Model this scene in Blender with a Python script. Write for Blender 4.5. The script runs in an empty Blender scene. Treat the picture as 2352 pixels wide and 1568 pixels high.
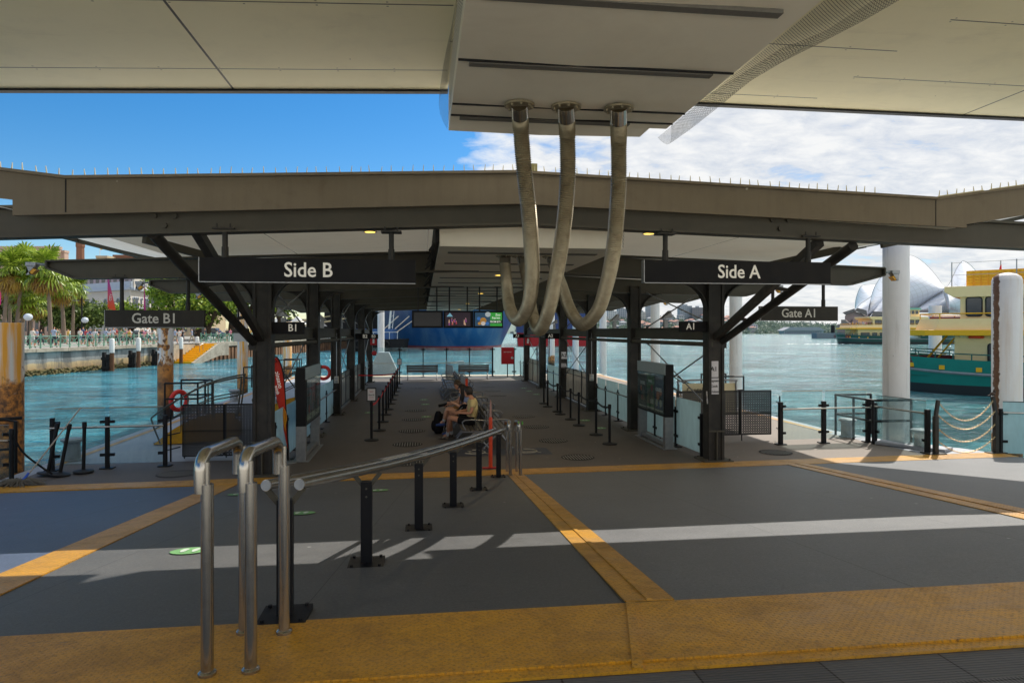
import bpy, bmesh, math, random
from math import sin, cos, pi, radians, atan, sqrt, tan
from mathutils import Vector, Matrix, noise
V = Vector
RND = random.Random(11)
SC = bpy.context.scene
COL = SC.collection
# ------------------------------------------------------------------ view geometry: measured from the photograph
FPX, HOR, HC = 1568.0, 760.0, 2.72
YAW = atan((1176 - 970) / FPX)
CY, SY = cos(YAW), sin(YAW)
def CF(r, fw, z=0.0):                      # metres right / forward of the viewpoint -> world
    return V((CY * r + SY * fw, -SY * r + CY * fw, z))
def ray(px, py):
    d = CF((px - 1176) / FPX, 1.0)
    d.z = (HOR - py) / FPX
    return d
def pf(px, py, fw):                        # sight line at a forward distance
    return V((0, 0, HC)) + ray(px, py) * fw
def atZ(px, py, z):
    d = ray(px, py); return V((0, 0, HC)) + d * ((z - HC) / d.z)
def atY(px, py, Y):
    d = ray(px, py); return V((0, 0, HC)) + d * (Y / d.y)
def atX(px, py, X):
    d = ray(px, py); return V((0, 0, HC)) + d * (X / d.x)
RY0, RZ0, RY1 = 3.77, 1.16, 12.9           # gangway slope
def rampz(y): return max(0.0, min(RZ0, RZ0 * (RY1 - y) / (RY1 - RY0)))
def atR(px, py):
    m = -RZ0 / (RY1 - RY0); d = ray(px, py)
    t = (RZ0 - m * RY0 - HC) / (d.z - m * d.y)
    return V((0, 0, HC)) + d * t
WATER = -0.9
# ------------------------------------------------------------------ mesh builder
class MB:
    def __init__(s): s.v = []; s.f = []; s.mi = []
    def add(s, vs, fs, mi=0):
        n = len(s.v); s.v += [tuple(p) for p in vs]
        s.f += [tuple(i + n for i in f) for f in fs]; s.mi += [mi] * len(fs)
        return s
    def box(s, x0, x1, y0, y1, z0, z1, mi=0):
        return s.add([(x0,y0,z0),(x1,y0,z0),(x1,y1,z0),(x0,y1,z0),(x0,y0,z1),(x1,y0,z1),(x1,y1,z1),(x0,y1,z1)],
                     [(0,3,2,1),(4,5,6,7),(0,1,5,4),(1,2,6,5),(2,3,7,6),(3,0,4,7)], mi)
    def bar(s, p, q, w, h, up=(0,0,1), mi=0):
        p, q = V(p), V(q); d = (q - p).normalized(); up = V(up)
        a = d.cross(up)
        if a.length < 1e-4: a = d.cross(V((0,1,0)))
        a.normalize(); b = a.cross(d).normalized()
        a *= w / 2; b *= h / 2
        return s.add([p-a-b, p+a-b, p+a+b, p-a+b, q-a-b, q+a-b, q+a+b, q-a+b],
                     [(0,3,2,1),(4,5,6,7),(0,1,5,4),(1,2,6,5),(2,3,7,6),(3,0,4,7)], mi)
    def tube(s, pts, r, seg=8, mi=0, cap=True, closed=False):
        pts = [V(p) for p in pts]; n = len(pts)
        rr = r if isinstance(r, (list, tuple)) else [r] * n
        t0 = (pts[1] - pts[0]).normalized()
        a = t0.cross(V((0,0,1)))
        if a.length < 1e-3: a = t0.cross(V((1,0,0)))
        a.normalize(); vs = []; fs = []
        for i in range(n):
            if closed: t = (pts[(i+1) % n] - pts[i-1])
            elif i == 0: t = pts[1] - pts[0]
            elif i == n-1: t = pts[-1] - pts[-2]
            else: t = pts[i+1] - pts[i-1]
            t.normalize(); a = a - t * a.dot(t)
            if a.length < 1e-5: a = t.cross(V((0.3,0.5,0.8)))
            a.normalize(); b = t.cross(a)
            for k in range(seg):
                an = 2 * pi * k / seg
                vs.append(pts[i] + (a * cos(an) + b * sin(an)) * rr[i])
        m = n if closed else n - 1
        for i in range(m):
            for k in range(seg):
                i2 = (i + 1) % n; k2 = (k + 1) % seg
                fs.append((i*seg+k, i*seg+k2, i2*seg+k2, i2*seg+k))
        if cap and not closed:
            fs.append(tuple(range(seg-1, -1, -1))); fs.append(tuple((n-1)*seg + k for k in range(seg)))
        return s.add(vs, fs, mi)
    def cyl(s, p, q, r, seg=12, r2=None, mi=0):
        return s.tube([p, q], [r, r if r2 is None else r2], seg, mi)
    def lathe(s, prof, seg=16, c=(0,0), mi=0):
        vs = []; fs = []; n = len(prof)
        for r, z in prof:
            for k in range(seg):
                an = 2*pi*k/seg; vs.append((c[0] + r*cos(an), c[1] + r*sin(an), z))
        for i in range(n-1):
            for k in range(seg):
                k2 = (k+1) % seg; fs.append((i*seg+k, i*seg+k2, (i+1)*seg+k2, (i+1)*seg+k))
        fs.append(tuple(range(seg-1,-1,-1))); fs.append(tuple((n-1)*seg+k for k in range(seg)))
        return s.add(vs, fs, mi)
    def prism(s, poly, plane, a, b, mi=0):
        m = {'xz': lambda p, t: (p[0], t, p[1]), 'yz': lambda p, t: (t, p[0], p[1]), 'xy': lambda p, t: (p[0], p[1], t)}[plane]
        n = len(poly); vs = [m(p, a) for p in poly] + [m(p, b) for p in poly]
        fs = [tuple(range(n-1,-1,-1)), tuple(range(n, 2*n))] + [(i, (i+1) % n, n+(i+1) % n, n+i) for i in range(n)]
        return s.add(vs, fs, mi)
    def quad(s, a, b, c, d, mi=0): return s.add([a,b,c,d], [(0,1,2,3)], mi)
    def poly(s, ps, mi=0): return s.add(ps, [tuple(range(len(ps)))], mi)
    def grid(s, fn, nu, nv, mi=0):
        vs = [fn(i/nu, j/nv) for i in range(nu+1) for j in range(nv+1)]; w = nv+1
        return s.add(vs, [(i*w+j, (i+1)*w+j, (i+1)*w+j+1, i*w+j+1) for i in range(nu) for j in range(nv)], mi)
    def ball(s, c, r, seg=14, rings=9, sc=(1,1,1), mi=0):
        c = V(c); vs = [c + V((0,0,-r*sc[2]))]; fs = []
        for i in range(1, rings):
            th = -pi/2 + pi*i/rings
            for k in range(seg):
                an = 2*pi*k/seg; vs.append(c + V((r*cos(th)*cos(an)*sc[0], r*cos(th)*sin(an)*sc[1], r*sin(th)*sc[2])))
        vs.append(c + V((0,0,r*sc[2]))); top = len(vs)-1
        for k in range(seg):
            k2 = (k+1) % seg
            fs.append((0, 1+k2, 1+k)); fs.append((top, top-seg+k, top-seg+k2))
            for i in range(rings-2): fs.append((1+i*seg+k, 1+i*seg+k2, 1+(i+1)*seg+k2, 1+(i+1)*seg+k))
        return s.add(vs, fs, mi)
    def ring(s, c, R, r, axis='y', seg=24, sub=8, mi=0):
        c = V(c); pts = []
        for k in range(seg):
            a = 2*pi*k/seg
            pts.append(c + (V((R*cos(a), 0, R*sin(a))) if axis == 'y' else V((0, R*cos(a), R*sin(a))) if axis == 'x' else V((R*cos(a), R*sin(a), 0))))
        return s.tube(pts, r, sub, mi, closed=True)
    def xf(s, M):
        s.v = [tuple(M @ V(p)) for p in s.v]; return s
    def build(s, name, mats, parent=None, W=False, smooth=None, fix=True, bevel=0):
        me = bpy.data.meshes.new(name)
        me.from_pydata(s.v, [], s.f); me.update()
        return finish(me, name, mats, parent, W, smooth, fix, s.mi, bevel)
def finish(me, name, mats, parent, W, smooth, fix, mi=None, bevel=0):
    if not isinstance(mats, (list, tuple)): mats = [mats]
    for m in mats: me.materials.append(m)
    if mi is not None and any(mi): me.polygons.foreach_set('material_index', mi)
    if fix or bevel:
        bm = bmesh.new(); bm.from_mesh(me)
        if fix: bmesh.ops.recalc_face_normals(bm, faces=bm.faces)
        if bevel:
            es = [e for e in bm.edges if len(e.link_faces) == 2 and e.calc_face_angle(0) > 0.6]
            bmesh.ops.bevel(bm, geom=es, offset=bevel, segments=2, affect='EDGES', profile=0.6)
        bm.to_mesh(me); bm.free()
    if smooth:
        me.polygons.foreach_set('use_smooth', [True] * len(me.polygons)); me.set_sharp_from_angle(angle=radians(smooth))
    o = bpy.data.objects.new(name, me); COL.objects.link(o)
    if parent is not None:
        o.parent = parent
        if W:
            root = parent
            while root.parent: root = root.parent
            me.transform(root.matrix_basis.inverted())
    return o
def tag(o, label=None, cat=None, group=None, kind=None):
    if label: o['label'] = label
    if cat: o['category'] = cat
    if group: o['group'] = group
    if kind: o['kind'] = kind
    return o
def thing(name, label, cat, loc=(0,0,0), rz=0.0, group=None):
    o = bpy.data.objects.new(name, None); COL.objects.link(o)
    o.location = loc; o.rotation_euler = (0,0,rz); o.empty_display_size = 0.2
    return tag(o, label, cat, group)
def struct(o): o['kind'] = 'structure'; return o
def dup(o, loc=None, rz=None, label=None, parent=None, scale=None):
    c = o.copy(); COL.objects.link(c)
    if parent is not None: c.parent = parent
    if loc is not None: c.location = loc
    if rz is not None: c.rotation_euler = (0,0,rz)
    if scale is not None: c.scale = (scale,)*3
    if label: c['label'] = label
    for ch in list(o.children): dup(ch, parent=c)
    return c
FACE_CAM = Matrix.Rotation(pi/2, 4, 'X')
FACE_PX = Matrix.Rotation(pi/2, 4, 'Z') @ FACE_CAM         # faces +X
FACE_NX = Matrix.Rotation(-pi/2, 4, 'Z') @ FACE_CAM        # faces -X
def text(body, size, loc, mat, parent, face=FACE_CAM, mirror=False, bold=0.012, ext=0.002, W=True, sx=0.92, name='lettering', align='CENTER'):
    cu = bpy.data.curves.new('txt', 'FONT'); cu.body = body; cu.size = size; cu.align_x = align; cu.align_y = 'CENTER'
    cu.extrude = ext; cu.offset = bold * size; cu.resolution_u = 3
    ob = bpy.data.objects.new('txt', cu); COL.objects.link(ob)
    dg = bpy.context.evaluated_depsgraph_get(); dg.update()
    me = bpy.data.meshes.new_from_object(ob.evaluated_get(dg))
    bpy.data.objects.remove(ob); bpy.data.curves.remove(cu)
    me.transform(Matrix.Translation(V(loc)) @ face @ Matrix.Diagonal((-sx if mirror else sx, 1, 1, 1)))
    me.materials.clear(); me.name = name
    return finish(me, name, mat, parent, W, None, False)
# ------------------------------------------------------------------ materials
class NT:
    def __init__(s, tree): s.t = tree; s.n = tree.nodes; s.l = tree.links
    def __call__(s, typ, attrs=None, **ins):
        n = s.n.new(typ)
        for k, v in (attrs or {}).items(): setattr(n, k, v)
        for k, v in ins.items():
            k = int(k[1:]) if k[0] == '_' and k[1:].isdigit() else k.replace('_', ' ')
            sock = n.inputs[k]
            if isinstance(v, bpy.types.NodeSocket): s.l.new(v, sock)
            else: sock.default_value = v
        return n
    def math(s, op, a, b=0.0, clamp=False): return s('ShaderNodeMath', {'operation': op, 'use_clamp': clamp}, _0=a, _1=b).outputs[0]
    def mix(s, fac, a, b, mode='MIX'):
        n = s.n.new('ShaderNodeMix'); n.data_type = 'RGBA'; n.blend_type = mode
        for i, v in ((0, fac), (6, a), (7, b)):
            if isinstance(v, bpy.types.NodeSocket): s.l.new(v, n.inputs[i])
            else: n.inputs[i].default_value = v if i == 0 else (v if len(v) == 4 else (*v, 1))
        return n.outputs[2]
    def ramp(s, fac, stops, interp='LINEAR'):
        n = s.n.new('ShaderNodeValToRGB'); n.color_ramp.interpolation = interp; s.l.new(fac, n.inputs[0])
        e = n.color_ramp.elements
        while len(e) < len(stops): e.new(0.5)
        for x, (p, c) in zip(e, stops):
            x.position = p; x.color = (c, c, c, 1) if isinstance(c, (int, float)) else (*c[:3], 1)
        return n.outputs[0]
    def noise(s, vec, scale, detail=4, rough=0.55, dist=0.0, out=0):
        return s('ShaderNodeTexNoise', None, Vector=vec, Scale=scale, Detail=detail, Roughness=rough, Distortion=dist).outputs[out]
    def mapv(s, vec, sc=(1,1,1), loc=(0,0,0)):
        return s('ShaderNodeMapping', None, Vector=vec, Scale=sc, Location=loc).outputs[0]
    def sep(s, vec): return s('ShaderNodeSeparateXYZ', None, Vector=vec).outputs
    def obj(s): return s('ShaderNodeTexCoord').outputs['Object']
    def pos(s): return s('ShaderNodeNewGeometry').outputs['Position']
    def bump(s, h, strength=0.3, dist=0.02): return s('ShaderNodeBump', None, Height=h, Strength=strength, Distance=dist).outputs[0]
def new_mat(name):
    m = bpy.data.materials.new(name); m.use_nodes = True; m.node_tree.nodes.clear()
    t = NT(m.node_tree); out = t('ShaderNodeOutputMaterial')
    return m, t, out
def bsdf(t, out, col, rough=0.5, metal=0.0, normal=None, spec=0.5, emit=None, estr=0.0, alpha=None, coat=0.0, sub=None):
    c = col if isinstance(col, bpy.types.NodeSocket) else (*col[:3], 1)
    p = t('ShaderNodeBsdfPrincipled', None, Base_Color=c, Roughness=rough, Metallic=metal)
    p.inputs['Specular IOR Level'].default_value = spec
    if normal is not None: t.l.new(normal, p.inputs['Normal'])
    if coat: p.inputs['Coat Weight'].default_value = coat
    if emit is not None:
        p.inputs['Emission Color'].default_value = (*emit, 1); p.inputs['Emission Strength'].default_value = estr
    if alpha is not None: t.l.new(alpha, p.inputs['Alpha'])
    if out is not None: t.l.new(p.outputs[0], out.inputs[0])
    return p
def mul(c, k): return tuple(min(1.0, x * k) for x in c)
def pm(name, col, rough=0.55, metal=0.0, var=0.18, scale=6.0, bump=0.0, bscale=80.0, spec=0.4, dirt=None, dscale=2.0, damt=0.5, emit=None, estr=0.0, space='obj', coat=0.0):
    m, t, out = new_mat(name)
    v = t.obj() if space == 'obj' else t.pos()
    c = t.mix(t.noise(v, scale, 5), mul(col, 1 - var), mul(col, 1 + var))
    if dirt:
        d = t.ramp(t.noise(v, dscale, 8, 0.68, 0.4), [(0.45, 0.0), (0.72, 1.0)])
        c = t.mix(t.math('MULTIPLY', d, damt), c, dirt)
    nr = t.bump(t.noise(v, bscale, 4), bump, 0.01) if bump else None
    rg = t.math('ADD', t.math('MULTIPLY', t.noise(v, scale * 2.3, 3), 0.2), rough - 0.1)
    bsdf(t, out, c, rg, metal, nr, spec, emit, estr, coat=coat)
    return m
def srgb(r, g, b):
    f = lambda x: (x/255/12.92) if x <= 10 else ((x/255 + 0.055)/1.055) ** 2.4
    return (f(r), f(g), f(b))
M = {}
def fascia_mat():
    m, t, out = new_mat('weathered_fascia'); v = t.pos()
    c = t.mix(t.noise(v, 1.4, 6, 0.6), (0.145, 0.118, 0.078), (0.225, 0.185, 0.13))
    drip = t.ramp(t.noise(t.mapv(v, (5, 5, 0.45)), 1.5, 7, 0.7), [(0.48, 0.0), (0.70, 1.0)]); c = t.mix(t.math('MULTIPLY', drip, 0.22), c, (0.085, 0.068, 0.045))
    blot = t.ramp(t.noise(v, 2.2, 9, 0.75, 0.5), [(0.55, 0.0), (0.72, 1.0)]); c = t.mix(t.math('MULTIPLY', blot, 0.5), c, (0.12, 0.09, 0.055))
    sp = t.ramp(t('ShaderNodeTexVoronoi', None, Vector=v, Scale=1.3).outputs[0], [(0.020, 1.0), (0.030, 0.0)]); c = t.mix(t.math('MULTIPLY', sp, 0.8), c, (0.62, 0.6, 0.52))
    bsdf(t, out, c, 0.6, 0, t.bump(t.noise(v, 30, 5), 0.08, 0.01), 0.25); return m
M['steel'] = pm('charcoal_steel', (0.088, 0.081, 0.063), 0.6, 0, 0.2, 3, 0.08, 90, 0.25, dirt=(0.11, 0.095, 0.07), dscale=1.7, damt=0.55)
M['column'] = pm('column_paint', (0.032, 0.031, 0.028), 0.55, 0, 0.18, 4, 0.05, 90, 0.25, dirt=(0.12, 0.1, 0.08), dscale=2.5, damt=0.35)
M['fascia'] = pm('fascia_paint', (0.235, 0.20, 0.145), 0.6, 0, 0.18, 1.6, 0.06, 60, 0.25, dirt=(0.10, 0.08, 0.052), dscale=1.1, damt=0.8)
M['black'] = pm('black_powdercoat', (0.011, 0.011, 0.013), 0.5, 0, 0.2, 8, 0.04, 160, 0.22)
M['blackm'] = pm('matt_black', (0.012, 0.012, 0.013), 0.7, 0, 0.25, 12, 0.05, 60, 0.3)
M['sign'] = pm('sign_panel', (0.013, 0.013, 0.015), 0.6, 0, 0.15, 3, 0, 80, 0.15, dirt=(0.028, 0.025, 0.02), dscale=1.5, damt=0.4)
M['sign2'] = pm('grey_sign_panel', (0.045, 0.042, 0.036), 0.6, 0, 0.2, 2, 0, 80, 0.15, dirt=(0.075, 0.066, 0.05), dscale=1.5, damt=0.5)
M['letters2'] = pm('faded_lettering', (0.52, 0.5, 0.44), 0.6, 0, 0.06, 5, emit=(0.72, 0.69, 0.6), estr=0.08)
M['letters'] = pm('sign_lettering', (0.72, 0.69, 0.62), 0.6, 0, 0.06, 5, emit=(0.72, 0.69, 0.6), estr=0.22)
M['inktext'] = pm('printed_ink', (0.03, 0.03, 0.03), 0.7)
M['paper'] = pm('white_paper', (0.72, 0.7, 0.72), 0.75, 0, 0.06, 6, 0.1, 10)
M['alu'] = pm('brushed_aluminium', (0.24, 0.24, 0.245), 0.38, 0.85, 0.12, 10, 0.03, 120)
M['gal'] = pm('galvanised_steel', (0.32, 0.33, 0.34), 0.45, 0.7, 0.25, 14, 0.04, 90)
M['white'] = pm('white_paint', (0.78, 0.78, 0.76), 0.5, 0, 0.06, 4, 0.02, 50, dirt=(0.45, 0.42, 0.36), dscale=2, damt=0.35)
M['panel'] = pm('bulkhead_panel', (0.90, 0.83, 0.68), 0.55, 0, 0.05, 1.2, 0.02, 30, 0.3, dirt=(0.7, 0.62, 0.48), dscale=0.9, damt=0.4)
M['slot'] = pm('grey_vent_slot', (0.16, 0.15, 0.13), 0.8, 0, 0.2, 40)
M['red'] = pm('red_paint', srgb(178, 22, 34), 0.4, 0, 0.1, 6, dirt=(0.2, 0.02, 0.02), damt=0.3)
M['belt'] = pm('red_webbing', srgb(205, 40, 48), 0.75, 0, 0.1, 40, 0.1, 200)
M['orange'] = pm('orange_plastic', srgb(225, 70, 25), 0.45, 0, 0.1, 6)
M['yellow'] = pm('yellow_paint', srgb(222, 160, 25), 0.55, 0, 0.12, 5, 0.05, 50, dirt=(0.25, 0.13, 0.04), dscale=3, damt=0.5)
M['timber'] = pm('bench_timber', (0.075, 0.048, 0.032), 0.5, 0, 0.35, 14, 0.08, 60, 0.5)
M['slat'] = pm('bench_slat', (0.10, 0.088, 0.075), 0.36, 0.1, 0.25, 12, 0.05, 60, 0.6)
M['rubberbase'] = pm('rubber_base', (0.02, 0.02, 0.022), 0.6, 0, 0.3, 10, 0.05, 80)
M['greendot'] = pm('green_sticker', srgb(120, 175, 110), 0.6, 0, 0.15, 10, dirt=(0.1, 0.18, 0.1), dscale=5, damt=0.6)
M['dotprint'] = pm('sticker_print', (0.6, 0.68, 0.58), 0.6)
M['granite'] = pm('coping_stone', (0.40, 0.36, 0.29), 0.85, 0, 0.25, 3, 0.3, 14, 0.2, dirt=(0.12, 0.1, 0.08), dscale=0.9, damt=0.7)
M['paving'] = pm('promenade_paving', (0.30, 0.29, 0.27), 0.85, 0, 0.1, 0.6, 0.1, 8, 0.2)
M['forecourt'] = pm('forecourt_paving', (0.80, 0.76, 0.66), 0.85, 0, 0.08, 0.6, 0.1, 8, 0.2)  # unseen paving behind the view, made pale to bounce light upward
M['brick'] = pm('chimney_brick', (0.24, 0.12, 0.075), 0.85, 0, 0.25, 2.0, 0.2, 8, 0.2)
M['stucco'] = pm('cream_stucco', (0.62, 0.58, 0.52), 0.85, 0, 0.06, 0.5, 0.05, 6, 0.2, dirt=(0.4, 0.37, 0.33), dscale=0.25, damt=0.4)
M['pinkst'] = pm('pink_render', (0.52, 0.37, 0.29), 0.85, 0, 0.06, 0.3, 0, 6, 0.2)
M['bluetrim'] = pm('blue_grey_trim', (0.42, 0.48, 0.56), 0.7, 0, 0.06, 1)
M['dkglass'] = pm('dark_window_glass', (0.03, 0.04, 0.05), 0.12, 0, 0.3, 1.5, 0, 8, 0.7)
M['sandstone'] = pm('sandstone', (0.50, 0.41, 0.27), 0.85, 0, 0.15, 0.5, 0.1, 6, 0.2)
M['greenpaint'] = pm('railing_green', srgb(105, 150, 128), 0.5, 0, 0.2, 5)
M['trunk'] = pm('palm_trunk', (0.21, 0.165, 0.125), 0.9, 0, 0.3, 3, 0.4, 14, 0.15)
M['bark'] = pm('dark_bark', (0.075, 0.055, 0.04), 0.9, 0, 0.3, 3, 0.3, 10, 0.15)
M['globe'] = pm('opal_globe', (0.55, 0.62, 0.70), 0.15, 0, 0.03, 2, 0, 5, 0.6)
M['fyellow'] = pm('ferry_cream', (0.98, 0.72, 0.35), 0.45, 0, 0.04, 0.6, 0, 20, 0.4, dirt=(0.75, 0.52, 0.2), dscale=0.6, damt=0.35)
M['fband'] = pm('ferry_yellow_band', srgb(240, 178, 20), 0.4, 0, 0.05, 1)
M['fred'] = pm('maroon_seating', srgb(120, 45, 45), 0.6, 0, 0.15, 4)
M['fgreen2'] = pm('ferry_green_rail', srgb(25, 95, 85), 0.5)
M['strake'] = pm('rubbing_strake', (0.26, 0.28, 0.28), 0.7, 0, 0.4, 3, 0.1, 12)
M['skin'] = pm('skin', srgb(205, 150, 122), 0.55, 0, 0.06, 12, 0.02, 150, 0.35)
M['skin2'] = pm('fair_skin', srgb(216, 165, 138), 0.55, 0, 0.06, 12, 0.02, 150, 0.35)
M['hair'] = pm('dark_brown_hair', (0.022, 0.014, 0.01), 0.5, 0, 0.4, 60, 0.4, 120, 0.5)
M['hair2'] = pm('light_brown_hair', (0.085, 0.05, 0.025), 0.5, 0, 0.4, 60, 0.4, 120, 0.5)
M['tee'] = pm('pale_yellow_cotton', srgb(220, 200, 145), 0.85, 0, 0.07, 12, 0.15, 30, 0.15)
M['bluecloth'] = pm('blue_patterned_cotton', srgb(105, 120, 165), 0.85, 0, 0.5, 45, 0.1, 40, 0.15, dirt=srgb(200, 205, 215), dscale=40, damt=0.9)
M['greycloth'] = pm('pale_grey_cotton', srgb(150, 150, 160), 0.85, 0, 0.1, 12, 0.1, 30, 0.15)
M['blackcloth'] = pm('black_fabric', (0.012, 0.012, 0.014), 0.85, 0, 0.3, 20, 0.15, 60, 0.2)
M['tan'] = pm('tan_shorts', srgb(150, 110, 65), 0.85, 0, 0.1, 15, 0.1, 40, 0.15)
M['whitecloth'] = pm('white_sock', (0.7, 0.7, 0.72), 0.85, 0, 0.05, 20)
M['bluesho'] = pm('blue_shoe', srgb(50, 75, 135), 0.7, 0, 0.1, 20)
M['brownshoe'] = pm('black_brown_shoe', srgb(40, 30, 28), 0.5, 0, 0.6, 30, dirt=(0.45, 0.36, 0.26), dscale=16, damt=1.0)
M['canvas'] = pm('cream_canvas', srgb(222, 208, 170), 0.8, 0, 0.07, 5, 0.08, 30, 0.2)
M['rope'] = pm('pale_rope', (0.55, 0.5, 0.42), 0.8)
M['brass'] = pm('chain_metal', (0.55, 0.42, 0.24), 0.28, 1.0, 0.25, 30)
M['mop'] = pm('mop_string', (0.17, 0.155, 0.125), 0.95, 0, 0.4, 40)
M['bluepl'] = pm('blue_plastic', srgb(40, 90, 200), 0.45)
M['mophandle'] = pm('pale_wood', (0.42, 0.37, 0.32), 0.7)
M['tarp'] = pm('weathered_white', (0.6, 0.6, 0.6), 0.7, 0, 0.1, 1)
M['lampglow'] = pm('warm_lamp_glow', (0.9, 0.7, 0.2), 0.5, emit=(1.0, 0.62, 0.10), estr=3.0)
M['floodglow'] = pm('amber_lens', srgb(225, 160, 30), 0.4)
M['bollard'] = pm('bollard_paint', (0.34, 0.36, 0.38), 0.6, 0, 0.2, 5, 0.1, 30, dirt=(0.16, 0.13, 0.1), dscale=3, damt=0.6)
# weathered ceiling sheets with fine joints
def ceiling_mat(name, col, jx, jy, ox=0.0, oy=0.0, stag=True):
    m, t, out = new_mat(name); v = t.pos(); x, y, z = t.sep(v)
    c = t.mix(t.noise(v, 0.6, 4), mul(col, 0.93), mul(col, 1.05))
    c = t.mix(t.math('MULTIPLY', t.ramp(t.noise(v, 1.7, 8, 0.7), [(0.5, 0.0), (0.75, 1.0)]), 0.35), c, mul(col, 0.72))
    fx = t.math('DIVIDE', t.math('ADD', x, ox), jx); col_i = t.math('FLOOR', fx)
    gx = t.math('MULTIPLY', t.math('ABSOLUTE', t.math('SUBTRACT', t.math('FRACT', fx), 0.5)), jx)
    yy = t.math('ADD', t.math('ADD', y, oy), t.math('MULTIPLY', t.math('MODULO', t.math('ABSOLUTE', col_i), 2.0), jy * 0.5 if stag else 0.0))
    gy = t.math('MULTIPLY', t.math('ABSOLUTE', t.math('SUBTRACT', t.math('FRACT', t.math('DIVIDE', yy, jy)), 0.5)), jy)
    ln = t.math('MAXIMUM', t.math('LESS_THAN', gx, 0.012), t.math('LESS_THAN', gy, 0.009))
    c = t.mix(ln, c, (0.05, 0.045, 0.035))
    spots = t.ramp(t('ShaderNodeTexVoronoi', None, Vector=v, Scale=2.1).outputs[0], [(0.012, 1.0), (0.02, 0.0)])
    c = t.mix(spots, c, (0.1, 0.08, 0.06))
    sx_ = t.math('LESS_THAN', t.math('ABSOLUTE', t.math('SUBTRACT', t.math('FRACT', t.math('DIVIDE', x, 0.6)), 0.5)), 0.016)
    sg = t.math('MULTIPLY', sx_, t.math('MULTIPLY', t.math('GREATER_THAN', gy, 0.03), t.math('LESS_THAN', gy, 0.048)))
    c = t.mix(t.math('MULTIPLY', sg, 0.7), c, (0.12, 0.10, 0.07))
    run = t.ramp(t.noise(t.mapv(v, (0.5, 3.0, 1)), 1.2, 7, 0.7, 0.5), [(0.56, 0.0), (0.72, 1.0)])
    c = t.mix(t.math('MULTIPLY', run, 0.22), c, (0.42, 0.33, 0.2))
    bsdf(t, out, c, 0.5, 0, None, 0.35); return m
M['ceil'] = ceiling_mat('canopy_sheet', (0.90, 0.82, 0.55), 4.8, 1.5, -0.27, 0.0)
M['ceilp'] = ceiling_mat('pontoon_ceiling_sheet', (0.91, 0.86, 0.72), 2.6, 4.65, 1.2, 1.4, False)
def ground_mat(name, base, dark, light, rough, sc, bump, spec=0.4, seam=None, slate=False):
    m, t, out = new_mat(name); v = t.pos()
    big = t.noise(v, 0.45 * sc, 6, 0.6, 0.6); med = t.noise(v, 3.2 * sc, 6, 0.65); fine = t.noise(v, 55, 6, 0.85)
    c = t.mix(big, dark, base)
    c = t.mix(t.math('MULTIPLY', t.ramp(med, [(0.42, 0.0), (0.75, 1.0)]), 0.35), c, light)
    c = t.mix(t.math('MULTIPLY', t.ramp(fine, [(0.3, 1.0), (0.5, 0.0)]), 0.65), c, mul(dark, 0.45))
    c = t.mix(t.math('MULTIPLY', t.ramp(fine, [(0.56, 0.0), (0.72, 1.0)]), 0.6), c, mul(light, 1.5))
    scuff = t.ramp(t.noise(t.mapv(v, (0.8, 3.5, 1)), 2.2, 8, 0.75, 1.2), [(0.60, 0.0), (0.72, 1.0)])
    c = t.mix(t.math('MULTIPLY', scuff, 0.55), c, mul(dark, 0.45))
    if seam:
        sx_, sy_, sz_ = t.sep(v); sl = t.math('LESS_THAN', t.math('ABSOLUTE', t.math('SUBTRACT', t.math('FRACT', t.math('DIVIDE', t.math('ADD', sx_, t.math('MULTIPLY', sy_, -0.06)), seam)), 0.5)), 0.0035/seam)
        c = t.mix(t.math('MULTIPLY', sl, 0.75), c, mul(dark, 0.35))
    scr = t.ramp(t.noise(t.mapv(v, (7, 0.7, 1), (2, 9, 0)), 1.6, 9, 0.8, 2.0), [(0.66, 0.0), (0.70, 1.0)])
    c = t.mix(t.math('MULTIPLY', scr, 0.35), c, mul(light, 1.25))
    gum = t.ramp(t('ShaderNodeTexVoronoi', None, Vector=v, Scale=1.6).outputs[0], [(0.022, 1.0), (0.034, 0.0)])
    c = t.mix(t.math('MULTIPLY', gum, 0.85), c, mul(light, 2.2))
    if slate:                                            # outer leaf tinted blue: sky reflection put into the rubber colour
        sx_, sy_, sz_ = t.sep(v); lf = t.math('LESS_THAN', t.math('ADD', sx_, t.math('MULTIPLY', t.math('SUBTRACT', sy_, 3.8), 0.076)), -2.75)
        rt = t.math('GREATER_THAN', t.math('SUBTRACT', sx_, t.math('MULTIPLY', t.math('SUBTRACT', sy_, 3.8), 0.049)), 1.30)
        c = t.mix(rt, t.mix(1.0, c, (0.80, 0.80, 0.80), 'MULTIPLY'), t.mix(1.0, c, (1.12, 1.14, 1.2), 'MULTIPLY'))  # middle leaf darkened, right leaf lightened: sky glare painted into the colour
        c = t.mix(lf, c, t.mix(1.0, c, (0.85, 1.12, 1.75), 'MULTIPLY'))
    rg = t.math('ADD', t.math('MULTIPLY', med, 0.22), rough - 0.11)
    bsdf(t, out, c, rg, 0, t.bump(t.math('ADD', fine, t.math('MULTIPLY', med, 0.5)), bump, 0.004), spec); return m
M['ramp'] = ground_mat('gangway_rubber', (0.158, 0.156, 0.154), (0.10, 0.10, 0.101), (0.225, 0.222, 0.215), 0.55, 1.0, 0.6, 0.4, 1.83, True)
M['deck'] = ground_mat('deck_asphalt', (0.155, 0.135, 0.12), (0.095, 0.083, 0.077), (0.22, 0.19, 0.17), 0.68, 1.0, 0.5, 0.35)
M['deckc'] = ground_mat('deck_painted_steel', (0.42, 0.44, 0.47), (0.27, 0.29, 0.33), (0.52, 0.53, 0.55), 0.65, 1.2, 0.2, 0.35)
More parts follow.
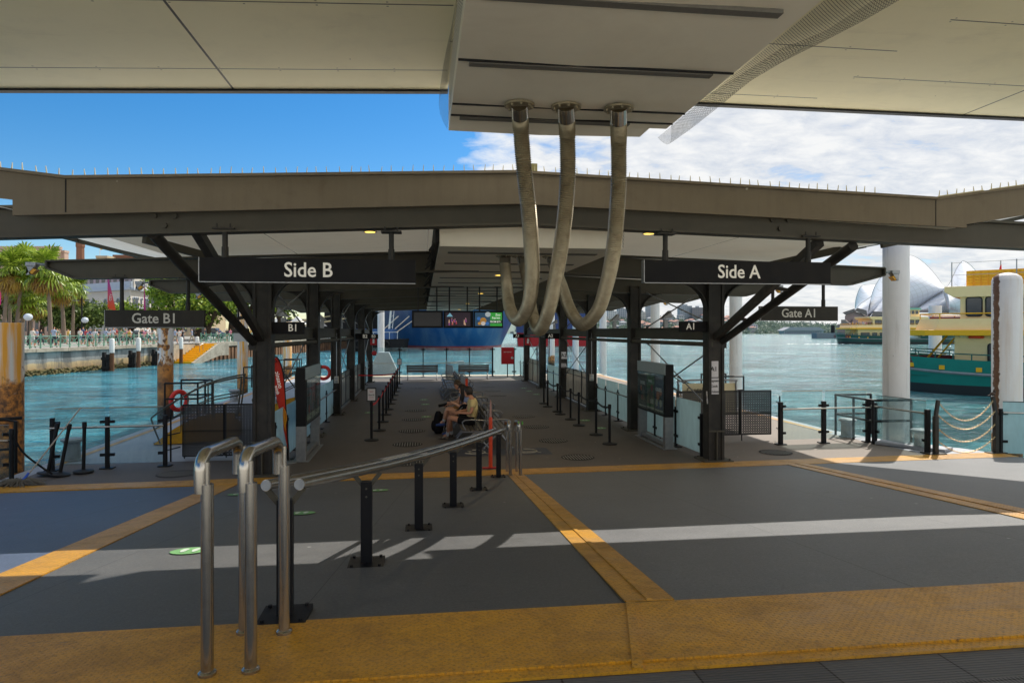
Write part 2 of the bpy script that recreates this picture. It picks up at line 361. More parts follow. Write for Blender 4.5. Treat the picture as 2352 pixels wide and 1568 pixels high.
M['deckr'] = ground_mat('asphalt_painted_sun', (0.27, 0.225, 0.19), (0.2, 0.165, 0.14), (0.33, 0.28, 0.24), 0.7, 1.0, 0.5, 0.3)  # lighter copy of the deck asphalt, sunlight put into its colour
def yellow_floor(name, scale=1.0, plate=True):
    m, t, out = new_mat(name); v = t.pos()
    c = t.mix(t.noise(v, 1.1, 6, 0.6, 0.5), srgb(190, 132, 26), srgb(232, 170, 36))
    worn = t.ramp(t.noise(v, 3.0, 10, 0.72, 0.6), [(0.46, 0.0), (0.7, 1.0)])
    c = t.mix(t.math('MULTIPLY', worn, 0.5), c, srgb(120, 92, 56))
    c = t.mix(t.math('MULTIPLY', t.ramp(t.noise(v, 30, 6, 0.7), [(0.52, 0.0), (0.7, 1.0)]), 0.5), c, srgb(70, 50, 30))
    c = t.mix(t.math('MULTIPLY', t.ramp(t.noise(t.mapv(v, (0.6, 2.5, 1), (3, 5, 0)), 2.4, 8, 0.7), [(0.6, 0.0), (0.7, 1.0)]), 0.8), c, srgb(226, 160, 30))
    h = t.noise(v, 40, 5, 0.7)
    if plate:
        w1 = t('ShaderNodeTexWave', {'wave_type': 'BANDS', 'bands_direction': 'DIAGONAL'}, Vector=t.mapv(v, (1, 1, 0)), Scale=15.0).outputs[1]
        w2 = t('ShaderNodeTexWave', {'wave_type': 'BANDS', 'bands_direction': 'DIAGONAL'}, Vector=t.mapv(v, (-1, 1, 0)), Scale=15.0).outputs[1]
        tread = t.ramp(t.math('MULTIPLY', w1, w2), [(0.55, 0.0), (0.8, 1.0)])
        h = t.math('ADD', t.math('MULTIPLY', tread, 1.5), h)
        c = t.mix(t.math('MULTIPLY', t.math('MULTIPLY', tread, t.noise(v, 1.3, 4)), 0.5), c, srgb(110, 85, 55))
    sx_, sy_, sz_ = t.sep(v)
    worn_glare = t.math('MULTIPLY', t.ramp(t.noise(t.mapv(v, (0.7, 2.2, 1), (1, 4, 0)), 1.5, 9, 0.75, 0.8), [(0.44, 0.0), (0.66, 1.0)]), t.ramp(t.math('DIVIDE', t.math('ADD', sx_, 2.0), 8.0, True), [(0.2, 0.15), (0.7, 0.75)]))  # worn patches strengthened toward Side A, painting the glare there
    c = t.mix(worn_glare, c, srgb(176, 142, 102))
    blk = t.ramp(t.noise(t.mapv(v, (1.0, 4.0, 1), (8, 1, 0)), 2.6, 8, 0.8, 1.4), [(0.62, 0.0), (0.70, 1.0)])
    c = t.mix(t.math('MULTIPLY', blk, 0.7), c, (0.03, 0.026, 0.022))
    grit = t.ramp(t.noise(v, 70, 4, 0.8), [(0.52, 0.0), (0.66, 1.0)]); c = t.mix(t.math('MULTIPLY', grit, 0.45), c, srgb(84, 62, 38))
    bsdf(t, out, c, t.math('ADD', t.math('MULTIPLY', worn, 0.15), 0.42), 0, t.bump(h, 0.55, 0.006), 0.5); return m
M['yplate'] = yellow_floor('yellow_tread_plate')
M['ystrip'] = yellow_floor('yellow_strip_paint', plate=True)
def paving_mat():
    m, t, out = new_mat('grooved_dark_tile'); v = t.pos(); x, y, z = t.sep(v)
    row = t.math('FLOOR', t.math('DIVIDE', t.math('SUBTRACT', 3.02, y), 0.27))
    far = t.math('GREATER_THAN', y, 2.77)
    px = t.math('ADD', x, t.math('MULTIPLY', row, 0.21))
    gx = t.math('ABSOLUTE', t.math('SUBTRACT', t.math('FRACT', t.math('DIVIDE', px, 0.62)), 0.5))
    gy = t.math('ABSOLUTE', t.math('SUBTRACT', t.math('FRACT', t.math('DIVIDE', t.math('SUBTRACT', 3.02, y), 0.27)), 0.5))
    joint = t.math('MAXIMUM', t.math('GREATER_THAN', gx, 0.492), t.math('GREATER_THAN', gy, 0.485))
    groove = t.math('SINE', t.math('MULTIPLY', t.math('ADD', t.math('MULTIPLY', y, far), t.math('MULTIPLY', x, t.math('SUBTRACT', 1.0, far))), 300.0))
    tone = t('ShaderNodeTexWhiteNoise', {'noise_dimensions': '2D'}, Vector=t('ShaderNodeCombineXYZ', None, X=t.math('FLOOR', t.math('DIVIDE', px, 0.62)), Y=row).outputs[0]).outputs[0]
    c = t.mix(tone, (0.085, 0.087, 0.095), (0.13, 0.132, 0.14))
    c = t.mix(t.math('MULTIPLY', t.noise(v, 9, 6), 0.5), c, (0.055, 0.055, 0.06))
    c = t.mix(joint, c, (0.012, 0.012, 0.012))
    bsdf(t, out, c, 0.55, 0, t.bump(groove, 0.45, 0.003), 0.4); return m
M['tile'] = paving_mat(); M['fascia'] = fascia_mat()
# glass
def glass_mat(name, tint, fac, gl, diff=(0.5, 0.7, 0.72), streak=0.0):
    m, t, out = new_mat(name); v = t.pos()
    tr = t('ShaderNodeBsdfTransparent', None, Color=(*tint, 1))
    g = t('ShaderNodeBsdfGlossy', None, Color=(0.9, 0.95, 0.95, 1), Roughness=0.04)
    fr = t('ShaderNodeFresnel', None, IOR=1.45).outputs[0]
    s1 = t('ShaderNodeMixShader', None, Fac=t.math('MULTIPLY', fr, gl), _1=tr.outputs[0], _2=g.outputs[0])
    d = t('ShaderNodeBsdfDiffuse', None, Color=(*diff, 1)); tl = t('ShaderNodeBsdfTranslucent', None, Color=(*diff, 1))
    ds = t('ShaderNodeMixShader', None, Fac=0.62, _1=d.outputs[0], _2=tl.outputs[0])
    dirt = t.ramp(t.noise(t.mapv(v, (3, 3, 0.8)), 1.6, 7, 0.65, 0.5), [(0.35, 0.0), (0.75, 1.0)])
    f = t.math('ADD', t.math('MULTIPLY', dirt, streak), fac, True)
    s2 = t('ShaderNodeMixShader', None, Fac=f, _1=s1.outputs[0], _2=ds.outputs[0])
    t.l.new(s2.outputs[0], out.inputs[0]); return m
M['glass'] = glass_mat('clear_balustrade_glass', (0.88, 0.95, 0.95), 0.015, 0.5, (0.5, 0.66, 0.72), 0.10)
M['frost'] = glass_mat('frosted_glass', (0.8, 0.92, 0.93), 0.66, 0.45, (0.66, 0.82, 0.84), 0.2)
M['greypane'] = glass_mat('grey_translucent_pane', (0.7, 0.68, 0.62), 0.5, 0.3, (0.42, 0.4, 0.36), 0.2)
def perf_mat(name, pitch, rad, col):
    m, t, out = new_mat(name); x, y, z = t.sep(t.obj())
    def hole(ox, rr):
        u = t.math('SUBTRACT', t.math('FRACT', t.math('ADD', t.math('DIVIDE', x, pitch), ox)), 0.5)
        w = t.math('SUBTRACT', t.math('FRACT', t.math('ADD', t.math('DIVIDE', z, pitch), ox)), 0.5)
        return t.math('LESS_THAN', t.math('ADD', t.math('MULTIPLY', u, u), t.math('MULTIPLY', w, w)), rr * rr)
    hm = t.math('MAXIMUM', hole(0.0, rad), hole(0.5, rad * 0.45))
    p = bsdf(t, None, col, 0.5); tr = t('ShaderNodeBsdfTransparent')
    s = t('ShaderNodeMixShader', None, Fac=hm, _1=p.outputs[0], _2=tr.outputs[0]); t.l.new(s.outputs[0], out.inputs[0]); return m
M['perf'] = perf_mat('perforated_sheet', 0.06, 0.175, (0.02, 0.02, 0.022))
def net_mat():
    m, t, out = new_mat('bird_netting'); uv = t('ShaderNodeUVMap').outputs[0]; x, y, z = t.sep(uv)
    a = t.math('ADD', x, y); b = t.math('SUBTRACT', x, y)
    g = lambda q: t.math('GREATER_THAN', t.math('ABSOLUTE', t.math('SUBTRACT', t.math('FRACT', q), 0.5)), 0.42)
    k = t.math('MAXIMUM', g(a), g(b))
    p = bsdf(t, None, (0.02, 0.02, 0.02), 0.8); tr = t('ShaderNodeBsdfTransparent')
    s = t('ShaderNodeMixShader', None, Fac=k, _1=tr.outputs[0], _2=p.outputs[0]); t.l.new(s.outputs[0], out.inputs[0]); return m
M['net'] = net_mat()
def stainless():
    m, t, out = new_mat('brushed_stainless'); v = t.obj()
    st = t.noise(t.mapv(v, (60, 60, 2)), 3, 3)
    stain = t.ramp(t.noise(v, 7, 6, 0.7), [(0.5, 0.0), (0.75, 1.0)])
    c = t.mix(t.math('MULTIPLY', stain, 0.5), (0.44, 0.415, 0.375), (0.22, 0.165, 0.10))
    bsdf(t, out, c, t.math('ADD', t.math('MULTIPLY', st, 0.15), 0.16), 1.0, t.bump(st, 0.04, 0.002)); return m
M['inox'] = stainless()
M['duct'] = pm('corrugated_duct_steel', (0.40, 0.345, 0.235), 0.42, 0.6, 0.3, 4, 0, 60, dirt=(0.15, 0.115, 0.065), dscale=4, damt=0.7)
def pile_mat(name, mode, kk=2.6):
    m, t, out = new_mat(name); v = t.obj(); x, y, z = t.sep(v)
    paint = t.mix(t.noise(v, 2, 5), (0.66, 0.64, 0.63), (0.80, 0.78, 0.76))
    n1 = t.noise(v, 1.5, 8, 0.6, 0.3); n2 = t.noise(t.mapv(v, (5, 5, 0.35)), 1.3, 6, 0.6); n3 = t.noise(v, 9, 6, 0.7)
    rust = t.mix(n3, (0.34, 0.12, 0.03), (0.85, 0.36, 0.07)); dark = t.mix(n3, (0.04, 0.024, 0.016), (0.24, 0.11, 0.05))
    if mode == 'clean':
        c = t.mix(t.math('MULTIPLY', t.ramp(n2, [(0.55, 0.0), (0.8, 1.0)]), 0.45), paint, (0.22, 0.2, 0.15))
        c = t.mix(t.ramp(t.noise(v, 6, 9, 0.75), [(0.68, 0.0), (0.71, 1.0)]), c, (0.14, 0.12, 0.1))
        ztop = t.ramp(t.math('ADD', t.math('MULTIPLY', z, 0.1), t.math('MULTIPLY', n2, 0.25)), [(0.70, 0.0), (0.80, 0.6)])
        c = t.mix(t.math('MULTIPLY', ztop, t.ramp(n2, [(0.45, 0.0), (0.6, 1.0)])), c, (0.16, 0.14, 0.09))
        lo = t.ramp(t.math('ADD', z, t.math('MULTIPLY', n1, 0.8)), [(0.0, 0.0), (0.9, 0.0), (1.0, 1.0)])
        c = t.mix(t.math('SUBTRACT', 1.0, lo), c, (0.05, 0.045, 0.03))
    else:
        zz = t.math('ADD', z, t.math('MULTIPLY', t.math('SUBTRACT', n1, 0.5), 3.2 if mode == 'rust' else 1.9))
        str_ = t.ramp(n2, [(0.45, 0.0), (0.68, 1.0)])
        c = t.mix(t.ramp(n2, [(0.40, 0.0), (0.60, 1.0)]), paint, (0.86, 0.40, 0.045)) if mode == 'near' else t.mix(str_, paint, (0.80, 0.38, 0.05))
        k = kk
        pat = t.ramp(n1, [(0.545, 0.0), (0.56, 1.0)])
        if mode == 'rust': c = t.mix(pat, c, t.mix(t.ramp(n3, [(0.45, 0.0), (0.6, 1.0)]), dark, rust))
        if mode == 'scar':
            ang = t.math('ADD', x, t.math('MULTIPLY', t.math('SUBTRACT', n3, 0.5), 0.14))
            c = t.mix(t.math('MULTIPLY', str_, 0.3), paint, (0.5, 0.3, 0.12))
            sc_ = t.math('MULTIPLY', t.math('LESS_THAN', ang, -0.15), t.math('GREATER_THAN', ang, -0.26))
            c = t.mix(sc_, c, dark); k = 1.3
        low = t.ramp(t.math('DIVIDE', zz, 6.0), [(k / 6, 1.0), (k / 6 + 0.015, 0.0)])
        c = t.mix(low, c, t.mix(t.ramp(n3, [(0.4, 0.0), (0.62, 1.0)]), dark, rust) if mode != 'rust' else t.mix(t.ramp(n1, [(0.4, 0.0), (0.6, 1.0)]), dark, rust))
        wet = t.ramp(t.math('DIVIDE', z, 6.0), [(0.10, 1.0), (0.16, 0.0)])
        c = t.mix(wet, c, (0.03, 0.03, 0.018))
        if mode == 'rust': c = t.mix(t.ramp(t.math('DIVIDE', zz, 6.0), [(0.16, 0.85), (0.36, 0.0)]), c, (0.03, 0.022, 0.018))
    bsdf(t, out, c, 0.55, 0, t.bump(n3, 0.25, 0.02), 0.4); return m
M['pile_near'] = pile_mat('rust_streaked_pile', 'near', 2.55); M['pile_low'] = pile_mat('orange_striped_pile', 'near', 1.45)
M['pile_clean'] = pile_mat('white_pile_paint', 'clean'); M['pile_rust'] = pile_mat('rusted_pile_paint', 'rust'); M['pile_scar'] = pile_mat('scarred_pile_paint', 'scar')
def water_mat():
    m, t, out = new_mat('harbour_water'); v = t.pos()
    a = t.noise(t.mapv(v, (0.5, 1.0, 1)), 1.0, 6, 0.66, 0.6)
    b = t.noise(t.mapv(v, (0.6, 1.2, 1), (7, 3, 0)), 0.2, 5, 0.6, 0.4)
    c3 = t.noise(v, 4.5, 3, 0.6)
    h = t.math('ADD', t.math('ADD', t.math('MULTIPLY', a, 1.1), t.math('MULTIPLY', b, 1.8)), t.math('MULTIPLY', c3, 0.14))
    x, y, z = t.sep(v)
    side = t.ramp(t.math('ADD', t.math('DIVIDE', x, 120.0), 0.5), [(0.35, 0.0), (0.75, 1.0)])
    wv = t.ramp(t.math('ADD', t.math('MULTIPLY', a, 0.6), t.math('MULTIPLY', b, 0.4)), [(0.38, 0.0), (0.62, 1.0)])
    col = t.mix(side, t.mix(wv, (0.008, 0.11, 0.17), (0.05, 0.38, 0.50)), t.mix(wv, (0.010, 0.11, 0.12), (0.11, 0.40, 0.42)))
    patch = t.noise(t.mapv(v, (1, 1, 1), (3, 8, 0)), 0.11, 10, 0.72, 0.5)  # patches paint dark ripples and silver sky reflection into the colour
    col = t.mix(t.ramp(patch, [(0.40, 0.75), (0.52, 0.0)]), col, t.mix(side, (0.005, 0.07, 0.10), (0.006, 0.075, 0.085)))
    col = t.mix(t.math('MULTIPLY', t.ramp(patch, [(0.53, 0.0), (0.66, 1.0)]), t.math('ADD', t.math('MULTIPLY', side, 0.4), 0.25)), col, (0.42, 0.60, 0.62))
    foam = t.math('MULTIPLY', t.ramp(t.noise(v, 0.42, 10, 0.8, 0.8), [(0.58, 0.0), (0.68, 1.0)]), t.math('ADD', t.math('MULTIPLY', side, 0.35), 0.2))  # foam flecks that also paint sparkle on the ripples
    col = t.mix(foam, col, (0.6, 0.72, 0.72))
    bsdf(t, out, col, 0.12, 0, t.bump(h, 1.0, 0.9), 0.5); return m
M['water'] = water_mat()
def leaf_mat(name, stops, rough=0.5):
    m, t, out = new_mat(name); rp = t('ShaderNodeNewGeometry').outputs['Random Per Island']
    c = t.ramp(rp, stops); d = bsdf(t, None, c, rough, 0, None, 0.35)
    tl = t('ShaderNodeBsdfTranslucent', None, Color=c)
    s = t('ShaderNodeMixShader', None, Fac=0.3, _1=d.outputs[0], _2=tl.outputs[0]); t.l.new(s.outputs[0], out.inputs[0]); return m
M['palm'] = leaf_mat('palm_frond', [(0.0, (0.09, 0.16, 0.012)), (0.5, (0.24, 0.35, 0.03)), (1.0, (0.46, 0.55, 0.08))], 0.38)
M['palmdry'] = leaf_mat('dry_palm_frond', [(0.0, (0.14, 0.085, 0.04)), (0.4, (0.33, 0.19, 0.04)), (0.75, (0.45, 0.30, 0.04)), (1.0, (0.30, 0.20, 0.12))])
M['leafdark'] = leaf_mat('fig_leaf', [(0.0, (0.03, 0.06, 0.015)), (0.5, (0.10, 0.16, 0.035)), (1.0, (0.28, 0.36, 0.10))])
M['leafmid'] = leaf_mat('plane_leaf', [(0.0, (0.05, 0.10, 0.012)), (0.5, (0.17, 0.28, 0.03)), (1.0, (0.44, 0.52, 0.07))])
M['leaflight'] = leaf_mat('light_leaf', [(0.0, (0.10, 0.20, 0.015)), (0.5, (0.24, 0.40, 0.035)), (1.0, (0.42, 0.58, 0.08))])
M['leafhaze'] = leaf_mat('hazy_leaf', [(0.0, (0.10, 0.15, 0.14)), (0.5, (0.15, 0.21, 0.17)), (1.0, (0.22, 0.28, 0.20))])  # aerial haze painted into the leaf colours

def grid_wall(name, c, wx, wz, glass=(0.13, 0.17, 0.21)):
    m, t, out = new_mat(name); x, y, z = t.sep(t.obj())
    g = lambda q, d, k: t.math('LESS_THAN', t.math('ABSOLUTE', t.math('SUBTRACT', t.math('FRACT', t.math('DIVIDE', q, d)), 0.5)), k)
    w = t.math('MULTIPLY', t.math('MULTIPLY', g(x, wx, 0.30), g(z, wz, 0.26)), t.math('LESS_THAN', y, 0.5))
    bsdf(t, out, t.mix(w, t.mix(t.noise(t.obj(), 0.1, 3), mul(c, 0.94), mul(c, 1.06)), glass), 0.75); return m

def membrane():
    m, t, out = new_mat('wing_membrane'); v = t.pos(); x, y, z = t.sep(v)
    c = t.mix(t.noise(v, 0.8, 5), (0.78, 0.79, 0.76), (0.88, 0.88, 0.85))
    ln = t.math('LESS_THAN', t.math('ABSOLUTE', t.math('SUBTRACT', t.math('FRACT', t.math('DIVIDE', y, 2.3)), 0.5)), 0.004); c = t.mix(ln, c, (0.2, 0.2, 0.19))
    d = t('ShaderNodeBsdfDiffuse', None, Color=c); tl = t('ShaderNodeBsdfTranslucent', None, Color=c)
    s = t('ShaderNodeMixShader', None, Fac=0.22, _1=d.outputs[0], _2=tl.outputs[0]); t.l.new(s.outputs[0], out.inputs[0]); return m
M['membrane'] = membrane()

def soffit_glow(name):  # translucency added so sun from above brightens the soffit
    m = M['ceilp'].copy(); m.name = name; nt = m.node_tree; t = NT(nt)
    out = [n for n in nt.nodes if n.type == 'OUTPUT_MATERIAL'][0]; p = [n for n in nt.nodes if n.type == 'BSDF_PRINCIPLED'][0]
    tl = t('ShaderNodeBsdfTranslucent'); tl.inputs[0].default_value = (1.0, 0.92, 0.74, 1)
    s = t('ShaderNodeMixShader', None, Fac=0.075, _1=p.outputs[0], _2=tl.outputs[0]); nt.links.new(s.outputs[0], out.inputs[0]); return m
M['soffit'] = soffit_glow('translucent_roof_sheet')
# ================================================================== SETTING
def sheet(name, pts, m, z=None):
    b = MB(); b.poly([(p[0], p[1], p[2] if len(p) > 2 else z) for p in pts]); o = b.build(name, m, fix=False)
    if o.data.polygons[0].normal.z < 0: o.data.flip_normals()
    return struct(o)
b = MB(); b.quad((-4000,-600,WATER), (4000,-600,WATER), (4000,5000,WATER), (-4000,5000,WATER)); struct(b.build('water', M['water'], fix=False))
sea = MB(); sea.quad((-4000,-600,-9), (4000,-600,-9), (4000,5000,-9), (-4000,5000,-9)); struct(sea.build('ground', M['sandstone'], fix=False))
# wharf floor
struct(MB().box(-16, 16, 0.2, 3.02, 0.5, 1.156).build('pavement', M['tile']))
struct(MB().box(-40, 40, -60, 0.195, 0.5, 1.15).build('pavement', M['forecourt']))
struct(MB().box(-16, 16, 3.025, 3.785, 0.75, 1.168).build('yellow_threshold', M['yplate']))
b = MB()
b.box(-16, 16, 3.10, 3.115, 1.168, 1.178); b.bar((1.18, 3.78, 1.172), (0.98, 3.03, 1.172), 0.05, 0.012)
struct(b.build('threshold_seam', M['ystrip']))
# gangway: a sloping sheet between wharf and pontoon
def rp(x, y, dz=0.0): return (x, y, rampz(y) + dz)
def far_y(x): return 12.78 + 0.042 * x
b = MB()
xs = [-9 + i for i in range(23)]
top = []; nseg = 12
def rampf(u, w):
    x0, x1 = -11.0 + 22.5 * u, -7.35 + 20.0 * u
    x = x0 + (x1 - x0) * w; y = 3.79 + (far_y(x1) - 3.79) * w
    return (x, y, RZ0 * (1 - w) + 0.002)
b.grid(rampf, 30, 12)
o = b.build('ramp', M['ramp'], fix=False)
if o.data.polygons[0].normal.z < 0: o.data.flip_normals()
struct(o)
def strip(p0, p1, w0, w1, name='yellow_marking', dz=0.012, seam=False):
    p0, p1 = V(p0), V(p1); b = MB(); n = 10
    d = (p1 - p0); s = V((d.y, -d.x, 0)).normalized()
    L = [p0.lerp(p1, i/n) for i in range(n+1)]
    for i in range(n):
        a, c = L[i], L[i+1]; wa = w0 + (w1-w0)*i/n; wc = w0 + (w1-w0)*(i+1)/n
        q = [a - s*wa/2, a + s*wa/2, c + s*wc/2, c - s*wc/2]
        q = [(p.x, p.y, rampz_line(p) + dz) for p in q]
        lo = [(p[0], p[1], p[2] - dz + 0.003) for p in q]
        b.add(q + lo, [(0,1,2,3), (0,4,5,1), (3,2,6,7), (1,5,6,2), (0,3,7,4)])
        if seam: b.bar((a.x, a.y, rampz_line(a)+dz+0.003), (c.x, c.y, rampz_line(c)+dz+0.003), 0.035, 0.012)
    return struct(b.build(name, M['ystrip']))
def rampz_line(p):
    fy = far_y(p.x); return max(0.0, RZ0 * (1 - (p.y - 3.79) / (fy - 3.79))) + 0.002
strip((1.30, 3.80, 0), (1.74, 12.78, 0), 0.29, 0.30, seam=True)
strip((-2.75, 3.80, 0), (-3.42, 12.62, 0), 0.33, 0.36)
strip((5.53, 3.80, 0), (7.55, 13.05, 0), 0.44, 0.42, seam=True)
b = MB(); b.poly([(-7.4, 12.42, 0.03), (12.7, 13.12, 0.03), (12.75, 13.72, 0.014), (-7.4, 12.92, 0.014)]); b.poly([(-7.4, 12.42, 0.0), (12.7, 13.12, 0.0), (12.7, 13.12, 0.03), (-7.4, 12.42, 0.03)])
o = b.build('yellow_marking', M['ystrip'], fix=False); struct(o)
for p in o.data.polygons:
    pass
# pontoon deck
b = MB(); b.prism([(-7.65, 12.6), (12.75, 13.45), (12.4, 14.4), (11.6, 15.0), (11.15, 17.5), (11.15, 42.2), (-7.65, 42.2)], 'xy', -1.6, 0.0)
struct(b.build('pontoon_deck', M['deckc']))
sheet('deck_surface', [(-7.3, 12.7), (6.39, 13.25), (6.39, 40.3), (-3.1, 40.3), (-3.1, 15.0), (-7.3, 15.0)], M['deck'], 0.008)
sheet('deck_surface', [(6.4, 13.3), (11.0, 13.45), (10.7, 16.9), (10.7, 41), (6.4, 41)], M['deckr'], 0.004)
sheet('yellow_marking', [(10.72, 17.0), (10.92, 17.0), (10.92, 41.8), (10.72, 41.8)], M['ystrip'], 0.008)
sheet('yellow_marking', [(-7.42, 14.9), (-7.27, 14.9), (-7.27, 41.8), (-7.42, 41.8)], M['ystrip'], 0.006)
b = MB(); b.box(-7.6, 11.1, 40.9, 42.1, 0.004, 0.03); struct(b.build('deck_kerb', pm('pale_kerb', (0.55, 0.47, 0.36), 0.7, 0, 0.2, 3)))
b = MB(); b.bar((10.95, 15.2, 0.05), (11.75, 13.95, 0.05), 0.5, 0.06); struct(b.build('deck_edge_plate', M['deckc']))
# floor stickers, drains, wheelchair marking
def disc(c, r, m, name, label, cat, group, dz=0.014, slope=False, foot=True):
    t = thing(name, label, cat, (c[0], c[1], c[2]), 0, group)
    b = MB(); pts = []
    for k in range(28):
        a = 2*pi*k/28; x, y = r*cos(a), r*sin(a)
        zz = (rampz_line(V((c[0]+x, c[1]+y, 0))) - c[2]) if slope else 0
        pts.append((x, y, zz + dz))
    b.poly(pts); b.build('disc', m, t, fix=False)
    if foot:
        b = MB()
        for s in (-1, 1):
            pp = []
            for k in range(14):
                a = 2*pi*k/14; x = s*r*0.3 + r*0.17*cos(a)*(1.2 if sin(a) > 0 else 0.85); y = r*0.55*sin(a)
                zz = (rampz_line(V((c[0]+x, c[1]+y, 0))) - c[2]) if slope else 0
                pp.append((x, y, zz + dz + 0.004))
            b.poly(pp)
        b.build('footprints', M['dotprint'], t, fix=False)
    return t
slab = ['green footprint sticker in the sunlit strip beside the first steel hoop', 'green footprint sticker beside the black handrail post on the gangway',
        'small green footprint sticker by the yellow strip corner near the Side B column', 'green footprint sticker behind the handrail close to the cross yellow line']
for q, l in zip([(437,1266), (693,1178), (548,1133), (868,1125)], slab):
    p = atR(*q); disc((p.x, p.y, rampz_line(p)), 0.155, M['greendot'], 'floor_sticker', l, 'floor sticker', 'green footprint floor stickers', 0.012, True)
lbl = {0: 'pale green floor dot inside the red belt lane by the second stanchion'}
dl = [(-1.74,23.08), (0.06,27.15), (0.11,25.42), (0.13,21.75)]
for i, (x, y) in enumerate(dl):
    disc((x, y, 0), 0.16, M['greendot'], 'floor_sticker', ['pale floor dot in the lane beside the Gate B2 stanchion', 'pale floor dot farthest of three before the Side B bench row', 'pale floor dot in the middle of three before the Side B bench row', 'pale floor dot closest to the black backpack'][i], 'floor sticker', 'green footprint floor stickers', 0.016)
for i, (x, y) in enumerate([(4.76,32.01), (4.78,30.43), (4.83,28.77), (4.89,20.24), (4.93,18.58)]):
    disc((x, y, 0), 0.16, M['greendot'], 'floor_sticker', 'pale floor dot on Side A, %s along the black belt lane' % ['farthest', 'second farthest', 'third farthest', 'beside the fourth post', 'beside the two nearest posts'][i], 'floor sticker', 'green footprint floor stickers', 0.016)
M['drain'] = pm('drain_bars', (0.30, 0.28, 0.25), 0.5, 0.2, 0.3, 20); M['drainhole'] = pm('drain_recess', (0.045, 0.042, 0.04), 0.9)
def drain(x, y, label, r=0.36, n=11):
    t = thing('drain_cover', label, 'drain cover', (x, y, 0), 0, 'round drain covers in the deck')
    pts = [(r*cos(2*pi*k/28), r*sin(2*pi*k/28), 0.012) for k in range(28)]
    MB().poly(pts).build('recess', M['drainhole'], t, fix=False)
    b = MB()
    for k in range(n):
        u = -r*0.85 + 1.7*r*k/(n-1); w = sqrt(max(0.0, (r*0.92)**2 - u*u)) * 0.8
        b.box(u-0.008, u+0.008, -w, w, 0.013, 0.018)
    b.build('grating', M['drain'], t)
ordn = ['nearest the gangway', 'second from the gangway', 'third from the gangway', 'fourth from the gangway', 'fifth from the gangway', 'sixth from the gangway', 'seventh from the gangway', 'eighth from the gangway']
for i, (x, y) in enumerate([(-0.3, 14.2), (-0.35,16.51), (-0.28,18.7), (-0.26,21.11), (-0.23,23.48), (-0.23,32.74)]):
    drain(x, y, 'slotted drain cover on Side B of the benches, ' + ordn[i])
for i, (x, y) in enumerate([(3.31,14.35), (3.21,16.6), (3.2,19.04), (3.18,21.38), (3.13,28.41), (3.15,30.7), (3.1,32.98), (3.08,35.37)]):
    drain(x, y, 'slotted drain cover on Side A of the benches, ' + ordn[i])
drain(-4.62, 13.67, 'dark slotted drain cover in front of the perforated gate on Side B')
drain(7.83, 14.36, 'sunlit slotted drain cover in front of the perforated gate on Side A')
t = thing('wheelchair_marking', 'faded blue wheelchair space marking with white symbols across the deck by the bench end', 'floor marking', (1.6, 15.2, 0))
MB().quad((-1.0, -0.42, 0.013), (1.25, -0.42, 0.013), (1.25, 0.45, 0.013), (-1.0, 0.45, 0.013)).build('panel', pm('blue_marking', (0.055, 0.06, 0.08), 0.6, 0, 0.3, 8), t, fix=False)
mk = pm('faded_white_marking', (0.30, 0.28, 0.24), 0.7, 0, 0.4, 20)
for ox in (-0.45, 0.72):
    b = MB(); pts = [(ox + 0.24*cos(a), 0.02 + 0.24*sin(a), 0.018) for a in [radians(-150 + 13*k) for k in range(20)]]
    b.tube(pts, 0.018, 4); b.bar((ox-0.1, 0.1, 0.018), (ox-0.1, -0.15, 0.018), 0.045, 0.004); b.bar((ox-0.1, -0.02, 0.018), (ox+0.16, -0.02, 0.018), 0.045, 0.004)
    b.bar((ox+0.16, -0.02, 0.018), (ox+0.3, -0.2, 0.018), 0.045, 0.004); b.lathe([(0.05, 0.016), (0.05, 0.019)], 10, (ox-0.1, 0.18))
    b.build('wheelchair_symbol', mk, t)
# ================================================================== WHARF CANOPY (overhead)
wc = thing('wharf_canopy', 'low flat wharf canopy overhead with pale sheet ceilings and a dropped middle bulkhead', 'canopy', (0, 0, 1.16))
LY = 8.1
EL, EM, ER = atY(0, 203, LY), atY(1028, 206, LY), atY(2352, 270, 8.6)
e1 = atY(1600, 235, 8.6)
def zl(x): return EL.z + (EM.z - EL.z) * (x - EL.x) / (EM.x - EL.x)
def zr(x): return e1.z + (ER.z - e1.z) * (x - e1.x) / (ER.x - e1.x)
BX0, BX1, BZ, BF = 0.30, 2.78, 5.04, 7.9
CX0, CX1, CB = -5.8, 9.4, -0.8           # outer edges of the canopy
b = MB(); b.poly([(CX0, LY, zl(CX0)), (BX0, LY, zl(BX0)), (BX0, CB, zl(BX0)), (CX0, CB, zl(CX0))]); b.build('ceiling_panel', M['ceil'], wc, W=True, fix=False)
b = MB(); b.poly([(BX1, 8.6, zr(BX1)), (CX1, 8.6, zr(CX1)), (CX1, CB, zr(CX1)), (BX1, CB, zr(BX1))]); b.build('ceiling_panel', M['ceil'], wc, W=True, fix=False)
b = MB(); b.box(CX0-0.1, CX1+0.1, CB-0.1, 7.6, 6.0, 6.15); b.build('roof', M['steel'], wc, W=True)
b = MB(); b.bar((CX0, LY+0.04, zl(CX0)+0.02), (BX0, LY+0.04, zl(BX0)+0.02), 0.09, 0.09); b.bar((BX1, 8.64, zr(BX1)+0.02), (CX1, 8.64, zr(CX1)+0.02), 0.09, 0.09)
b.build('edge_gutter', M['black'], wc, W=True)
bh = MB(); bh.prism([(BX0, BZ-0.01), (1.35, BZ-0.025), (BX1-0.35, BZ-0.0), (BX1, BZ), (BX1, BZ+0.75), (BX0, BZ+0.75)], 'xz', CB, BF-0.35)
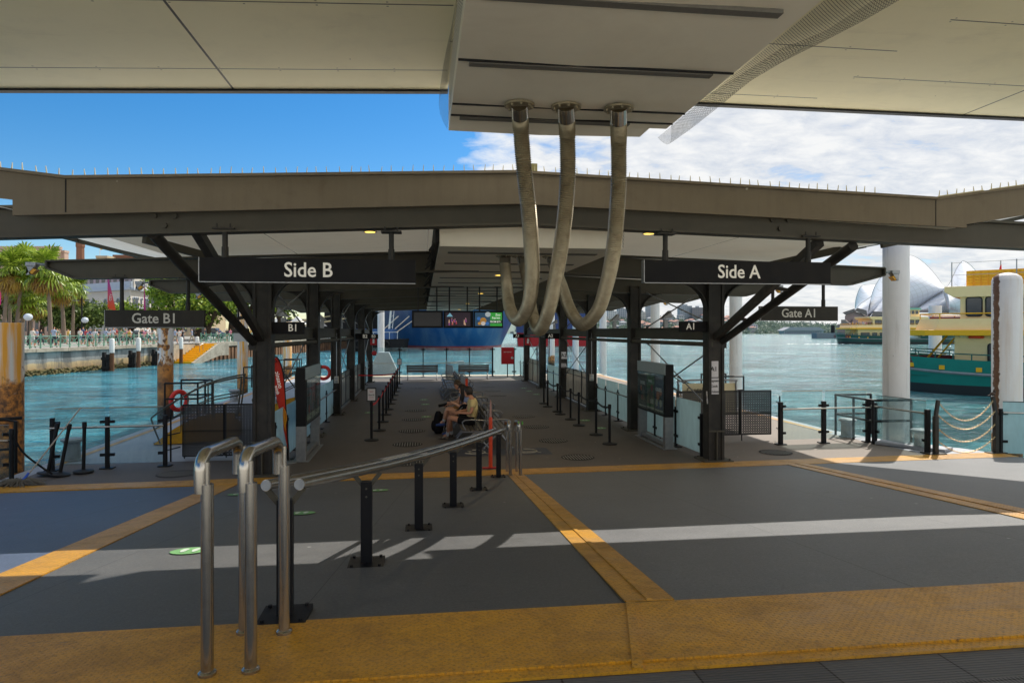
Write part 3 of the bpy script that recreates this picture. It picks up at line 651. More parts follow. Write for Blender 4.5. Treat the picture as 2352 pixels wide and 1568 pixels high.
bh.prism([(BX0, BZ-0.01), (1.35, BZ-0.025), (BX1-0.2, BZ), (BX1-0.2, BZ+0.7), (BX0, BZ+0.7)], 'xz', BF-0.348, BF)
bh.build('bulkhead', M['panel'], wc, W=True)
for y in (7.33, 5.82, 4.62, 3.4): MB().box(BX0+0.10, BX1-0.2-0.3*(y > 7), y, y+0.085, BZ-0.035, BZ-0.005).build('vent_slot', M['slot'], wc, W=True)
b = MB()
for y in (7.29, 6.93, 5.79): b.box(BX0+0.002, BX1-0.02, y, y+0.012, BZ-0.030, BZ-0.012)
b.build('panel_joint', M['blackm'], wc, W=True)
def netsheet(fn, nu, nv, us, vs_, parent, name='bird_net'):
    b = MB(); b.grid(fn, nu, nv); o = b.build(name, M['net'], parent, W=True, fix=False)
    uv = o.data.uv_layers.new(name='UVMap'); w = nv + 1
    for p in o.data.polygons:
        for li in p.loop_indices:
            vi = o.data.loops[li].vertex_index; uv.data[li].uv = ((vi // w) / nu * us, (vi % w) / nv * vs_)
    return o
def net_r(u, v):
    y = 2.2 + (BF - 2.2) * u; sag = 0.14 * sin(pi*v)*(1 + 0.5*sin(7*u)) + 0.05*sin(13*u+3*v)*sin(pi*v)
    zt = zr(4.0) - 0.03 - 0.40*max(0, u-0.8)/0.2
    return (BX1 + 0.02 + (1.22 + 0.10*sin(5*u)) * (1 - 0.85*(max(0,u-0.72)/0.28)**1.3) * v + sag*0.3, y, BZ + (zt - BZ) * (v ** 1.3) - sag * 0.7)
netsheet(net_r, 60, 12, 190, 42, wc)
def net_l(u, v):
    y = 3.0 + (BF - 3.0) * u; return (BX0 - 0.015 - 0.10*sin(pi*v)*abs(sin(4*u+1)), y, BZ + (zl(BX0) - BZ) * v)
netsheet(net_l, 50, 6, 100, 14, wc)
# ================================================================== PONTOON SHELTER
ps = thing('pontoon_shelter', 'long open ferry shelter of charcoal steel with a gull wing roof on the pontoon', 'shelter', (1.5, 13.5, 0))
XL, XR = [-2.98, -2.8, -2.78, -2.77, -2.77, -2.77], [6.08, 5.78, 5.72, 5.68, 5.66, 5.64]
YC = [13.45, 18.2, 22.75, 27.3, 32.0, 36.8]
def ceil_z(x):
    P = [(-7.4, 4.72), (-4.8, 4.16), (1.5, 4.46), (7.6, 4.20), (11.1, 4.92)]
    for (a, za), (c, zc) in zip(P, P[1:]):
        if x <= c: return za + (zc - za) * (x - a) / (c - a)
    return P[-1][1]
for i in range(6):
    for s, xx in ((-1, XL[i]), (1, XR[i])):
        y = YC[i] + (0.25 if (s > 0 and i == 0) else 0)
        w = 0.17 if i == 0 else 0.15
        b = MB(); b.box(xx-w*0.66, xx+w*0.66, y-0.13, y+0.13, 0.02, 3.9)
        b.box(xx-w, xx-w*0.66, y-0.16, y+0.16, 0.0, 3.95); b.box(xx+w*0.66, xx+w, y-0.16, y+0.16, 0.0, 3.95)
        o = b.build('column', M['column'], ps, W=True, bevel=0.006)
        b = MB(); b.box(xx-w-0.14, xx+w+0.14, y-0.3, y+0.3, 0.009, 0.035)
        for dx in (-1, 1):
            for dy in (-1, 1): b.cyl((xx+dx*(w+0.08), y+dy*0.23, 0.03), (xx+dx*(w+0.08), y+dy*0.23, 0.07), 0.022, 6)
        if i == 0: b.box(xx-0.012, xx+0.012, y-0.19, y-0.13, 0.03, 0.62); b.box(xx-w, xx+w, y-0.185, y-0.13, 0.62, 0.65)
        b.build('base_plate', M['steel'], o, W=True)
        # arched haunches both ways
        for sx in (-1, 1):
            R_ = 0.62; x0 = xx + sx*w; zt = 3.74; pts = [(x0, zt), (x0 + sx*R_, zt)]
            arc = [(x0 + sx*(R_ - R_*sin(a)), zt - R_ + R_*cos(a)) for a in [pi/2*k/10 for k in range(11)]]
            b = MB(); b.prism([(x0, zt)] + [(x0 + sx*R_ - sx*R_*sin(pi/2*k/10), zt - R_ + R_*cos(pi/2*k/10)) for k in range(11)], 'xz', y-0.015, y+0.015)
            for p, q in zip(arc, arc[1:]): b.bar((p[0], y, p[1]), (q[0], y, q[1]), 0.2, 0.022, up=(0.3*sx,0,1))
            b.build('haunch', M['column'], o, W=True)
# transverse beams with tapered tips
for i in range(6):
    y = YC[i]; d = 0.11
    prof = [(-6.75, 3.98), (-6.75, 3.86), (-6.3, 3.68), (-3.0, 3.76), (1.5, 3.93), (6.2, 3.76), (9.0, 3.70), (9.75, 3.9), (9.75, 4.05), (6.2, 4.12), (1.5, 4.30), (-3.0, 4.10)]
    b = MB(); b.prism(prof, 'xz', y-0.02, y+0.02)
    for k in range(2, 6): b.bar((prof[k][0], y, prof[k][1]), (prof[k+1][0], y, prof[k+1][1]), 0.22, 0.03)
    b.bar((-6.75, y, 3.86), (-6.3, y, 3.68), 0.22, 0.03); b.bar((9.0, y, 3.70), (9.75, y, 3.9), 0.22, 0.03)
    b.bar((-6.75, y, 3.99), (1.5, y, 4.31), 0.22, 0.03); b.bar((1.5, y, 4.31), (9.75, y, 4.06), 0.22, 0.03)
    b.box(-6.77, -6.74, y-0.11, y+0.11, 3.86, 4.0); b.box(9.74, 9.77, y-0.11, y+0.11, 3.9, 4.06)
    b.build('cross_beam', M['steel'], ps, W=True)
# front beam and fascia
FY = 9.08
b = MB(); pr = [(-9.5, 3.66), (1.3, 4.15), (10.6, 3.90), (12.2, 3.86)]
tp = [(12.2, 4.22), (10.6, 4.26), (1.3, 4.50), (-9.5, 4.02)]
b.prism(pr + tp, 'xz', FY-0.02, FY+0.02)
for p, q in zip(pr, pr[1:]): b.bar((p[0], FY, p[1]), (q[0], FY, q[1]), 0.24, 0.035)
for p, q in zip(tp, tp[1:]): b.bar((p[0], FY, p[1]), (q[0], FY, q[1]), 0.24, 0.035)
for x in (-3.2, 5.0):
    for dx, dz in ((-0.12, 0.26), (0.12, 0.26), (0.0, 0.14)):
        zb = 3.9 if x < 0 else 4.02
        b.cyl((x+dx, FY-0.06, zb+dz), (x+dx, FY-0.02, zb+dz), 0.035, 6)
b.build('front_beam', M['steel'], ps, W=True)
F0 = 8.80
FT = [(-7.5, 4.90), (-4.22, 4.555), (1.25, 4.785), (7.21, 4.59), (11.3, 5.20)]
FB = [(-7.5, 4.55), (-4.82, 4.28), (-4.82, 4.09), (1.25, 4.375), (7.69, 4.19), (7.69, 4.24), (11.3, 4.83)]
b = MB(); b.prism(FB + FT[::-1], 'xz', F0, F0+0.05)
for p, q in zip(FT, FT[1:]): b.bar((p[0], F0-0.01, p[1]), (q[0], F0-0.01, q[1]), 0.09, 0.035)
b.build('fascia', M['fascia'], ps, W=True)
MB().box(-4.24, -4.225, F0-0.004, F0, 4.14, 4.54).build('fascia_joint', M['blackm'], ps, W=True); MB().box(7.2, 7.212, F0-0.004, F0, 4.2, 4.57).build('fascia_joint', M['blackm'], ps, W=True)
spm = pm('spike_strip', (0.62, 0.55, 0.34), 0.6)
for (xa, za), (xb, zb) in zip(FT, FT[1:]):            # comb-shaped bird spike strips, each one piece
    n = int((xb - xa) / 0.76); zz = lambda x: za + (zb - za)*(x - xa)/(xb - xa)
    for k in range(n):
        x0 = xa + (xb - xa)*k/n; x1 = xa + (xb - xa)*(k+1)/n - 0.02
        if 6.0 < x0 < 6.8: continue
        pts = [(x0, zz(x0)+0.014)]; m_ = 6; hb_ = 0.03 if xa < 5 else 0.06
        for i in range(m_):
            xs_ = x0 + (x1-x0)*(i+0.5)/m_ + RND.uniform(-.015,.015); tip = RND.uniform(-.012,.012); hh = RND.uniform(0.095, 0.118)
            pts += [(xs_-0.007, zz(xs_)+0.014+hb_*0.4), (xs_-0.0025+tip, zz(xs_)+hh), (xs_+0.0025+tip, zz(xs_)+hh), (xs_+0.007, zz(xs_)+0.014+hb_*0.4)]
        pts += [(x1, zz(x1)+0.014)]
        MB().prism(pts, 'xz', F0+0.012, F0+0.02).build('spike_strip', spm, ps, W=True)
MB().box(1.36, 1.5, F0+0.06, F0+0.2, 4.78, 4.92).build('junction_box', pm('olive_box', (0.24, 0.22, 0.09), 0.6), ps, W=True)
# roof sheets
XS = [-7.4, -4.8, 1.5, 7.6, 11.1]
b = MB()
for xa, xb in zip(XS[1:], XS[2:-1]): b.poly([(xa, F0+0.05, ceil_z(xa)), (xb, F0+0.05, ceil_z(xb)), (xb, 40, ceil_z(xb)), (xa, 40, ceil_z(xa))])
b.build('roof_soffit', M['soffit'], ps, W=True, fix=False)
for xa, xb in ((XS[0], XS[1]), (XS[3], XS[4])):
    b = MB(); b.grid(lambda u, v: (xa + (xb-xa)*u, F0+0.05 + (40-F0-0.05)*v, ceil_z(xa + (xb-xa)*u) - 0.05*sin(pi*u)*abs(sin(pi*v*6.7))), 8, 60); b.build('wing_membrane', M['membrane'], ps, W=True, fix=False, smooth=60)
    e = xa if xa < 0 else xb
    MB().bar((e, F0+0.05, ceil_z(e)), (e, 40, ceil_z(e)), 0.1, 0.16).build('wing_edge', M['steel'], ps, W=True)
for y in (10.5, 15.8, 20.4, 25, 29.6, 34.3):
    for xa, xb in ((-7.35, -4.8), (7.6, 11.0)): MB().bar((xa, y, ceil_z(xa)-0.05), (xb, y, ceil_z(xb)-0.05), 0.06, 0.1).build('roof_purlin', M['steel'], ps, W=True)
for i in range(5):
    for xx in (XL[i], XR[i]):                       # raking struts below the roof
        MB().bar((xx, YC[i]+0.1, 3.85), (xx + (-1.3 if xx < 0 else 1.3), YC[i]-2.2 if i == 0 else YC[i]+2.3, ceil_z(xx + (-1.3 if xx < 0 else 1.3))-0.04), 0.09, 0.12).build('roof_strut', M['steel'], ps, W=True)
# middle bulkhead
PX0, PX1, PZ = 0.24, 2.86, 3.90
b = MB(); b.box(PX0, PX1, 9.55, 39.4, PZ, 4.44); b.build('bulkhead', M['panel'], ps, W=True)
y = 10.2
while y < 39: MB().box(PX0+0.14, PX1-0.2, y, y+0.16, PZ-0.012, PZ-0.003).build('vent_slot', M['slot'], ps, W=True); y += 1.62
b = MB(); b.box(PX0-0.06, PX0-0.005, 9.6, 30, PZ+0.05, 4.4)
for k in range(26): b.bar((PX0-0.05, 10+0.7*k, PZ+0.1), (PX0-RND.uniform(.05,.2), 10+0.7*k+RND.uniform(-.2,.2), PZ-RND.uniform(0,.12)), 0.05, 0.02)
b.build('bulkhead_trim', M['blackm'], ps, W=True)
netsheet(lambda u, v: (PX1+0.02+0.03*v, 9.56+3*u, PZ+0.02+0.5*v), 20, 4, 40, 10, ps)
# lengthwise rails, service pipes, rod bracing
for s, XX in ((-1, XL), (1, XR)):
    for i in range(5):
        w = 0.15
        b = MB(); a, c = (XX[i], YC[i]+0.16, 2.66), (XX[i+1], YC[i+1]-0.16, 2.66)
        b.bar(a, c, 0.03, 0.28)
        for dz in (-0.13, 0.13): b.bar((a[0], a[1], a[2]+dz), (c[0], c[1], c[2]+dz), 0.15, 0.02)
        b.build('side_rail', M['steel'], ps, W=True)
        b = MB(); xo = XX[i] - s*0.2; b.cyl((XX[i]-s*0.08, YC[i]+0.1, 2.44), (XX[i+1]-s*0.08, YC[i+1]-0.1, 2.44), 0.05, 10); b.build('service_pipe', M['steel'], ps, W=True, smooth=40)
    for i in (0, 2, 4):
        x = XX[i] + s*0.02; ya, yb = YC[i]+0.15, YC[i+1]-0.15
        for p, q in (((x, ya, 2.82), (x, yb, 3.75)), ((x, ya, 3.75), (x, yb, 2.82)), ((x, ya, 2.4), (x, yb, 0.95)), ((x, ya, 0.95), (x, yb, 2.4))):
            b = MB(); b.cyl(p, q, 0.016, 6)
            for e, f in ((p, q), (q, p)): b.cyl(e, V(e).lerp(V(f), 0.05), 0.035, 8, 0.018)
            b.build('tie_rod', M['gal'], ps, W=True)
# ladder braces from the first columns to the front beam
for s, xx, xo in ((-1, -3.02, -3.25), (1, 6.1, 6.05)):
    yb = YC[0] - 0.1 + (0.25 if s > 0 else 0); b = MB()
    lo1, hi1 = V((xx + s*0.12, yb, 2.50)), V((xo + s*0.12, FY+0.05, 3.95)); lo2, hi2 = V((xx - s*0.02, yb, 2.58)), V((xo - s*0.40, FY+0.05, 4.0))
    b.cyl(lo1, hi1, 0.075, 12); b.bar(lo2, hi2, 0.11, 0.13)
    for f in (0.28, 0.62): b.bar(lo1.lerp(hi1, f), lo2.lerp(hi2, f), 0.1, 0.05)
    b.box(min(xx-0.2, xx+0.2), xx+0.2, yb-0.05, yb+0.02, 2.36, 2.62)
    b.build('diagonal_brace', M['column'], ps, W=True, smooth=35)
# power sockets on the third columns
for s, xx, lb in ((-1, XL[2], 'B'), (1, XR[2], 'A')):
    t = thing('socket_box', 'pale double weatherproof socket box on the third Side %s column' % lb, 'socket box', (xx - s*0.04, YC[2]-0.18, 1.15), 0, 'weatherproof sockets')
    MB().box(-0.07, 0.07, -0.06, 0.05, -0.11, 0.11).build('housing', pm('socket_grey', (0.5, 0.47, 0.4), 0.6), t, bevel=0.01)
    b = MB(); b.lathe([(0.045, 0), (0.045, 0.012)], 12); b.xf(Matrix.Translation((0, -0.061, 0.045)) @ Matrix.Rotation(pi/2, 4, 'X')); b2 = MB(); b2.lathe([(0.045, 0), (0.045, 0.012)], 12); b2.xf(Matrix.Translation((0, -0.061, -0.055)) @ Matrix.Rotation(pi/2, 4, 'X')); b.add(b2.v, b2.f); b.build('outlet', M['gal'], t)
    MB().cyl((0.0, -0.01, 0.1), (0.0, -0.01, 1.5), 0.012, 6).build('conduit', M['gal'], t)
# downlights (lit in the photograph)
def downlight(p, label, power=45):
    t = thing('downlight', label, 'downlight', p, 0, 'lit recessed downlights')
    b = MB(); b.lathe([(0.11, 0.0), (0.12, -0.012), (0.085, -0.018), (0.085, -0.01)], 20); b.build('trim_ring', M['white'], t)
    MB().lathe([(0.084, -0.0185), (0.084, -0.02)], 20).build('lens', M['lampglow'], t)
    L = bpy.data.lights.new('lamp', 'SPOT'); L.energy = power; L.spot_size = radians(150); L.spot_blend = 0.6; L.color = (1.0, 0.78, 0.45); L.shadow_soft_size = 0.08
    o = bpy.data.objects.new('lamp', L); COL.objects.link(o); o.parent = t; o.location = (0, 0, -0.05)
def on_ceil(px, py):
    d = ray(px, py); t_ = 9.5
    for _ in range(30):
        p = V((0,0,HC)) + d*t_; t_ *= (ceil_z(p.x) - HC) / max(0.05, p.z - HC)
    p = V((0,0,HC)) + d*t_; return (p.x, p.y, p.z - 0.004)
downlight(on_ceil(850, 530), 'lit yellow downlight in the pale soffit above the Side B sign')
downlight(on_ceil(1490, 534), 'lit yellow downlight in the pale soffit above the Side A sign')
for i, q in enumerate([(1147, 630), (1104, 672.5), (1074, 696), (1055, 710)]):
    p = atZ(q[0], q[1], PZ); downlight((p.x, min(p.y, 38), PZ - 0.004), 'lit yellow downlight in the slotted bulkhead, %s' % ['closest to the hanging ducts', 'second past the ducts', 'third past the ducts', 'farthest, above the screens'][i], 75)
# floodlights on beam tips
def flood(x, y, z, s, label):
    t = thing('floodlight', label, 'floodlight', (x, y, z), 0, 'floodlights on the cross beam tips')
    t.scale = (0.62,)*3
    MB().cyl((0,0,0), (s*0.42, 0, 0), 0.04, 8).build('bracket', M['gal'], t)
    b = MB(); b.box(s*0.42-0.14, s*0.42+0.14, -0.12, 0.12, -0.06, 0.06); b.prism([(s*0.42-0.12, -0.06), (s*0.42+0.12, -0.06), (s*0.42+s*0.10, -0.30), (s*0.42+s*0.04, -0.30)], 'xz', -0.11, 0.11); b.build('housing', M['gal'], t, bevel=0.012)
    MB().prism([(s*0.42+s*0.13, -0.08), (s*0.42-s*0.02, -0.3), (s*0.42-s*0.16, -0.16)], 'xz', -0.1, 0.1).build('lens', M['floodglow'], t)
for i in range(5):
    flood(-6.77, YC[i], 3.93, -1, 'grey floodlight with amber lens on the Side B tip of the %s cross beam' % ['first', 'second', 'third', 'fourth', 'fifth'][i])
    flood(9.77, YC[i], 3.98, 1, 'grey floodlight with amber lens on the Side A tip of the %s cross beam' % ['first', 'second', 'third', 'fourth', 'fifth'][i])
for i in range(4):
    p = V((XR[i]+0.1, (YC[i]+YC[i+1])/2 + (1.0 if i == 0 else 0), 2.82))
    t = thing('uplight', 'small wedge shaped uplight on the side rail of Side A bay %s' % ['one', 'two', 'three', 'four'][i], 'uplight', p, 0, 'uplights on the side rails')
    b = MB(); b.box(-0.05, 0.05, -0.05, 0.05, -0.02, 0.2); b.prism([(-0.14, 0.2), (0.14, 0.24), (0.1, 0.42)], 'xz', -0.12, 0.12); b.build('housing', M['gal'], t)
    q = V((XL[i]-0.1, (YC[i]+YC[i+1])/2, 2.82)); c = dup(t, q, pi, 'small wedge shaped uplight on the side rail of Side B bay %s' % ['one', 'two', 'three', 'four'][i])
# ================================================================== DUCTS
def catmull(P, n=14):
    P = [V(p) for p in P]; Q = [P[0]*2 - P[1]] + P + [P[-1]*2 - P[-2]]; out = []
    for i in range(1, len(Q)-2):
        for k in range(n):
            t = k/n; a, b_, c, d = Q[i-1], Q[i], Q[i+1], Q[i+2]
            out.append(0.5*((2*b_) + (c-a)*t + (2*a-5*b_+4*c-d)*t*t + (3*b_-a-3*c+d)*t**3))
    return out + [P[-1]]
def resample(P, step):
    out = [P[0]]; acc = 0.0
    for p, q in zip(P, P[1:]):
        L = (q-p).length
        while acc + L >= step:
            p = p + (q-p)*((step-acc)/L); out.append(p); L = (q-p).length; acc = 0.0
        acc += L
    return out
def duct(pts, label, r=0.083):
    W_ = [pf(x, y, 1.0) for x, y, Y in pts]; P = [atY(x, y, Y) for x, y, Y in pts]
    t = thing('flexible_duct', label, 'duct', P[0], 0, 'flexible steel ducts looping between the two roofs')
    S = resample(catmull(P), 0.0056)
    rr = [r * (1.0 + 0.08 * sin(2*pi*i/4.0 + 0.4)) for i in range(len(S))]
    MB().tube(S, rr, 18).build('hose', M['duct'], t, W=True, smooth=75)
    for p, q, sgn in ((P[0], P[1], 1), (P[-1], P[-2], -1)):
        d = (q-p).normalized(); b = MB()
        b.lathe([(r*1.12, 0), (r*1.85, 0), (r*1.85, -0.022), (r*1.12, -0.022)], 26, (p.x, p.y)); 
        b.v = [(x, y, z + p.z + 0.0) for x, y, z in b.v]
        for k in range(8):
            a = 2*pi*k/8; b.cyl((p.x + r*1.5*cos(a), p.y + r*1.5*sin(a), p.z-0.022), (p.x + r*1.5*cos(a), p.y + r*1.5*sin(a), p.z-0.04), 0.014, 6)
        b.build('flange', M['duct'], t, W=True, smooth=40)
        MB().cyl(p, p + d*0.17, r*1.06, 20).build('collar', M['inox'], t, W=True, smooth=40)
fz = BZ - 0.03
d1 = atZ(1193, 240, fz); d2 = atZ(1300, 244, fz); d3 = atZ(1421, 248, fz)
duct([(1193,240,d1.y), (1196,290,7.12), (1203,380,7.2), (1214,480,7.35), (1220,560,7.6), (1222,640,8.0), (1212,705,8.5), (1190,735,9.1), (1171,708,9.8), (1164,655,10.4), (1160,605,10.62), (1160,585,10.66)], 'corrugated steel duct whose loop hangs beside the screens, with a plain collar')
duct([(1300,244,d2.y), (1303,310,7.12), (1304,400,7.2), (1298,490,7.35), (1287,575,7.6), (1272,660,8.0), (1256,725,8.5), (1238,757,9.1), (1223,722,9.8), (1214,660,10.4), (1203,605,10.62), (1198,586,10.66)], 'middle corrugated steel duct whose narrow loop hangs lowest')
duct([(1421,248,d3.y), (1421,330,7.12), (1421,420,7.2), (1416,500,7.35), (1408,580,7.6), (1394,650,8.0), (1372,715,8.5), (1337,745,9.1), (1310,712,9.8), (1290,655,10.4), (1271,605,10.62), (1267,588,10.66)], 'corrugated steel duct with the widest loop, hanging toward Side A')
# ================================================================== HANGING SIGNS
def sign(name, label, x0, x1, z0, z1, y, body, tx, size, hang, ztop, group, d=0.11, cat='sign', sm='sign', lm='letters'):
    t = thing(name, label, cat, ((x0+x1)/2, y, z0), 0, group)
    MB().box(x0, x1, y-d/2, y+d/2, z0, z1).build('board', M[sm], t, W=True, bevel=0.006)
    b = MB(); b.box(x0+0.004, x1-0.004, y-d/2-0.004, y-d/2-0.001, z0-0.006, z0+0.004); b.box(x0-0.006, x0+0.004, y-d/2-0.002, y+d/2, z0, z1); b.build('edge_strip', M['gal'], t, W=True)
    text(body, size, (tx, y-d/2-0.004, (z0+z1)/2), M[lm], t)
    for hx in hang:
        b = MB(); b.cyl((hx, y, z1-0.01), (hx, y, ztop), 0.034, 10); b.cyl((hx, y, z1), (hx, y, z1+0.14), 0.042, 10)
        b.box(hx-0.13, hx+0.13, y-0.1, y+0.1, ztop-0.012, ztop+0.008)
        for dx in (-0.08, 0.08): b.cyl((hx+dx, y-0.07, ztop), (hx+dx, y-0.07, ztop+0.06), 0.01, 6)
        b.build('hanger', M['column'], t, W=True)
fbz = lambda x: 3.66 + 0.49*(x+9.5)/10.8 - 0.02 if x < 1.3 else 4.15 - 0.25*(x-1.3)/9.3 - 0.02
ys = 9.0
X = lambda px, Y=ys: atY(px, 620, Y).x
sign('hanging_sign', 'long black hanging sign reading Side B', X(460), X(955), 3.335, 3.64, ys, 'Side B', X(710), 0.262, (X(517), X(899)), fbz(X(700)), 'hanging direction signs')
sign('hanging_sign', 'long black hanging sign reading Side A', X(1477), X(1903), 3.375, 3.685, ys, 'Side A', X(1693), 0.258, (X(1528), X(1856)), fbz(X(1700)), 'hanging direction signs')
yg = 13.42
G = lambda px: atY(px, 720, yg).x
sign('hanging_sign', 'grey hanging sign reading Gate B1', G(243), G(471), 2.785, 3.105, yg, 'Gate B1', G(357), 0.262, (G(280), G(432)), 3.70, 'hanging direction signs', 0.09, sm='sign2', lm='letters2')
sign('hanging_sign', 'grey hanging sign reading Gate A1', G(1745), G(1922), 2.935, 3.235, yg, 'Gate A1', G(1833), 0.252, (G(1775), G(1891)), 3.72, 'hanging direction signs', 0.09, sm='sign2', lm='letters2')
def colsign(i, s, body, z0, z1, label):
    XX = XL if s < 0 else XR; y = YC[i] - 0.02 + (0.25 if (i == 0 and s > 0) else 0)
    xa = XX[i] - s*0.17; xb = xa - s*0.58
    t = thing('column_sign', label, 'sign', (xa, y, z0), 0, 'gate number signs on the columns')
    MB().box(min(xa,xb), max(xa,xb), y-0.06, y+0.06, z0, z1).build('board', M['sign'], t, W=True, bevel=0.005)
    text(body, 0.19, (xb + s*0.20 + (0.0 if s < 0 else 0.02), y-0.064, (z0+z1)/2), M['letters'], t)
colsign(0, -1, 'B1', 2.66, 2.89, 'small black sign reading B1 on the first Side B column')
colsign(0, 1, 'A1', 2.70, 2.92, 'small black sign reading A1 on the first Side A column')
colsign(3, -1, 'B2', 2.40, 2.62, 'small black sign reading B2')
colsign(4, -1, 'B3', 2.36, 2.58, 'small black sign reading B3')
colsign(3, 1, 'A2', 2.40, 2.63, 'small black sign reading A2')
colsign(5, 1, 'A3', 2.34, 2.56, 'small black sign reading A3')
def paper(x, y, z0, z1, w, lines, label, size, group='paper notices taped to columns', rx=0.0):
    t = thing('paper_notice', label, 'notice', (x, y, z0), rx, group)
    b = MB(); b.grid(lambda u, v: ((u-0.5)*w, 0.004*sin(6*u+2*v), (z1-z0)*v), 6, 6); b.build('sheet', M['paper'], t, fix=False, smooth=60)
    for k, l in enumerate(lines):
        text(l, size, (0, -0.009, (z1-z0)*(1-(k+0.5)/len(lines))), M['inktext'], t, W=False, ext=0.0008)
ya = YC[0]+0.25-0.14
ax = atY(1639, 830, ya).x
paper(ax, ya-0.01, atY(1640,866,ya).z, atY(1640,829,ya).z, 0.205, ['A1'], 'white sheet printed A1 taped to the first Side A column', 0.135)
paper(ax+0.005, ya-0.01, atY(1640,905,ya).z, atY(1640,868,ya).z, 0.21, ['Captain', 'Cook', 'Cruises'], 'white sheet printed Captain Cook Cruises taped below the A1 sheet', 0.072)
ya = YC[3]-0.16
paper(XR[3], ya, atY(1290,824,ya).z, atY(1290,808,ya).z, 0.28, ['A2'], 'white sheet printed A2 taped to the fourth Side A column', 0.2)
paper(XR[3], ya, atY(1290,844,ya).z, atY(1290,834,ya).z, 0.26, ['CAPTAIN', 'COOK', 'CRUISES'], 'small sheet printed Captain Cook Cruises under the A2 sheet', 0.055)
paper(XR[0]-0.17, YC[0]+0.2, 1.20, 1.46, 0.12, ['A1'], 'narrow curled sheet printed A1 on the inner edge of the first Side A column', 0.09, rx=-pi/2)

q0, q1 = atY(538, 754, 18.1), atY(568, 784, 18.1)
t = thing('hanging_sign', 'small pale box sign with a dark cap hanging beside the first Side B column', 'sign', ((q0.x+q1.x)/2, 18.1, q1.z), 0, 'hanging direction signs')
MB().box(q0.x, q1.x, 18.02, 18.18, q1.z, q0.z-0.12).build('board', M['white'], t, W=True, bevel=0.006)
MB().box(q0.x-0.03, q1.x+0.03, 18.0, 18.2, q0.z-0.118, q0.z).build('cap', M['steel'], t, W=True, bevel=0.006)
MB().cyl(((q0.x+q1.x)/2-0.06, 18.1, q0.z), ((q0.x+q1.x)/2-0.06, 18.1, 3.72), 0.025, 8).build('hanger', M['column'], t, W=True)
# ================================================================== SCREENS
sy = 18.2
def SX(px): return atY(px, 735, sy).x
zt, zb = atY(1050, 715, sy).z, atY(1050, 753, sy).z
def screen(px0, px1, label):
    x0, x1 = SX(px0), SX(px1)
    t = thing('display_screen', label, 'screen', ((x0+x1)/2, sy, zb), 0, 'hanging display screens')
    MB().box(x0, x1, sy-0.05, sy+0.06, zb, zt+0.02).build('housing', M['black'], t, W=True, bevel=0.006)
    b = MB()
    for f in (0.2, 0.8): b.cyl((x0+(x1-x0)*f, sy, zt), (x0+(x1-x0)*f, sy, PZ), 0.02, 8)
    b.build('hanger', M['column'], t, W=True)
    return t, x0, x1
def em(name, c, s=0.8):
    if name in M: return M[name]
    m, t, out = new_mat(name); bsdf(t, out, mul(c, 0.4), 0.3, 0, None, 0.5, c, s); M[name] = m; return m
t, x0, x1 = screen(946, 1017.5, 'blank black hanging display screen')
MB().box(x0+0.05, x1-0.05, sy-0.054, sy-0.051, zb+0.05, zt-0.03).build('panel', em('scr_off', (0.006, 0.006, 0.007)), t, W=True)
t, x0, x1 = screen(1018.5, 1087, 'hanging display screen showing stage performers on a dark picture')
xa, xb = x0+0.05, x1-0.08
MB().box(xa, xb, sy-0.054, sy-0.051, zb+0.05, zt-0.03).build('panel', em('scr_dark', (0.012, 0.004, 0.012)), t, W=True)
b = MB(); rr = random.Random(4)
for k in range(13):
    x = xa + 0.05 + (xb-xa-0.1)*rr.random(); z = zb + 0.07 + 0.10*rr.random(); h = 0.07 + 0.05*rr.random(); mi = rr.randrange(3)
    b.prism([(x-0.018, z), (x+0.018, z), (x+0.01, z+h*0.7), (x-0.01, z+h*0.7)], 'xz', sy-0.058, sy-0.056, mi)
    b.prism([(x+0.01*cos(a), z+h*0.8+0.012*sin(a)) for a in [2*pi*q/8 for q in range(8)]], 'xz', sy-0.058, sy-0.056, 2)
b.build('screen_picture', [em('scr_red', (0.35, 0.03, 0.05)), em('scr_pur', (0.22, 0.05, 0.2)), em('scr_skin', (0.5, 0.3, 0.2))], t, W=True)
b = MB(); b.prism([(xa+0.03, zt-0.14), (xa+0.2, zt-0.14), (xa+0.12, zt-0.04)], 'xz', sy-0.058, sy-0.056); b.build('screen_logo', em('scr_cy', (0.15, 0.35, 0.45)), t, W=True)
t, x0, x1 = screen(1088, 1155, 'hanging display screen with green picture reading Zoo Express from $75')
xa, xb = x0+0.03, x1-0.03; xm = xa + (xb-xa)*0.56
MB().box(xa, xm, sy-0.054, sy-0.051, zb+0.05, zt-0.03).build('panel', em('scr_blue', (0.01, 0.05, 0.10)), t, W=True)
b = MB(); b.box(xm, xb, sy-0.054, sy-0.051, zb+0.05, zb+0.12, 0); b.box(xm, xb, sy-0.054, sy-0.051, zb+0.12, zb+0.21, 1); b.box(xm, xb, sy-0.054, sy-0.051, zb+0.21, zt-0.03, 0)
b.build('panel', [em('scr_green', (0.02, 0.28, 0.03)), em('scr_dgreen', (0.01, 0.05, 0.015))], t, W=True)
b = MB()
for cx, cz, r, mi in ((xa+0.22, zb+0.20, 0.085, 0), (xa+0.22, zb+0.12, 0.06, 1), (xa+0.10, zb+0.25, 0.05, 2), (xa+0.33, zb+0.12, 0.05, 2), (xa+0.12, zb+0.12, 0.045, 0), (xm-0.06, zt-0.08, 0.075, 3)):
    b.prism([(cx+r*cos(a), cz+r*0.9*sin(a)) for a in [2*pi*q/14 for q in range(14)]], 'xz', sy-0.058-0.001*mi, sy-0.056, mi)
for k in range(5): b.bar((xa+0.15+0.03*k, sy-0.062, zb+0.24), (xa+0.16+0.03*k, sy-0.062, zb+0.17), 0.006, 0.01, up=(0,1,0), mi=4)
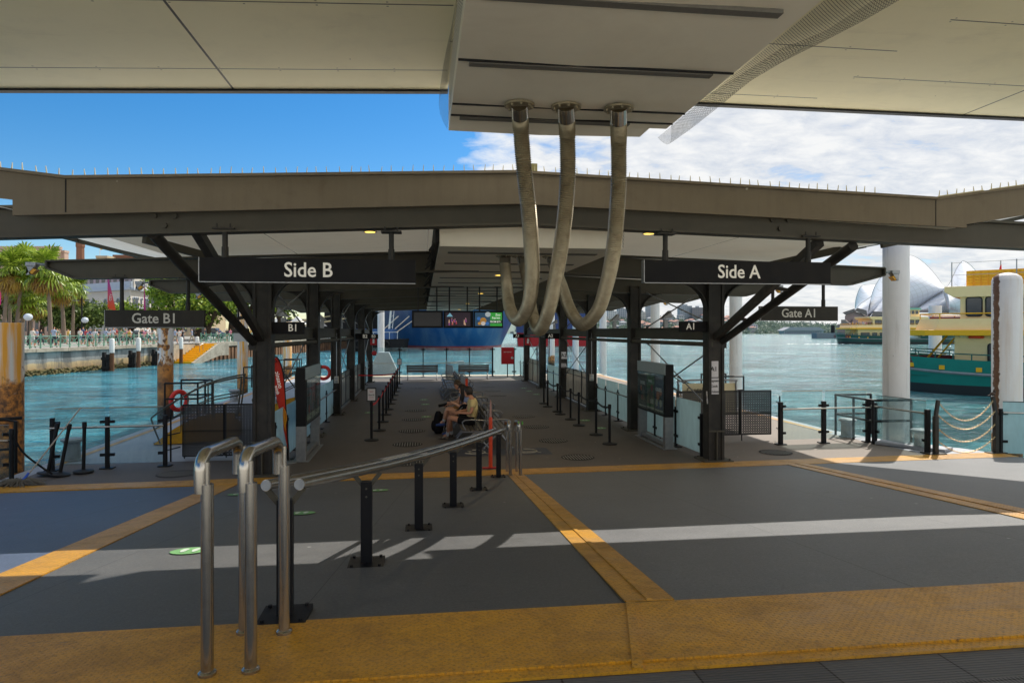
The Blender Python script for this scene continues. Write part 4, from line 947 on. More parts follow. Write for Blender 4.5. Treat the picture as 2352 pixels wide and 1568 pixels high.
b.build('screen_picture', [em('scr_or', (0.42, 0.2, 0.03)), em('scr_wh', (0.5, 0.45, 0.4)), em('scr_bl', (0.02, 0.12, 0.35)), em('scr_grey', (0.35, 0.4, 0.42)), em('scr_blk', (0.01, 0.01, 0.01))], t, W=True)
scw = em('scr_text', (0.75, 0.8, 0.7))
text('Zoo', 0.085, (xb-0.11, sy-0.06, zt-0.09), scw, t); text('Express', 0.075, (xb-0.16, sy-0.06, zt-0.17), scw, t); text('FROM $75', 0.068, (xb-0.18, sy-0.06, zb+0.165), scw, t)
# ================================================================== POSTER BOARDS
def poster_board(x, y0, y1, face, label, posters):
    s = face; t = thing('poster_board', label, 'poster board', (x, (y0+y1)/2, 0), 0, 'free standing poster boards')
    zt_, zm, zl_ = 1.95, 0.74, 0.0; d = 0.10
    b = MB(); b.box(x-d, x+d, y0, y0+0.16, 0.03, zm); b.box(x-d, x+d, y1-0.16, y1, 0.03, zm); b.box(x-0.06, x+0.06, y0+0.16, y1-0.16, 0.06, 0.14); b.box(x-0.17, x+0.17, y0-0.05, y1+0.05, 0.01, 0.035)
    b.build('stand', M['gal'], t, W=True, bevel=0.004)
    b = MB(); b.box(x-d, x+d-0.0, y0, y1, zm, zt_); b.build('cabinet', M['black'], t, W=True, bevel=0.005)
    b = MB(); b.box(x+s*d-0.012, x+s*d+0.012, y0, y1, zt_-0.24, zt_+0.01); b.build('header', pm('header_glass', (0.30, 0.36, 0.38), 0.35, 0, 0.1, 3), t, W=True)
    n = 3; yy0, yy1 = y0+0.12, y1-0.12; w = (yy1-yy0)/n
    for k, po in enumerate(posters):
        a = yy0 + w*k + 0.035; c = yy0 + w*(k+1) - 0.035; zb0, zt0 = zm+0.09, zt_-0.30; xf = x + s*(d+0.004)
        b = MB(); q = lambda y_a, y_b, z_a, z_b, mi, e=0.0: b.box(min(xf+s*e, xf+s*(e+0.002)), max(xf+s*e, xf+s*(e+0.002)), y_a, y_b, z_a, z_b, mi)
        H = zt0-zb0
        for (fy0, fy1, fz0, fz1, mi, e) in po['rects']: q(a+(c-a)*fy0, a+(c-a)*fy1, zb0+H*fz0, zb0+H*fz1, mi, e)
        for (cy_, cz_, r, mi) in po.get('discs', []):
            cc = a+(c-a)*cy_; zz = zb0+H*cz_; R_ = (c-a)*r
            b.prism([(cc+R_*cos(2*pi*m/16), zz+R_*sin(2*pi*m/16)) for m in range(16)], 'yz', xf+s*0.005, xf+s*0.007, mi)
        o = b.build('poster', po['mats'], t, W=True)
        for (body, sz, cz_) in po.get('text', []):
            text(body, sz, (xf+s*0.010, (a+c)/2, zb0+H*cz_), M['paper'], o, FACE_PX if s > 0 else FACE_NX)
    MB().box(min(x+s*(d+0.016), x+s*(d+0.02)), max(x+s*(d+0.016), x+s*(d+0.02)), y0+0.06, y1-0.06, zm+0.05, zt_-0.25).build('cover_glass', M['glass'], t, W=True)
    return t
def pc(name, r, g, b_): 
    if name not in M: M[name] = pm(name, srgb(r, g, b_), 0.5, 0, 0.35, 9)
    return M[name]
navy, dgreen, dk, cream, slate, rdk, orange_, sky_ = pc('poster_navy', 40, 52, 90), pc('poster_green', 50, 110, 50), pc('poster_dark', 30, 28, 30), pc('poster_cream', 190, 180, 165), pc('poster_slate', 110, 112, 128), pc('poster_red', 170, 40, 45), pc('poster_orange', 215, 110, 50), pc('poster_blue', 70, 80, 130)
pl = [dict(mats=[slate, cream, rdk, dk, sky_], rects=[(0,1,0,1,0,0), (0,1,0,0.16,1,0.001), (0.1,0.9,0.62,0.68,2,0.002), (0.25,0.45,0.35,0.75,3,0.003), (0.55,0.7,0.3,0.62,3,0.003)], discs=[(0.5,0.28,0.17,2), (0.78,0.3,0.12,4)]),
      dict(mats=[pc('poster_rose', 130, 95, 100), cream, rdk, dk, sky_], rects=[(0,1,0,1,0,0), (0,1,0,0.16,1,0.001), (0,1,0.7,0.77,2,0.002), (0.2,0.8,0.42,0.66,2,0.002), (0.3,0.6,0.2,0.55,3,0.003)], discs=[(0.6,0.3,0.2,3), (0.3,0.3,0.14,4)]),
      dict(mats=[pc('poster_grey', 92, 88, 98), cream, rdk, dk, sky_], rects=[(0,1,0,1,0,0), (0,1,0,0.14,1,0.001), (0.1,0.8,0.8,0.86,2,0.002), (0.2,0.7,0.3,0.7,3,0.002)], discs=[(0.55,0.32,0.16,2), (0.3,0.55,0.2,0)])]
prr = [dict(mats=[navy, cream, orange_, sky_, dk], rects=[(0,1,0,1,0,0), (0,1,0,0.05,1,0.001), (0.1,0.9,0.28,0.45,4,0.001)], discs=[(0.25,0.24,0.17,1), (0.75,0.24,0.17,1), (0.5,0.18,0.15,3), (0.25,0.55,0.15,2), (0.6,0.45,0.2,2)], text=[('CRUISES', 0.12, 0.62)]),
       dict(mats=[dgreen, cream, rdk, pc('poster_brown', 120, 95, 70), dk], rects=[(0,1,0,1,0,0), (0,1,0,0.06,1,0.001), (0.1,0.95,0.15,0.5,3,0.001), (0.1,0.55,0.17,0.3,1,0.002)], discs=[(0.3,0.62,0.17,2), (0.7,0.45,0.22,3)], text=[('CRUISES', 0.08, 0.82)]),
       dict(mats=[dk, cream, orange_, pc('poster_brown', 120, 95, 70), rdk], rects=[(0,1,0,1,0,0), (0,1,0,0.04,1,0.001), (0.2,0.7,0.2,0.45,3,0.001)], discs=[(0.35,0.45,0.18,3), (0.7,0.55,0.13,2), (0.55,0.28,0.12,4)], text=[('CRUISES', 0.11, 0.72)])]
poster_board(-2.5, 14.6, 16.62, 1, 'black poster board with pale red and grey posters behind the feather banner', pl)
poster_board(5.62, 15.05, 17.07, -1, 'black poster board with navy, green and dark cruise posters on Side A', prr)
# ================================================================== GLASS FENCES
def glass_fence(label, pts, mat, ztop, zbot=0.1, posts_h=0.95, rail=None, side=V((1,0,0)), base=True, group='glass panel fences', gap=0.04, capm=None, wide=0.06, clamps=True, posts=True, raildz=0.85):
    P = [V((p[0], p[1], p[2] if len(p) > 2 else 0)) for p in pts]
    t = thing('glass_fence', label, 'glass fence', P[0], 0, group)
    for i, p in enumerate(P):
        if not posts: break
        b = MB(); q = p + side*0.0
        b.box(p.x-wide/2, p.x+wide/2, p.y-wide/2, p.y+wide/2, p.z+0.01, p.z+posts_h)
        if base: b.box(p.x-0.12, p.x+0.12, p.y-0.09, p.y+0.09, p.z+0.008, p.z+0.03)
        o = b.build('post', M['black'], t, W=True, bevel=0.004)
        if clamps:
            for z in (0.28, posts_h-0.1):
                for e in (-1, 1):
                    j = i+e
                    if 0 <= j < len(P):
                        d = (P[j]-p).normalized(); c = p + d*0.07 + V((0,0,z)); MB().bar(c - d*0.05, c + d*0.06, 0.05, 0.055).build('clamp', M['black'], o, W=True)
    for p, q in zip(P, P[1:]):
        d = (q-p).normalized(); a, c = p + d*gap, q - d*gap; n = V((d.y, -d.x, 0))*0.006
        b = MB(); b.add([a-n+V((0,0,zbot)), a+n+V((0,0,zbot)), a+n+V((0,0,ztop)), a-n+V((0,0,ztop)), c-n+V((0,0,zbot)), c+n+V((0,0,zbot)), c+n+V((0,0,ztop)), c-n+V((0,0,ztop))],
              [(0,3,2,1),(4,5,6,7),(0,1,5,4),(1,2,6,5),(2,3,7,6),(3,0,4,7)])
        o = b.build('glass_panel', mat, t, W=True)
        if capm: 
            b = MB(); b.bar(a + V((0,0,ztop+0.008)), c + V((0,0,ztop+0.008)), 0.02, 0.014); b.build('edge_cap', capm, o, W=True)
    if rail is not None:
        b = MB(); k0, k1 = rail
        b.tube([p + side*0.1 + V((0,0,raildz)) for p in P[k0:k1+1]], 0.022, 10)
        for p in P[k0:k1+1]: b.cyl(p + V((0,0,raildz-0.06)), p + side*0.1 + V((0,0,raildz-0.01)), 0.01, 6)
        b.build('handrail', M['inox'], t, W=True, smooth=40)
    return t
lx, rx = -2.84, 5.86
glass_fence('pale frosted glass fence beside the feather banner on Side B', [(lx, 13.7), (lx, 14.9), (lx, 16.1), (lx, 17.1), (lx, 18.0)], M['frost'], 1.16)
glass_fence('frosted glass fence with steel rail beyond the Side B poster board', [(lx, 18.45), (lx, 19.45), (lx, 20.85), (lx, 22.5)], M['frost'], 1.16, rail=(0, 3))
glass_fence('frosted glass fence at the far end of the Side B columns', [(lx, 32.3), (lx, 33.6), (lx, 35.0), (lx, 36.5)], M['frost'], 1.16, rail=(0, 3))
glass_fence('frosted glass fence next to the column with the A1 sheet', [(rx+0.08, 14.0), (rx+0.03, 15.35), (rx, 16.7), (rx, 18.0)], M['frost'], 1.18, side=V((-1,0,0)))
glass_fence('frosted glass fence with steel rail past the Side A poster board', [(rx, 18.5), (rx, 20.0), (rx, 21.4), (rx, 22.5)], M['frost'], 1.16, rail=(0, 3), side=V((-1,0,0)))
glass_fence('frosted glass fence with steel rail by the A2 sheet', [(rx, 27.6), (rx, 28.7), (rx, 30.2), (rx, 31.7)], M['frost'], 1.16, rail=(0, 3), side=V((-1,0,0)))
glass_fence('frosted glass fence beside the red fire hose cabinet', [(rx, 37.0), (rx, 38.2), (rx, 39.5), (rx, 40.7)], M['frost'], 1.3, rail=(0, 3), side=V((-1,0,0)))
glass_fence('frosted glass fence with sloping rail behind the farthest Side B column', [(-2.9, 37.1), (-2.9, 38.4), (-2.9, 39.6), (-2.9, 40.7)], M['frost'], 1.3, rail=(0, 3))
glass_fence('tall clear glass fence across the far end of the pontoon with the blue ship beyond', [(-3.0, 40.85), (-1.33, 40.85), (0.05, 40.85), (1.43, 40.85), (2.80, 40.85), (4.17, 40.85)], M['glass'], 1.74, 0.08, 1.72, rail=(0, 5), side=V((0,-1,0)), raildz=0.82)
glass_fence('tall frosted glass panel beside the clear end fence by the red cabinet', [(4.2, 40.88), (5.5, 40.88), (6.9, 40.88)], M['frost'], 1.74, 0.08, 1.72, side=V((0,-1,0)), base=False)
bronze = pm('bronze_edge', (0.34, 0.27, 0.17), 0.5, 0.3)
glass_fence('clear glass balustrade on black posts next to the perforated gate on Side B', [(-7.13, 14.32), (-6.17, 14.42), (-5.12, 14.5)], M['glass'], 1.2, 0.10, 1.03, rail=(0, 2), side=V((0,-1,0)), capm=bronze, raildz=0.84, wide=0.07)
glass_fence('clear glass balustrade on dark posts next to the perforated gate on Side A', [(8.5, 15.36), (9.65, 15.43), (10.82, 15.44)], M['glass'], 1.27, 0.12, 1.02, rail=(0, 2), side=V((0,-1,0)), capm=bronze, raildz=0.86, wide=0.09)
glass_fence('clear stained glass balustrade running to the chain gate', [(10.93, 15.35), (11.14, 13.85)], M['glass'], 1.16, 0.12, 0.98, rail=(0, 1), side=V((-1,-0.1,0)), capm=M['alu'], raildz=0.9, wide=0.09)
glass_fence('frosted glass balustrade with steel rail beyond the chain gate', [(12.72, 13.6), (14.3, 12.9), (15.9, 12.2)], M['frost'], 1.15, 0.02, 1.0, rail=(0, 2), side=V((-0.3,-1,0)), capm=M['black'], raildz=0.92, base=False)
def gz(x, y): return 0.15 + max(0, (13.2-y))*0.11
glass_fence('stained glass balustrade with two black rails beside the leaning mop', [(-7.3, 13.3, 0.05), (-8.6, 12.3, 0.18), (-10.0, 11.2, 0.3)], M['glass'], 0.98, 0.05, 0.92, rail=(0, 2), side=V((0.4,-1,0)), capm=M['alu'], raildz=0.72, base=False)
t = thing('pipe_railing', 'dark pipe railing bending behind the rusted pile at the pontoon corner', 'railing', (-7.5, 14.0, 0))
b = MB(); b.tube([(-7.45, 13.7, 0.1), (-7.45, 13.7, 1.05), (-7.6, 13.6, 1.1), (-8.7, 12.9, 1.16), (-10.2, 12.0, 1.2)], 0.032, 8); b.tube([(-8.75, 13.2, 0.3), (-8.75, 13.2, 1.0), (-8.8, 13.3, 1.08), (-7.5, 14.0, 1.08)], 0.03, 8); b.tube([(-7.45, 13.7, 0.55), (-10.2, 12.0, 0.6)], 0.024, 8)
b.build('rails', M['black'], t, W=True, smooth=40)
# perforated gates
def perf_gate(label, x0, x1, y, z0, z1, nx):
    t = thing('perforated_gate', label, 'gate', (x0, y, 0), 0, 'black perforated gates')
    w = (x1-x0)/nx
    for k in range(nx):
        a, c = x0 + w*k + 0.015, x0 + w*(k+1) - 0.015
        b = MB(); b.quad((a-x0, 0, z0), (c-x0, 0, z0), (c-x0, 0, z1), (a-x0, 0, z1)); o = b.build('perforated_panel', M['perf'], t, fix=False)
        b = MB()
        for p, q in (((a,z0),(c,z0)), ((a,z1),(c,z1)), ((a,z0),(a,z1)), ((c,z0),(c,z1)), ((a,(z0+z1)/2-0.02),(c,(z0+z1)/2-0.02))): b.bar((p[0]-x0, 0, p[1]), (q[0]-x0, 0, q[1]), 0.024, 0.024, up=(0,1,0))
        b.bar((a+0.03-x0, 0.0, 0.01), (a+0.03-x0, 0.0, z0), 0.02, 0.02, up=(0,1,0))
        b.build('frame', M['blackm'], o)
    return t
perf_gate('black perforated two panel gate beside the first Side B column', -5.06, -3.36, 15.3, 0.06, 1.15, 2)
perf_gate('black perforated gate behind the first Side A column, lit from behind', 6.15, 8.62, 16.02, 0.16, 1.24, 3)
for X0, y0, lb in ((-5.1, 14.75, 'B'), (8.72, 15.8, 'A')):
    t = thing('gate_hinge', 'black gate hinge post linking the perforated gate and glass on Side %s' % lb, 'gate hinge', (X0, y0, 0), 0, 'gate hinge posts')
    b = MB(); b.cyl((X0, y0, 0.05), (X0, y0, 1.12), 0.018, 8)
    for z in (0.3, 0.6, 0.95): b.bar((X0-0.08, y0-0.2, z), (X0+0.08, y0+0.3, z), 0.02, 0.02)
    b.build('post', M['black'], t, W=True)
# grey door gates between columns
def door_gate(label, x, y0, y1):
    t = thing('side_gate', label, 'gate', (x, (y0+y1)/2, 0), 0, 'grey sliding gates between columns')
    n = 3; w = (y1-y0)/n
    for k in range(n):
        a, c = y0+w*k+0.03, y0+w*(k+1)-0.03
        o = MB().box(x-0.006, x+0.006, a, c, 0.12, 1.22).build('door_panel', M['greypane'], t, W=True)
        b = MB()
        for p, q in (((a,0.1),(c,0.1)), ((a,1.25),(c,1.25)), ((a,0.1),(a,1.25)), ((c,0.1),(c,1.25)), ((a,1.05),(c,1.05))): b.bar((x, p[0], p[1]), (x, q[0], q[1]), 0.03, 0.035, up=(1,0,0))
        b.build('frame', M['black'], o, W=True)
    MB().box(x-0.05, x+0.05, y0, y1, 0.01, 0.06).build('track', M['gal'], t, W=True)
door_gate('grey translucent gate between the third and fourth Side B columns', -2.8, 22.95, 27.1)
door_gate('grey translucent gate between the fourth and fifth Side B columns', -2.8, 27.5, 31.8)
door_gate('grey translucent gate between the third and fourth Side A columns', 5.76, 22.95, 27.1)
door_gate('grey translucent gate between the last two Side A columns', 5.72, 32.3, 36.6)
# chain gate
for X0, y0, lean, lb, hh in ((11.2, 13.68, 0.06, 'by the clear glass', 1.2), (12.62, 13.62, -0.08, 'by the frosted glass, with a small bird on top', 1.27)):
    t = thing('chain_post', 'dark chain gate post leaning slightly, ' + lb, 'post', (X0, y0, 0), 0, 'chain gate posts')
    b = MB(); b.bar((X0, y0, 0.02), (X0, y0, 0.85), 0.09, 0.09, up=(0,1,0)); b.bar((X0, y0, 0.85), (X0+lean, y0, hh), 0.07, 0.06, up=(0,1,0)); b.build('upright', M['column'], t, W=True, bevel=0.004)
    MB().box(X0-0.2, X0+0.2, y0-0.1, y0+0.1, 0.01, 0.035).build('base_plate', M['column'], t, W=True)
M['bird'] = pm('bird_plumage', (0.06, 0.04, 0.03), 0.8, 0, 0.4, 60)
t = thing('small_bird', 'small dark brown bird perched on the chain gate post', 'bird', (12.54, 13.62, 1.27))
b = MB(); b.ball((0,0,0.06), 0.045, 10, 7, (1.35,0.9,0.9)); b.ball((0.045,0,0.11), 0.028, 8, 6); b.bar((-0.04,0,0.05), (-0.12,0,0.02), 0.02, 0.012); b.cyl((0.068,0,0.11), (0.088,0,0.107), 0.007, 5, 0.001); b.cyl((0,0.01,0.03), (0,0.01,0), 0.004, 4); b.cyl((0,-0.01,0.03), (0,-0.01,0), 0.004, 4)
b.build('bird_body', M['bird'], t, smooth=60)
def chain(p, q, sag, label):
    p, q = V(p), V(q); t = thing('chain', label, 'chain', p, 0, 'sagging chains across the pontoon edge')
    C = [p.lerp(q, i/60) - V((0,0,4*sag*(i/60)*(1-i/60))) for i in range(61)]; S = resample(C, 0.034); b = MB()
    for i in range(len(S)-1):
        d = (S[i+1]-S[i]).normalized(); n = d.cross(V((0,1,0))).normalized(); m_ = d.cross(n)
        e = n if i % 2 == 0 else m_; c = (S[i]+S[i+1])/2
        b.tube([c + d*0.025*cos(2*pi*k/10) + e*0.013*sin(2*pi*k/10) for k in range(10)], 0.0055, 5, closed=True)
    b.build('links', M['brass'], t, W=True, smooth=60)
for k, (za, zb_, sg) in enumerate([(1.15,1.22,0.44), (0.88,0.95,0.36), (0.60,0.68,0.36), (0.34,0.42,0.34)]):
    chain((11.26-0.02*k, 13.66, za), (12.56+0.02*k, 13.6, zb_), sg, 'sagging metal chain between the two dark posts, ' + ['topmost', 'second from the top', 'third from the top', 'lowest'][k])
# ================================================================== STANCHIONS
def make_stanchion(label, group):
    t = thing('stanchion', label, 'stanchion', (0,0,0), 0, group)
    MB().lathe([(0.175,0.01),(0.178,0.025),(0.165,0.04),(0.05,0.058),(0.035,0.065)], 24).build('base', M['rubberbase'], t, smooth=40)
    MB().lathe([(0.032,0.05),(0.032,0.86),(0.04,0.865),(0.04,0.95),(0.033,0.965)], 14).build('post', M['black'], t, smooth=40)
    return t
def beltp(t, q, m, sag=0.03, z=0.91):
    p = V(t.location); b = MB(); n = 8
    for i in range(n):
        A = p.lerp(V(q), i/n); B_ = p.lerp(V(q), (i+1)/n)
        za = z - sag*4*(i/n)*(1-i/n); zb_ = z - sag*4*((i+1)/n)*(1-(i+1)/n)
        b.bar((A.x, A.y, za), (B_.x, B_.y, zb_), 0.004, 0.052)
    b.build('belt', m, t, W=True)
ys_ = [17.24, 18.88, 20.65, 22.43, 23.96, 25.74, 27.31, 29.12, 30.91, 32.8, 35.38]
num = ['first', 'second', 'third', 'fourth', 'fifth', 'sixth', 'seventh', 'eighth', 'ninth', 'tenth', 'eleventh']
stl = []
p0 = make_stanchion('black stanchion carrying the framed Gate B2 sign at the near end of the red belt', 'black belt stanchions')
for i, y in enumerate(ys_):
    o = p0 if i == 0 else dup(p0, label='black stanchion in the red belt row, %s counting from the Gate B2 sign' % num[i] if i < 10 else 'last black stanchion of the red belt row, with a small framed sign')
    o.location = (-1.16 if i else -1.25, y, 0); stl.append(o)
for i in range(10):
    beltp(stl[i], ( -1.16, ys_[i+1], 0), M['belt'], 0.06)
beltp(stl[7], (-2.6, 28.6, 0), M['belt'], 0.03)
str_ = []
ysr = [15.92, 17.39, 19.16, 20.49, 21.81, 22.53, 24.06, 25.12]
for i, y in enumerate(ysr):
    o = dup(p0, label='black stanchion in the Side A row, %s' % ('nearest the wheelchair marking' if i == 0 else num[i] + ' counting from the wheelchair marking'))
    for ch in list(o.children):
        if ch.name.startswith(('belt', 'sign')): bpy.data.objects.remove(ch)
    o.location = (4.45 + 0.05*(i % 2) , y, 0); str_.append(o)
for i in range(7): beltp(str_[i], (4.45 + 0.05*((i+1) % 2), ysr[i+1], 0), M['blackm'], 0.08)
for k, (yy, lb, body) in enumerate(((17.24, 'framed paper sign reading Gate B2 on top of the nearest red belt stanchion', 'Gate B2'), (35.38, 'small framed paper sign on the farthest red belt stanchion', 'Gate B3'))):
    t = thing('stanchion_sign', lb, 'sign', (-1.25 if k == 0 else -1.16, yy, 0.96), 0, 'framed stanchion signs')
    MB().box(-0.115, 0.115, -0.01, 0.01, 0.02, 0.35).build('frame', M['black'], t, bevel=0.004)
    MB().box(-0.093, 0.093, -0.0135, -0.0115, 0.042, 0.328).build('paper', M['paper'], t)
    text(body, 0.048, (0, -0.0155, 0.175), M['inktext'], t, W=False, bold=0.02)
    b = MB()
    for z, w in ((0.265, 0.05), (0.245, 0.035), (0.12, 0.055), (0.085, 0.06)): b.box(-w, w, -0.0155, -0.014, z, z+0.006)
    b.build('small_print', M['red'], t)
    MB().cyl((0,0,-0.02), (0,0,0.03), 0.02, 8).build('clip', M['black'], t)
# spare stanchions and mop by the glass corner
for (x, y, lean, lb) in ((-7.2, 13.12, (0.0, 0.0), 'spare black stanchion standing over the mop head'), (-6.72, 13.75, (0.16, 0.05), 'spare leaning black stanchion touching the mop handle'), (-6.42, 14.0, (0.02, 0.0), 'spare upright black stanchion beside the clear glass'), (-6.98, 13.85, (0.14, 0.1), 'spare leaning black stanchion with loose strap')):
    o = dup(p0, (x, y, 0.0), 0, lb)
    for ch in list(o.children):
        if ch.name.startswith('belt'): bpy.data.objects.remove(ch)
    o['group'] = 'spare stanchions by the mop'; o.rotation_euler = (-lean[1], lean[0], 0); o.location.z = 0.02 + 0.03*abs(lean[0])*5*0.2
t = thing('mop', 'string mop with pale handle and blue socket leaning on spare stanchions', 'mop', (-6.98, 13.1, 0))
MB().cyl((-6.98, 13.1, 0.10), (-6.42, 13.9, 1.27), 0.013, 8).build('handle', M['mophandle'], t, W=True)
MB().cyl((-7.01, 13.06, 0.05), (-6.94, 13.16, 0.2), 0.026, 8, 0.02).build('socket', M['bluepl'], t, W=True)
b = MB(); rr = random.Random(2)
for k in range(150):
    a = rr.uniform(0, 2*pi); L = rr.uniform(0.15, 0.42); h = rr.uniform(0.05, 0.11)
    p = V((-7.02, 13.04, 0.08)); e = p + V((cos(a)*L*1.2, sin(a)*L*0.7, 0)); e.z = 0.012 + rr.random()*0.03
    m_ = p.lerp(e, 0.45) + V((rr.uniform(-.03,.03), rr.uniform(-.03,.03), h*0.6)); b.tube([p, m_, e], 0.006, 4)
b.build('mop_head', M['mop'], t, W=True)
t = thing('strap', 'loose black and white strap hanging between spare stanchions', 'strap', (-7.2, 13.1, 0.9))
b = MB(); S = catmull([(-7.16, 13.1, 0.86), (-7.05, 13.2, 0.55), (-6.85, 13.4, 0.25), (-6.72, 13.5, 0.1)], 8); b.tube(S, 0.018, 5); b.build('webbing', M['blackm'], t, W=True, smooth=60)
# ================================================================== BOLLARDS
t0 = thing('mooring_bollard', 'mooring bollard behind the clear glass on Side B', 'bollard', (-7.3, 15.45, 0), 0, 'mooring bollards along the deck edge')
MB().lathe([(0.2,0.0),(0.2,0.03),(0.155,0.04),(0.145,0.36),(0.18,0.40),(0.22,0.42),(0.22,0.45),(0.2,0.465)], 24).build('casting', M['bollard'], t0, smooth=40)
for x, y, lb in ((10.85, 16.3, 'pale mooring bollard behind the clear glass on Side A'), (11.38, 14.35, 'pale mooring bollard behind the stained glass near the chain gate'), (-7.2, 27.5, 'mooring bollard seen past the feather banner on the Side B deck edge'), (10.7, 26.0, 'mooring bollard beside the second white pile')):
    dup(t0, (x, y, 0), 0, lb)
# ================================================================== STEEL HOOPS AND HANDRAIL
def hoop(p, q, label, h=0.99, tips=False):
    p, q = V(p), V(q); t = thing('hoop_rail', label, 'hoop rail', p, 0, 'stainless steel hoop rails')
    d = (q-p).normalized(); n = V((d.y, -d.x, 0)) * -0.03
    for a in (p, q):
        o = MB().cyl(a, a + V((0,0,h-0.13)), 0.028, 18).build('post', M['inox'], t, W=True, smooth=40)
        b = MB(); b.cyl(a + V((0,0,h-0.14)), a + V((0,0,h-0.03)), 0.012, 10); b.build('pin', M['inox'], o, W=True, smooth=40); b = MB(); b.lathe([(0.04,0.0),(0.04,0.012),(0.03,0.02)], 16); b.v = [(x+a.x, y+a.y, z+a.z) for x, y, z in b.v]; b.build('foot_ring', M['inox'], o, W=True, smooth=40)
    ph, qh = p + n + V((0,0,h)), q + n + V((0,0,h)); L = (q-p).length; r = 0.07; pts = [p - d*0.0 + n + V((0,0,h-0.17))]
    for k in range(9):
        a = pi/2*k/8; pts.append(p + n + d*(r - r*cos(a)) + V((0,0,h-r+r*sin(a))))
    for k in range(9):
        a = pi/2*k/8; pts.append(q + n - d*(r - r*sin(a)) + V((0,0,h-r+r*cos(a))))
    pts.append(q + n + V((0,0,h-0.17)))
    MB().tube(pts, 0.029, 18).build('top_bar', M['inox'], t, W=True, smooth=50)
h1 = atZ(476, 1548, 1.168); h2 = atZ(576, 1540, 1.168); h2b = atZ(653, 1452, 1.168); h1b = atZ(561, 1452, 1.168)
hoop(h1, h1b, 'tall stainless hoop rail standing on the yellow plate, farther from the black handrail')
hoop(h2, h2b, 'tall stainless hoop rail standing on the yellow plate, right beside the black handrail end')
hoop((1.62, 12.55, 0.05), (1.62, 13.05, 0.0), 'stainless hoop rail at the foot of the gangway, on the handrail side', 0.98)
hoop((1.80, 12.5, 0.05), (1.80, 13.0, 0.0), 'stainless hoop rail at the foot of the gangway, next to the yellow seam strip', 0.98)
for k, dx in enumerate((0, 0.07)):
    MB().cyl((1.765+dx, 12.5, 0.99), (1.765+dx, 12.5, 1.05), 0.012, 8).build('plug', pm('green_plug', (0.1, 0.4, 0.05)), thing('plastic_plug', 'small green plastic plug in the far hoop rail, %s of two' % ['first', 'second'][k], 'plug', (1.765+dx, 12.5, 0.99), 0, 'green plugs'), W=True)
hr = thing('handrail', 'long double stainless handrail on black square posts down the gangway', 'handrail', (0, 8, 0.6))
hb = [(655,1418), (842,1295), (962,1215), (1041,1163), (1100,1125), (1145,1095)]
ht = [1112, 1080, 1045, 1022, 1003, 987]
tops = []
for q, tp_ in zip(hb, ht):
    p = atR(*q); p.z = rampz_line(p) + 0.0; fw = SY*p.x + CY*p.y; h = fw*(HOR - tp_)/FPX + HC - p.z
    b = MB(); b.box(p.x-0.042, p.x+0.042, p.y-0.028, p.y+0.028, p.z, p.z+h-0.08); o = b.build('post', M['black'], hr, W=True, bevel=0.004)
    b = MB(); b.box(p.x-0.13, p.x+0.13, p.y-0.13, p.y+0.13, p.z-0.02, p.z+0.018)
    for dx in (-0.1, 0.1):
        for dy in (-0.1, 0.1): b.cyl((p.x+dx, p.y+dy, p.z+0.01), (p.x+dx, p.y+dy, p.z+0.032), 0.012, 6)
    b.build('base_plate', M['black'], o, W=True)
    b = MB()
    for s in (-1, 1): b.bar((p.x+s*0.02, p.y, p.z+h-0.12), (p.x+s*0.10, p.y, p.z+h-0.02), 0.03, 0.02, up=(0,1,0))
    for dz in (0.05, 0.11): b.cyl((p.x, p.y-0.03, p.z+h-0.08-dz), (p.x, p.y-0.034, p.z+h-0.08-dz), 0.008, 8)
    b.build('bracket', M['steel'], o, W=True)
    tops.append(V((p.x, p.y, p.z + h)))
for s in (-1, 1):
    P = [tp_ + V((s*0.088, 0, 0)) for tp_ in tops]; P[0] = P[0] + (P[0]-P[1])*0.02; P[-1] = P[-1] + (P[-1]-P[-2])*0.08
    P = [P[0], P[1].lerp((P[0]*0.75 + P[-1]*0.25), 0.3), P[2], P[3], P[4], P[5]]
    o = MB().tube(P, 0.031, 18).build('rail', M['inox'], hr, W=True, smooth=50)
    dn = (P[0]-P[1]).normalized(); MB().cyl(P[0], P[0] + dn*0.006, 0.029, 18).build('end_cap', M['gal'], o, W=True)
# orange marker pole
t = thing('marker_pole', 'slim orange marker pole with pale tip and flat red foot between handrail and bench', 'marker pole', (1.34, 13.45, 0))
MB().lathe([(0.04,0.02),(0.036,1.0),(0.03,1.02)], 10).build('pole', M['orange'], t, smooth=40)
MB().lathe([(0.026,1.02),(0.018,1.30),(0.005,1.36)], 10).build('tip', pm('faded_tip', srgb(170, 130, 120), 0.5), t, smooth=40)
MB().box(-0.16, 0.16, -0.06, 0.06, 0.012, 0.03).build('foot', M['red'], t)
# ================================================================== FEATHER BANNER
t = thing('feather_banner', 'red feather banner with mirrored white words and a yellow swirl, curving along a black pole', 'banner', (-2.72, 14.55, 0))
s_ = 0.001737; bx0, bz0 = 305, 1370
def bp(zx, zy, dy=0.0): return ((zx-bx0)*s_, dy, (bz0-zy)*s_)
pole = [(303,1360),(300,1220),(290,1100),(283,1000),(275,850),(266,700),(256,520),(243,370),(222,240),(200,175),(175,125),(150,108),(130,112)]
edge = [(292,1210),(270,1130),(250,1020),(225,900),(200,800),(180,700),(160,600),(145,500),(135,420),(130,300),(128,200),(130,140)]
PL = [V(bp(*p)) for p in pole]
MB().tube(catmull(PL, 5), 0.012, 8).build('pole', M['black'], t, smooth=60)
ed = catmull([V(bp(*p)) for p in edge], 4); pp = catmull([V(bp(*p)) for p in pole[1:-1]], 5)
def lerp_poly(P, u):
    x = u*(len(P)-1); i = min(len(P)-2, int(x)); return P[i].lerp(P[i+1], x-i)
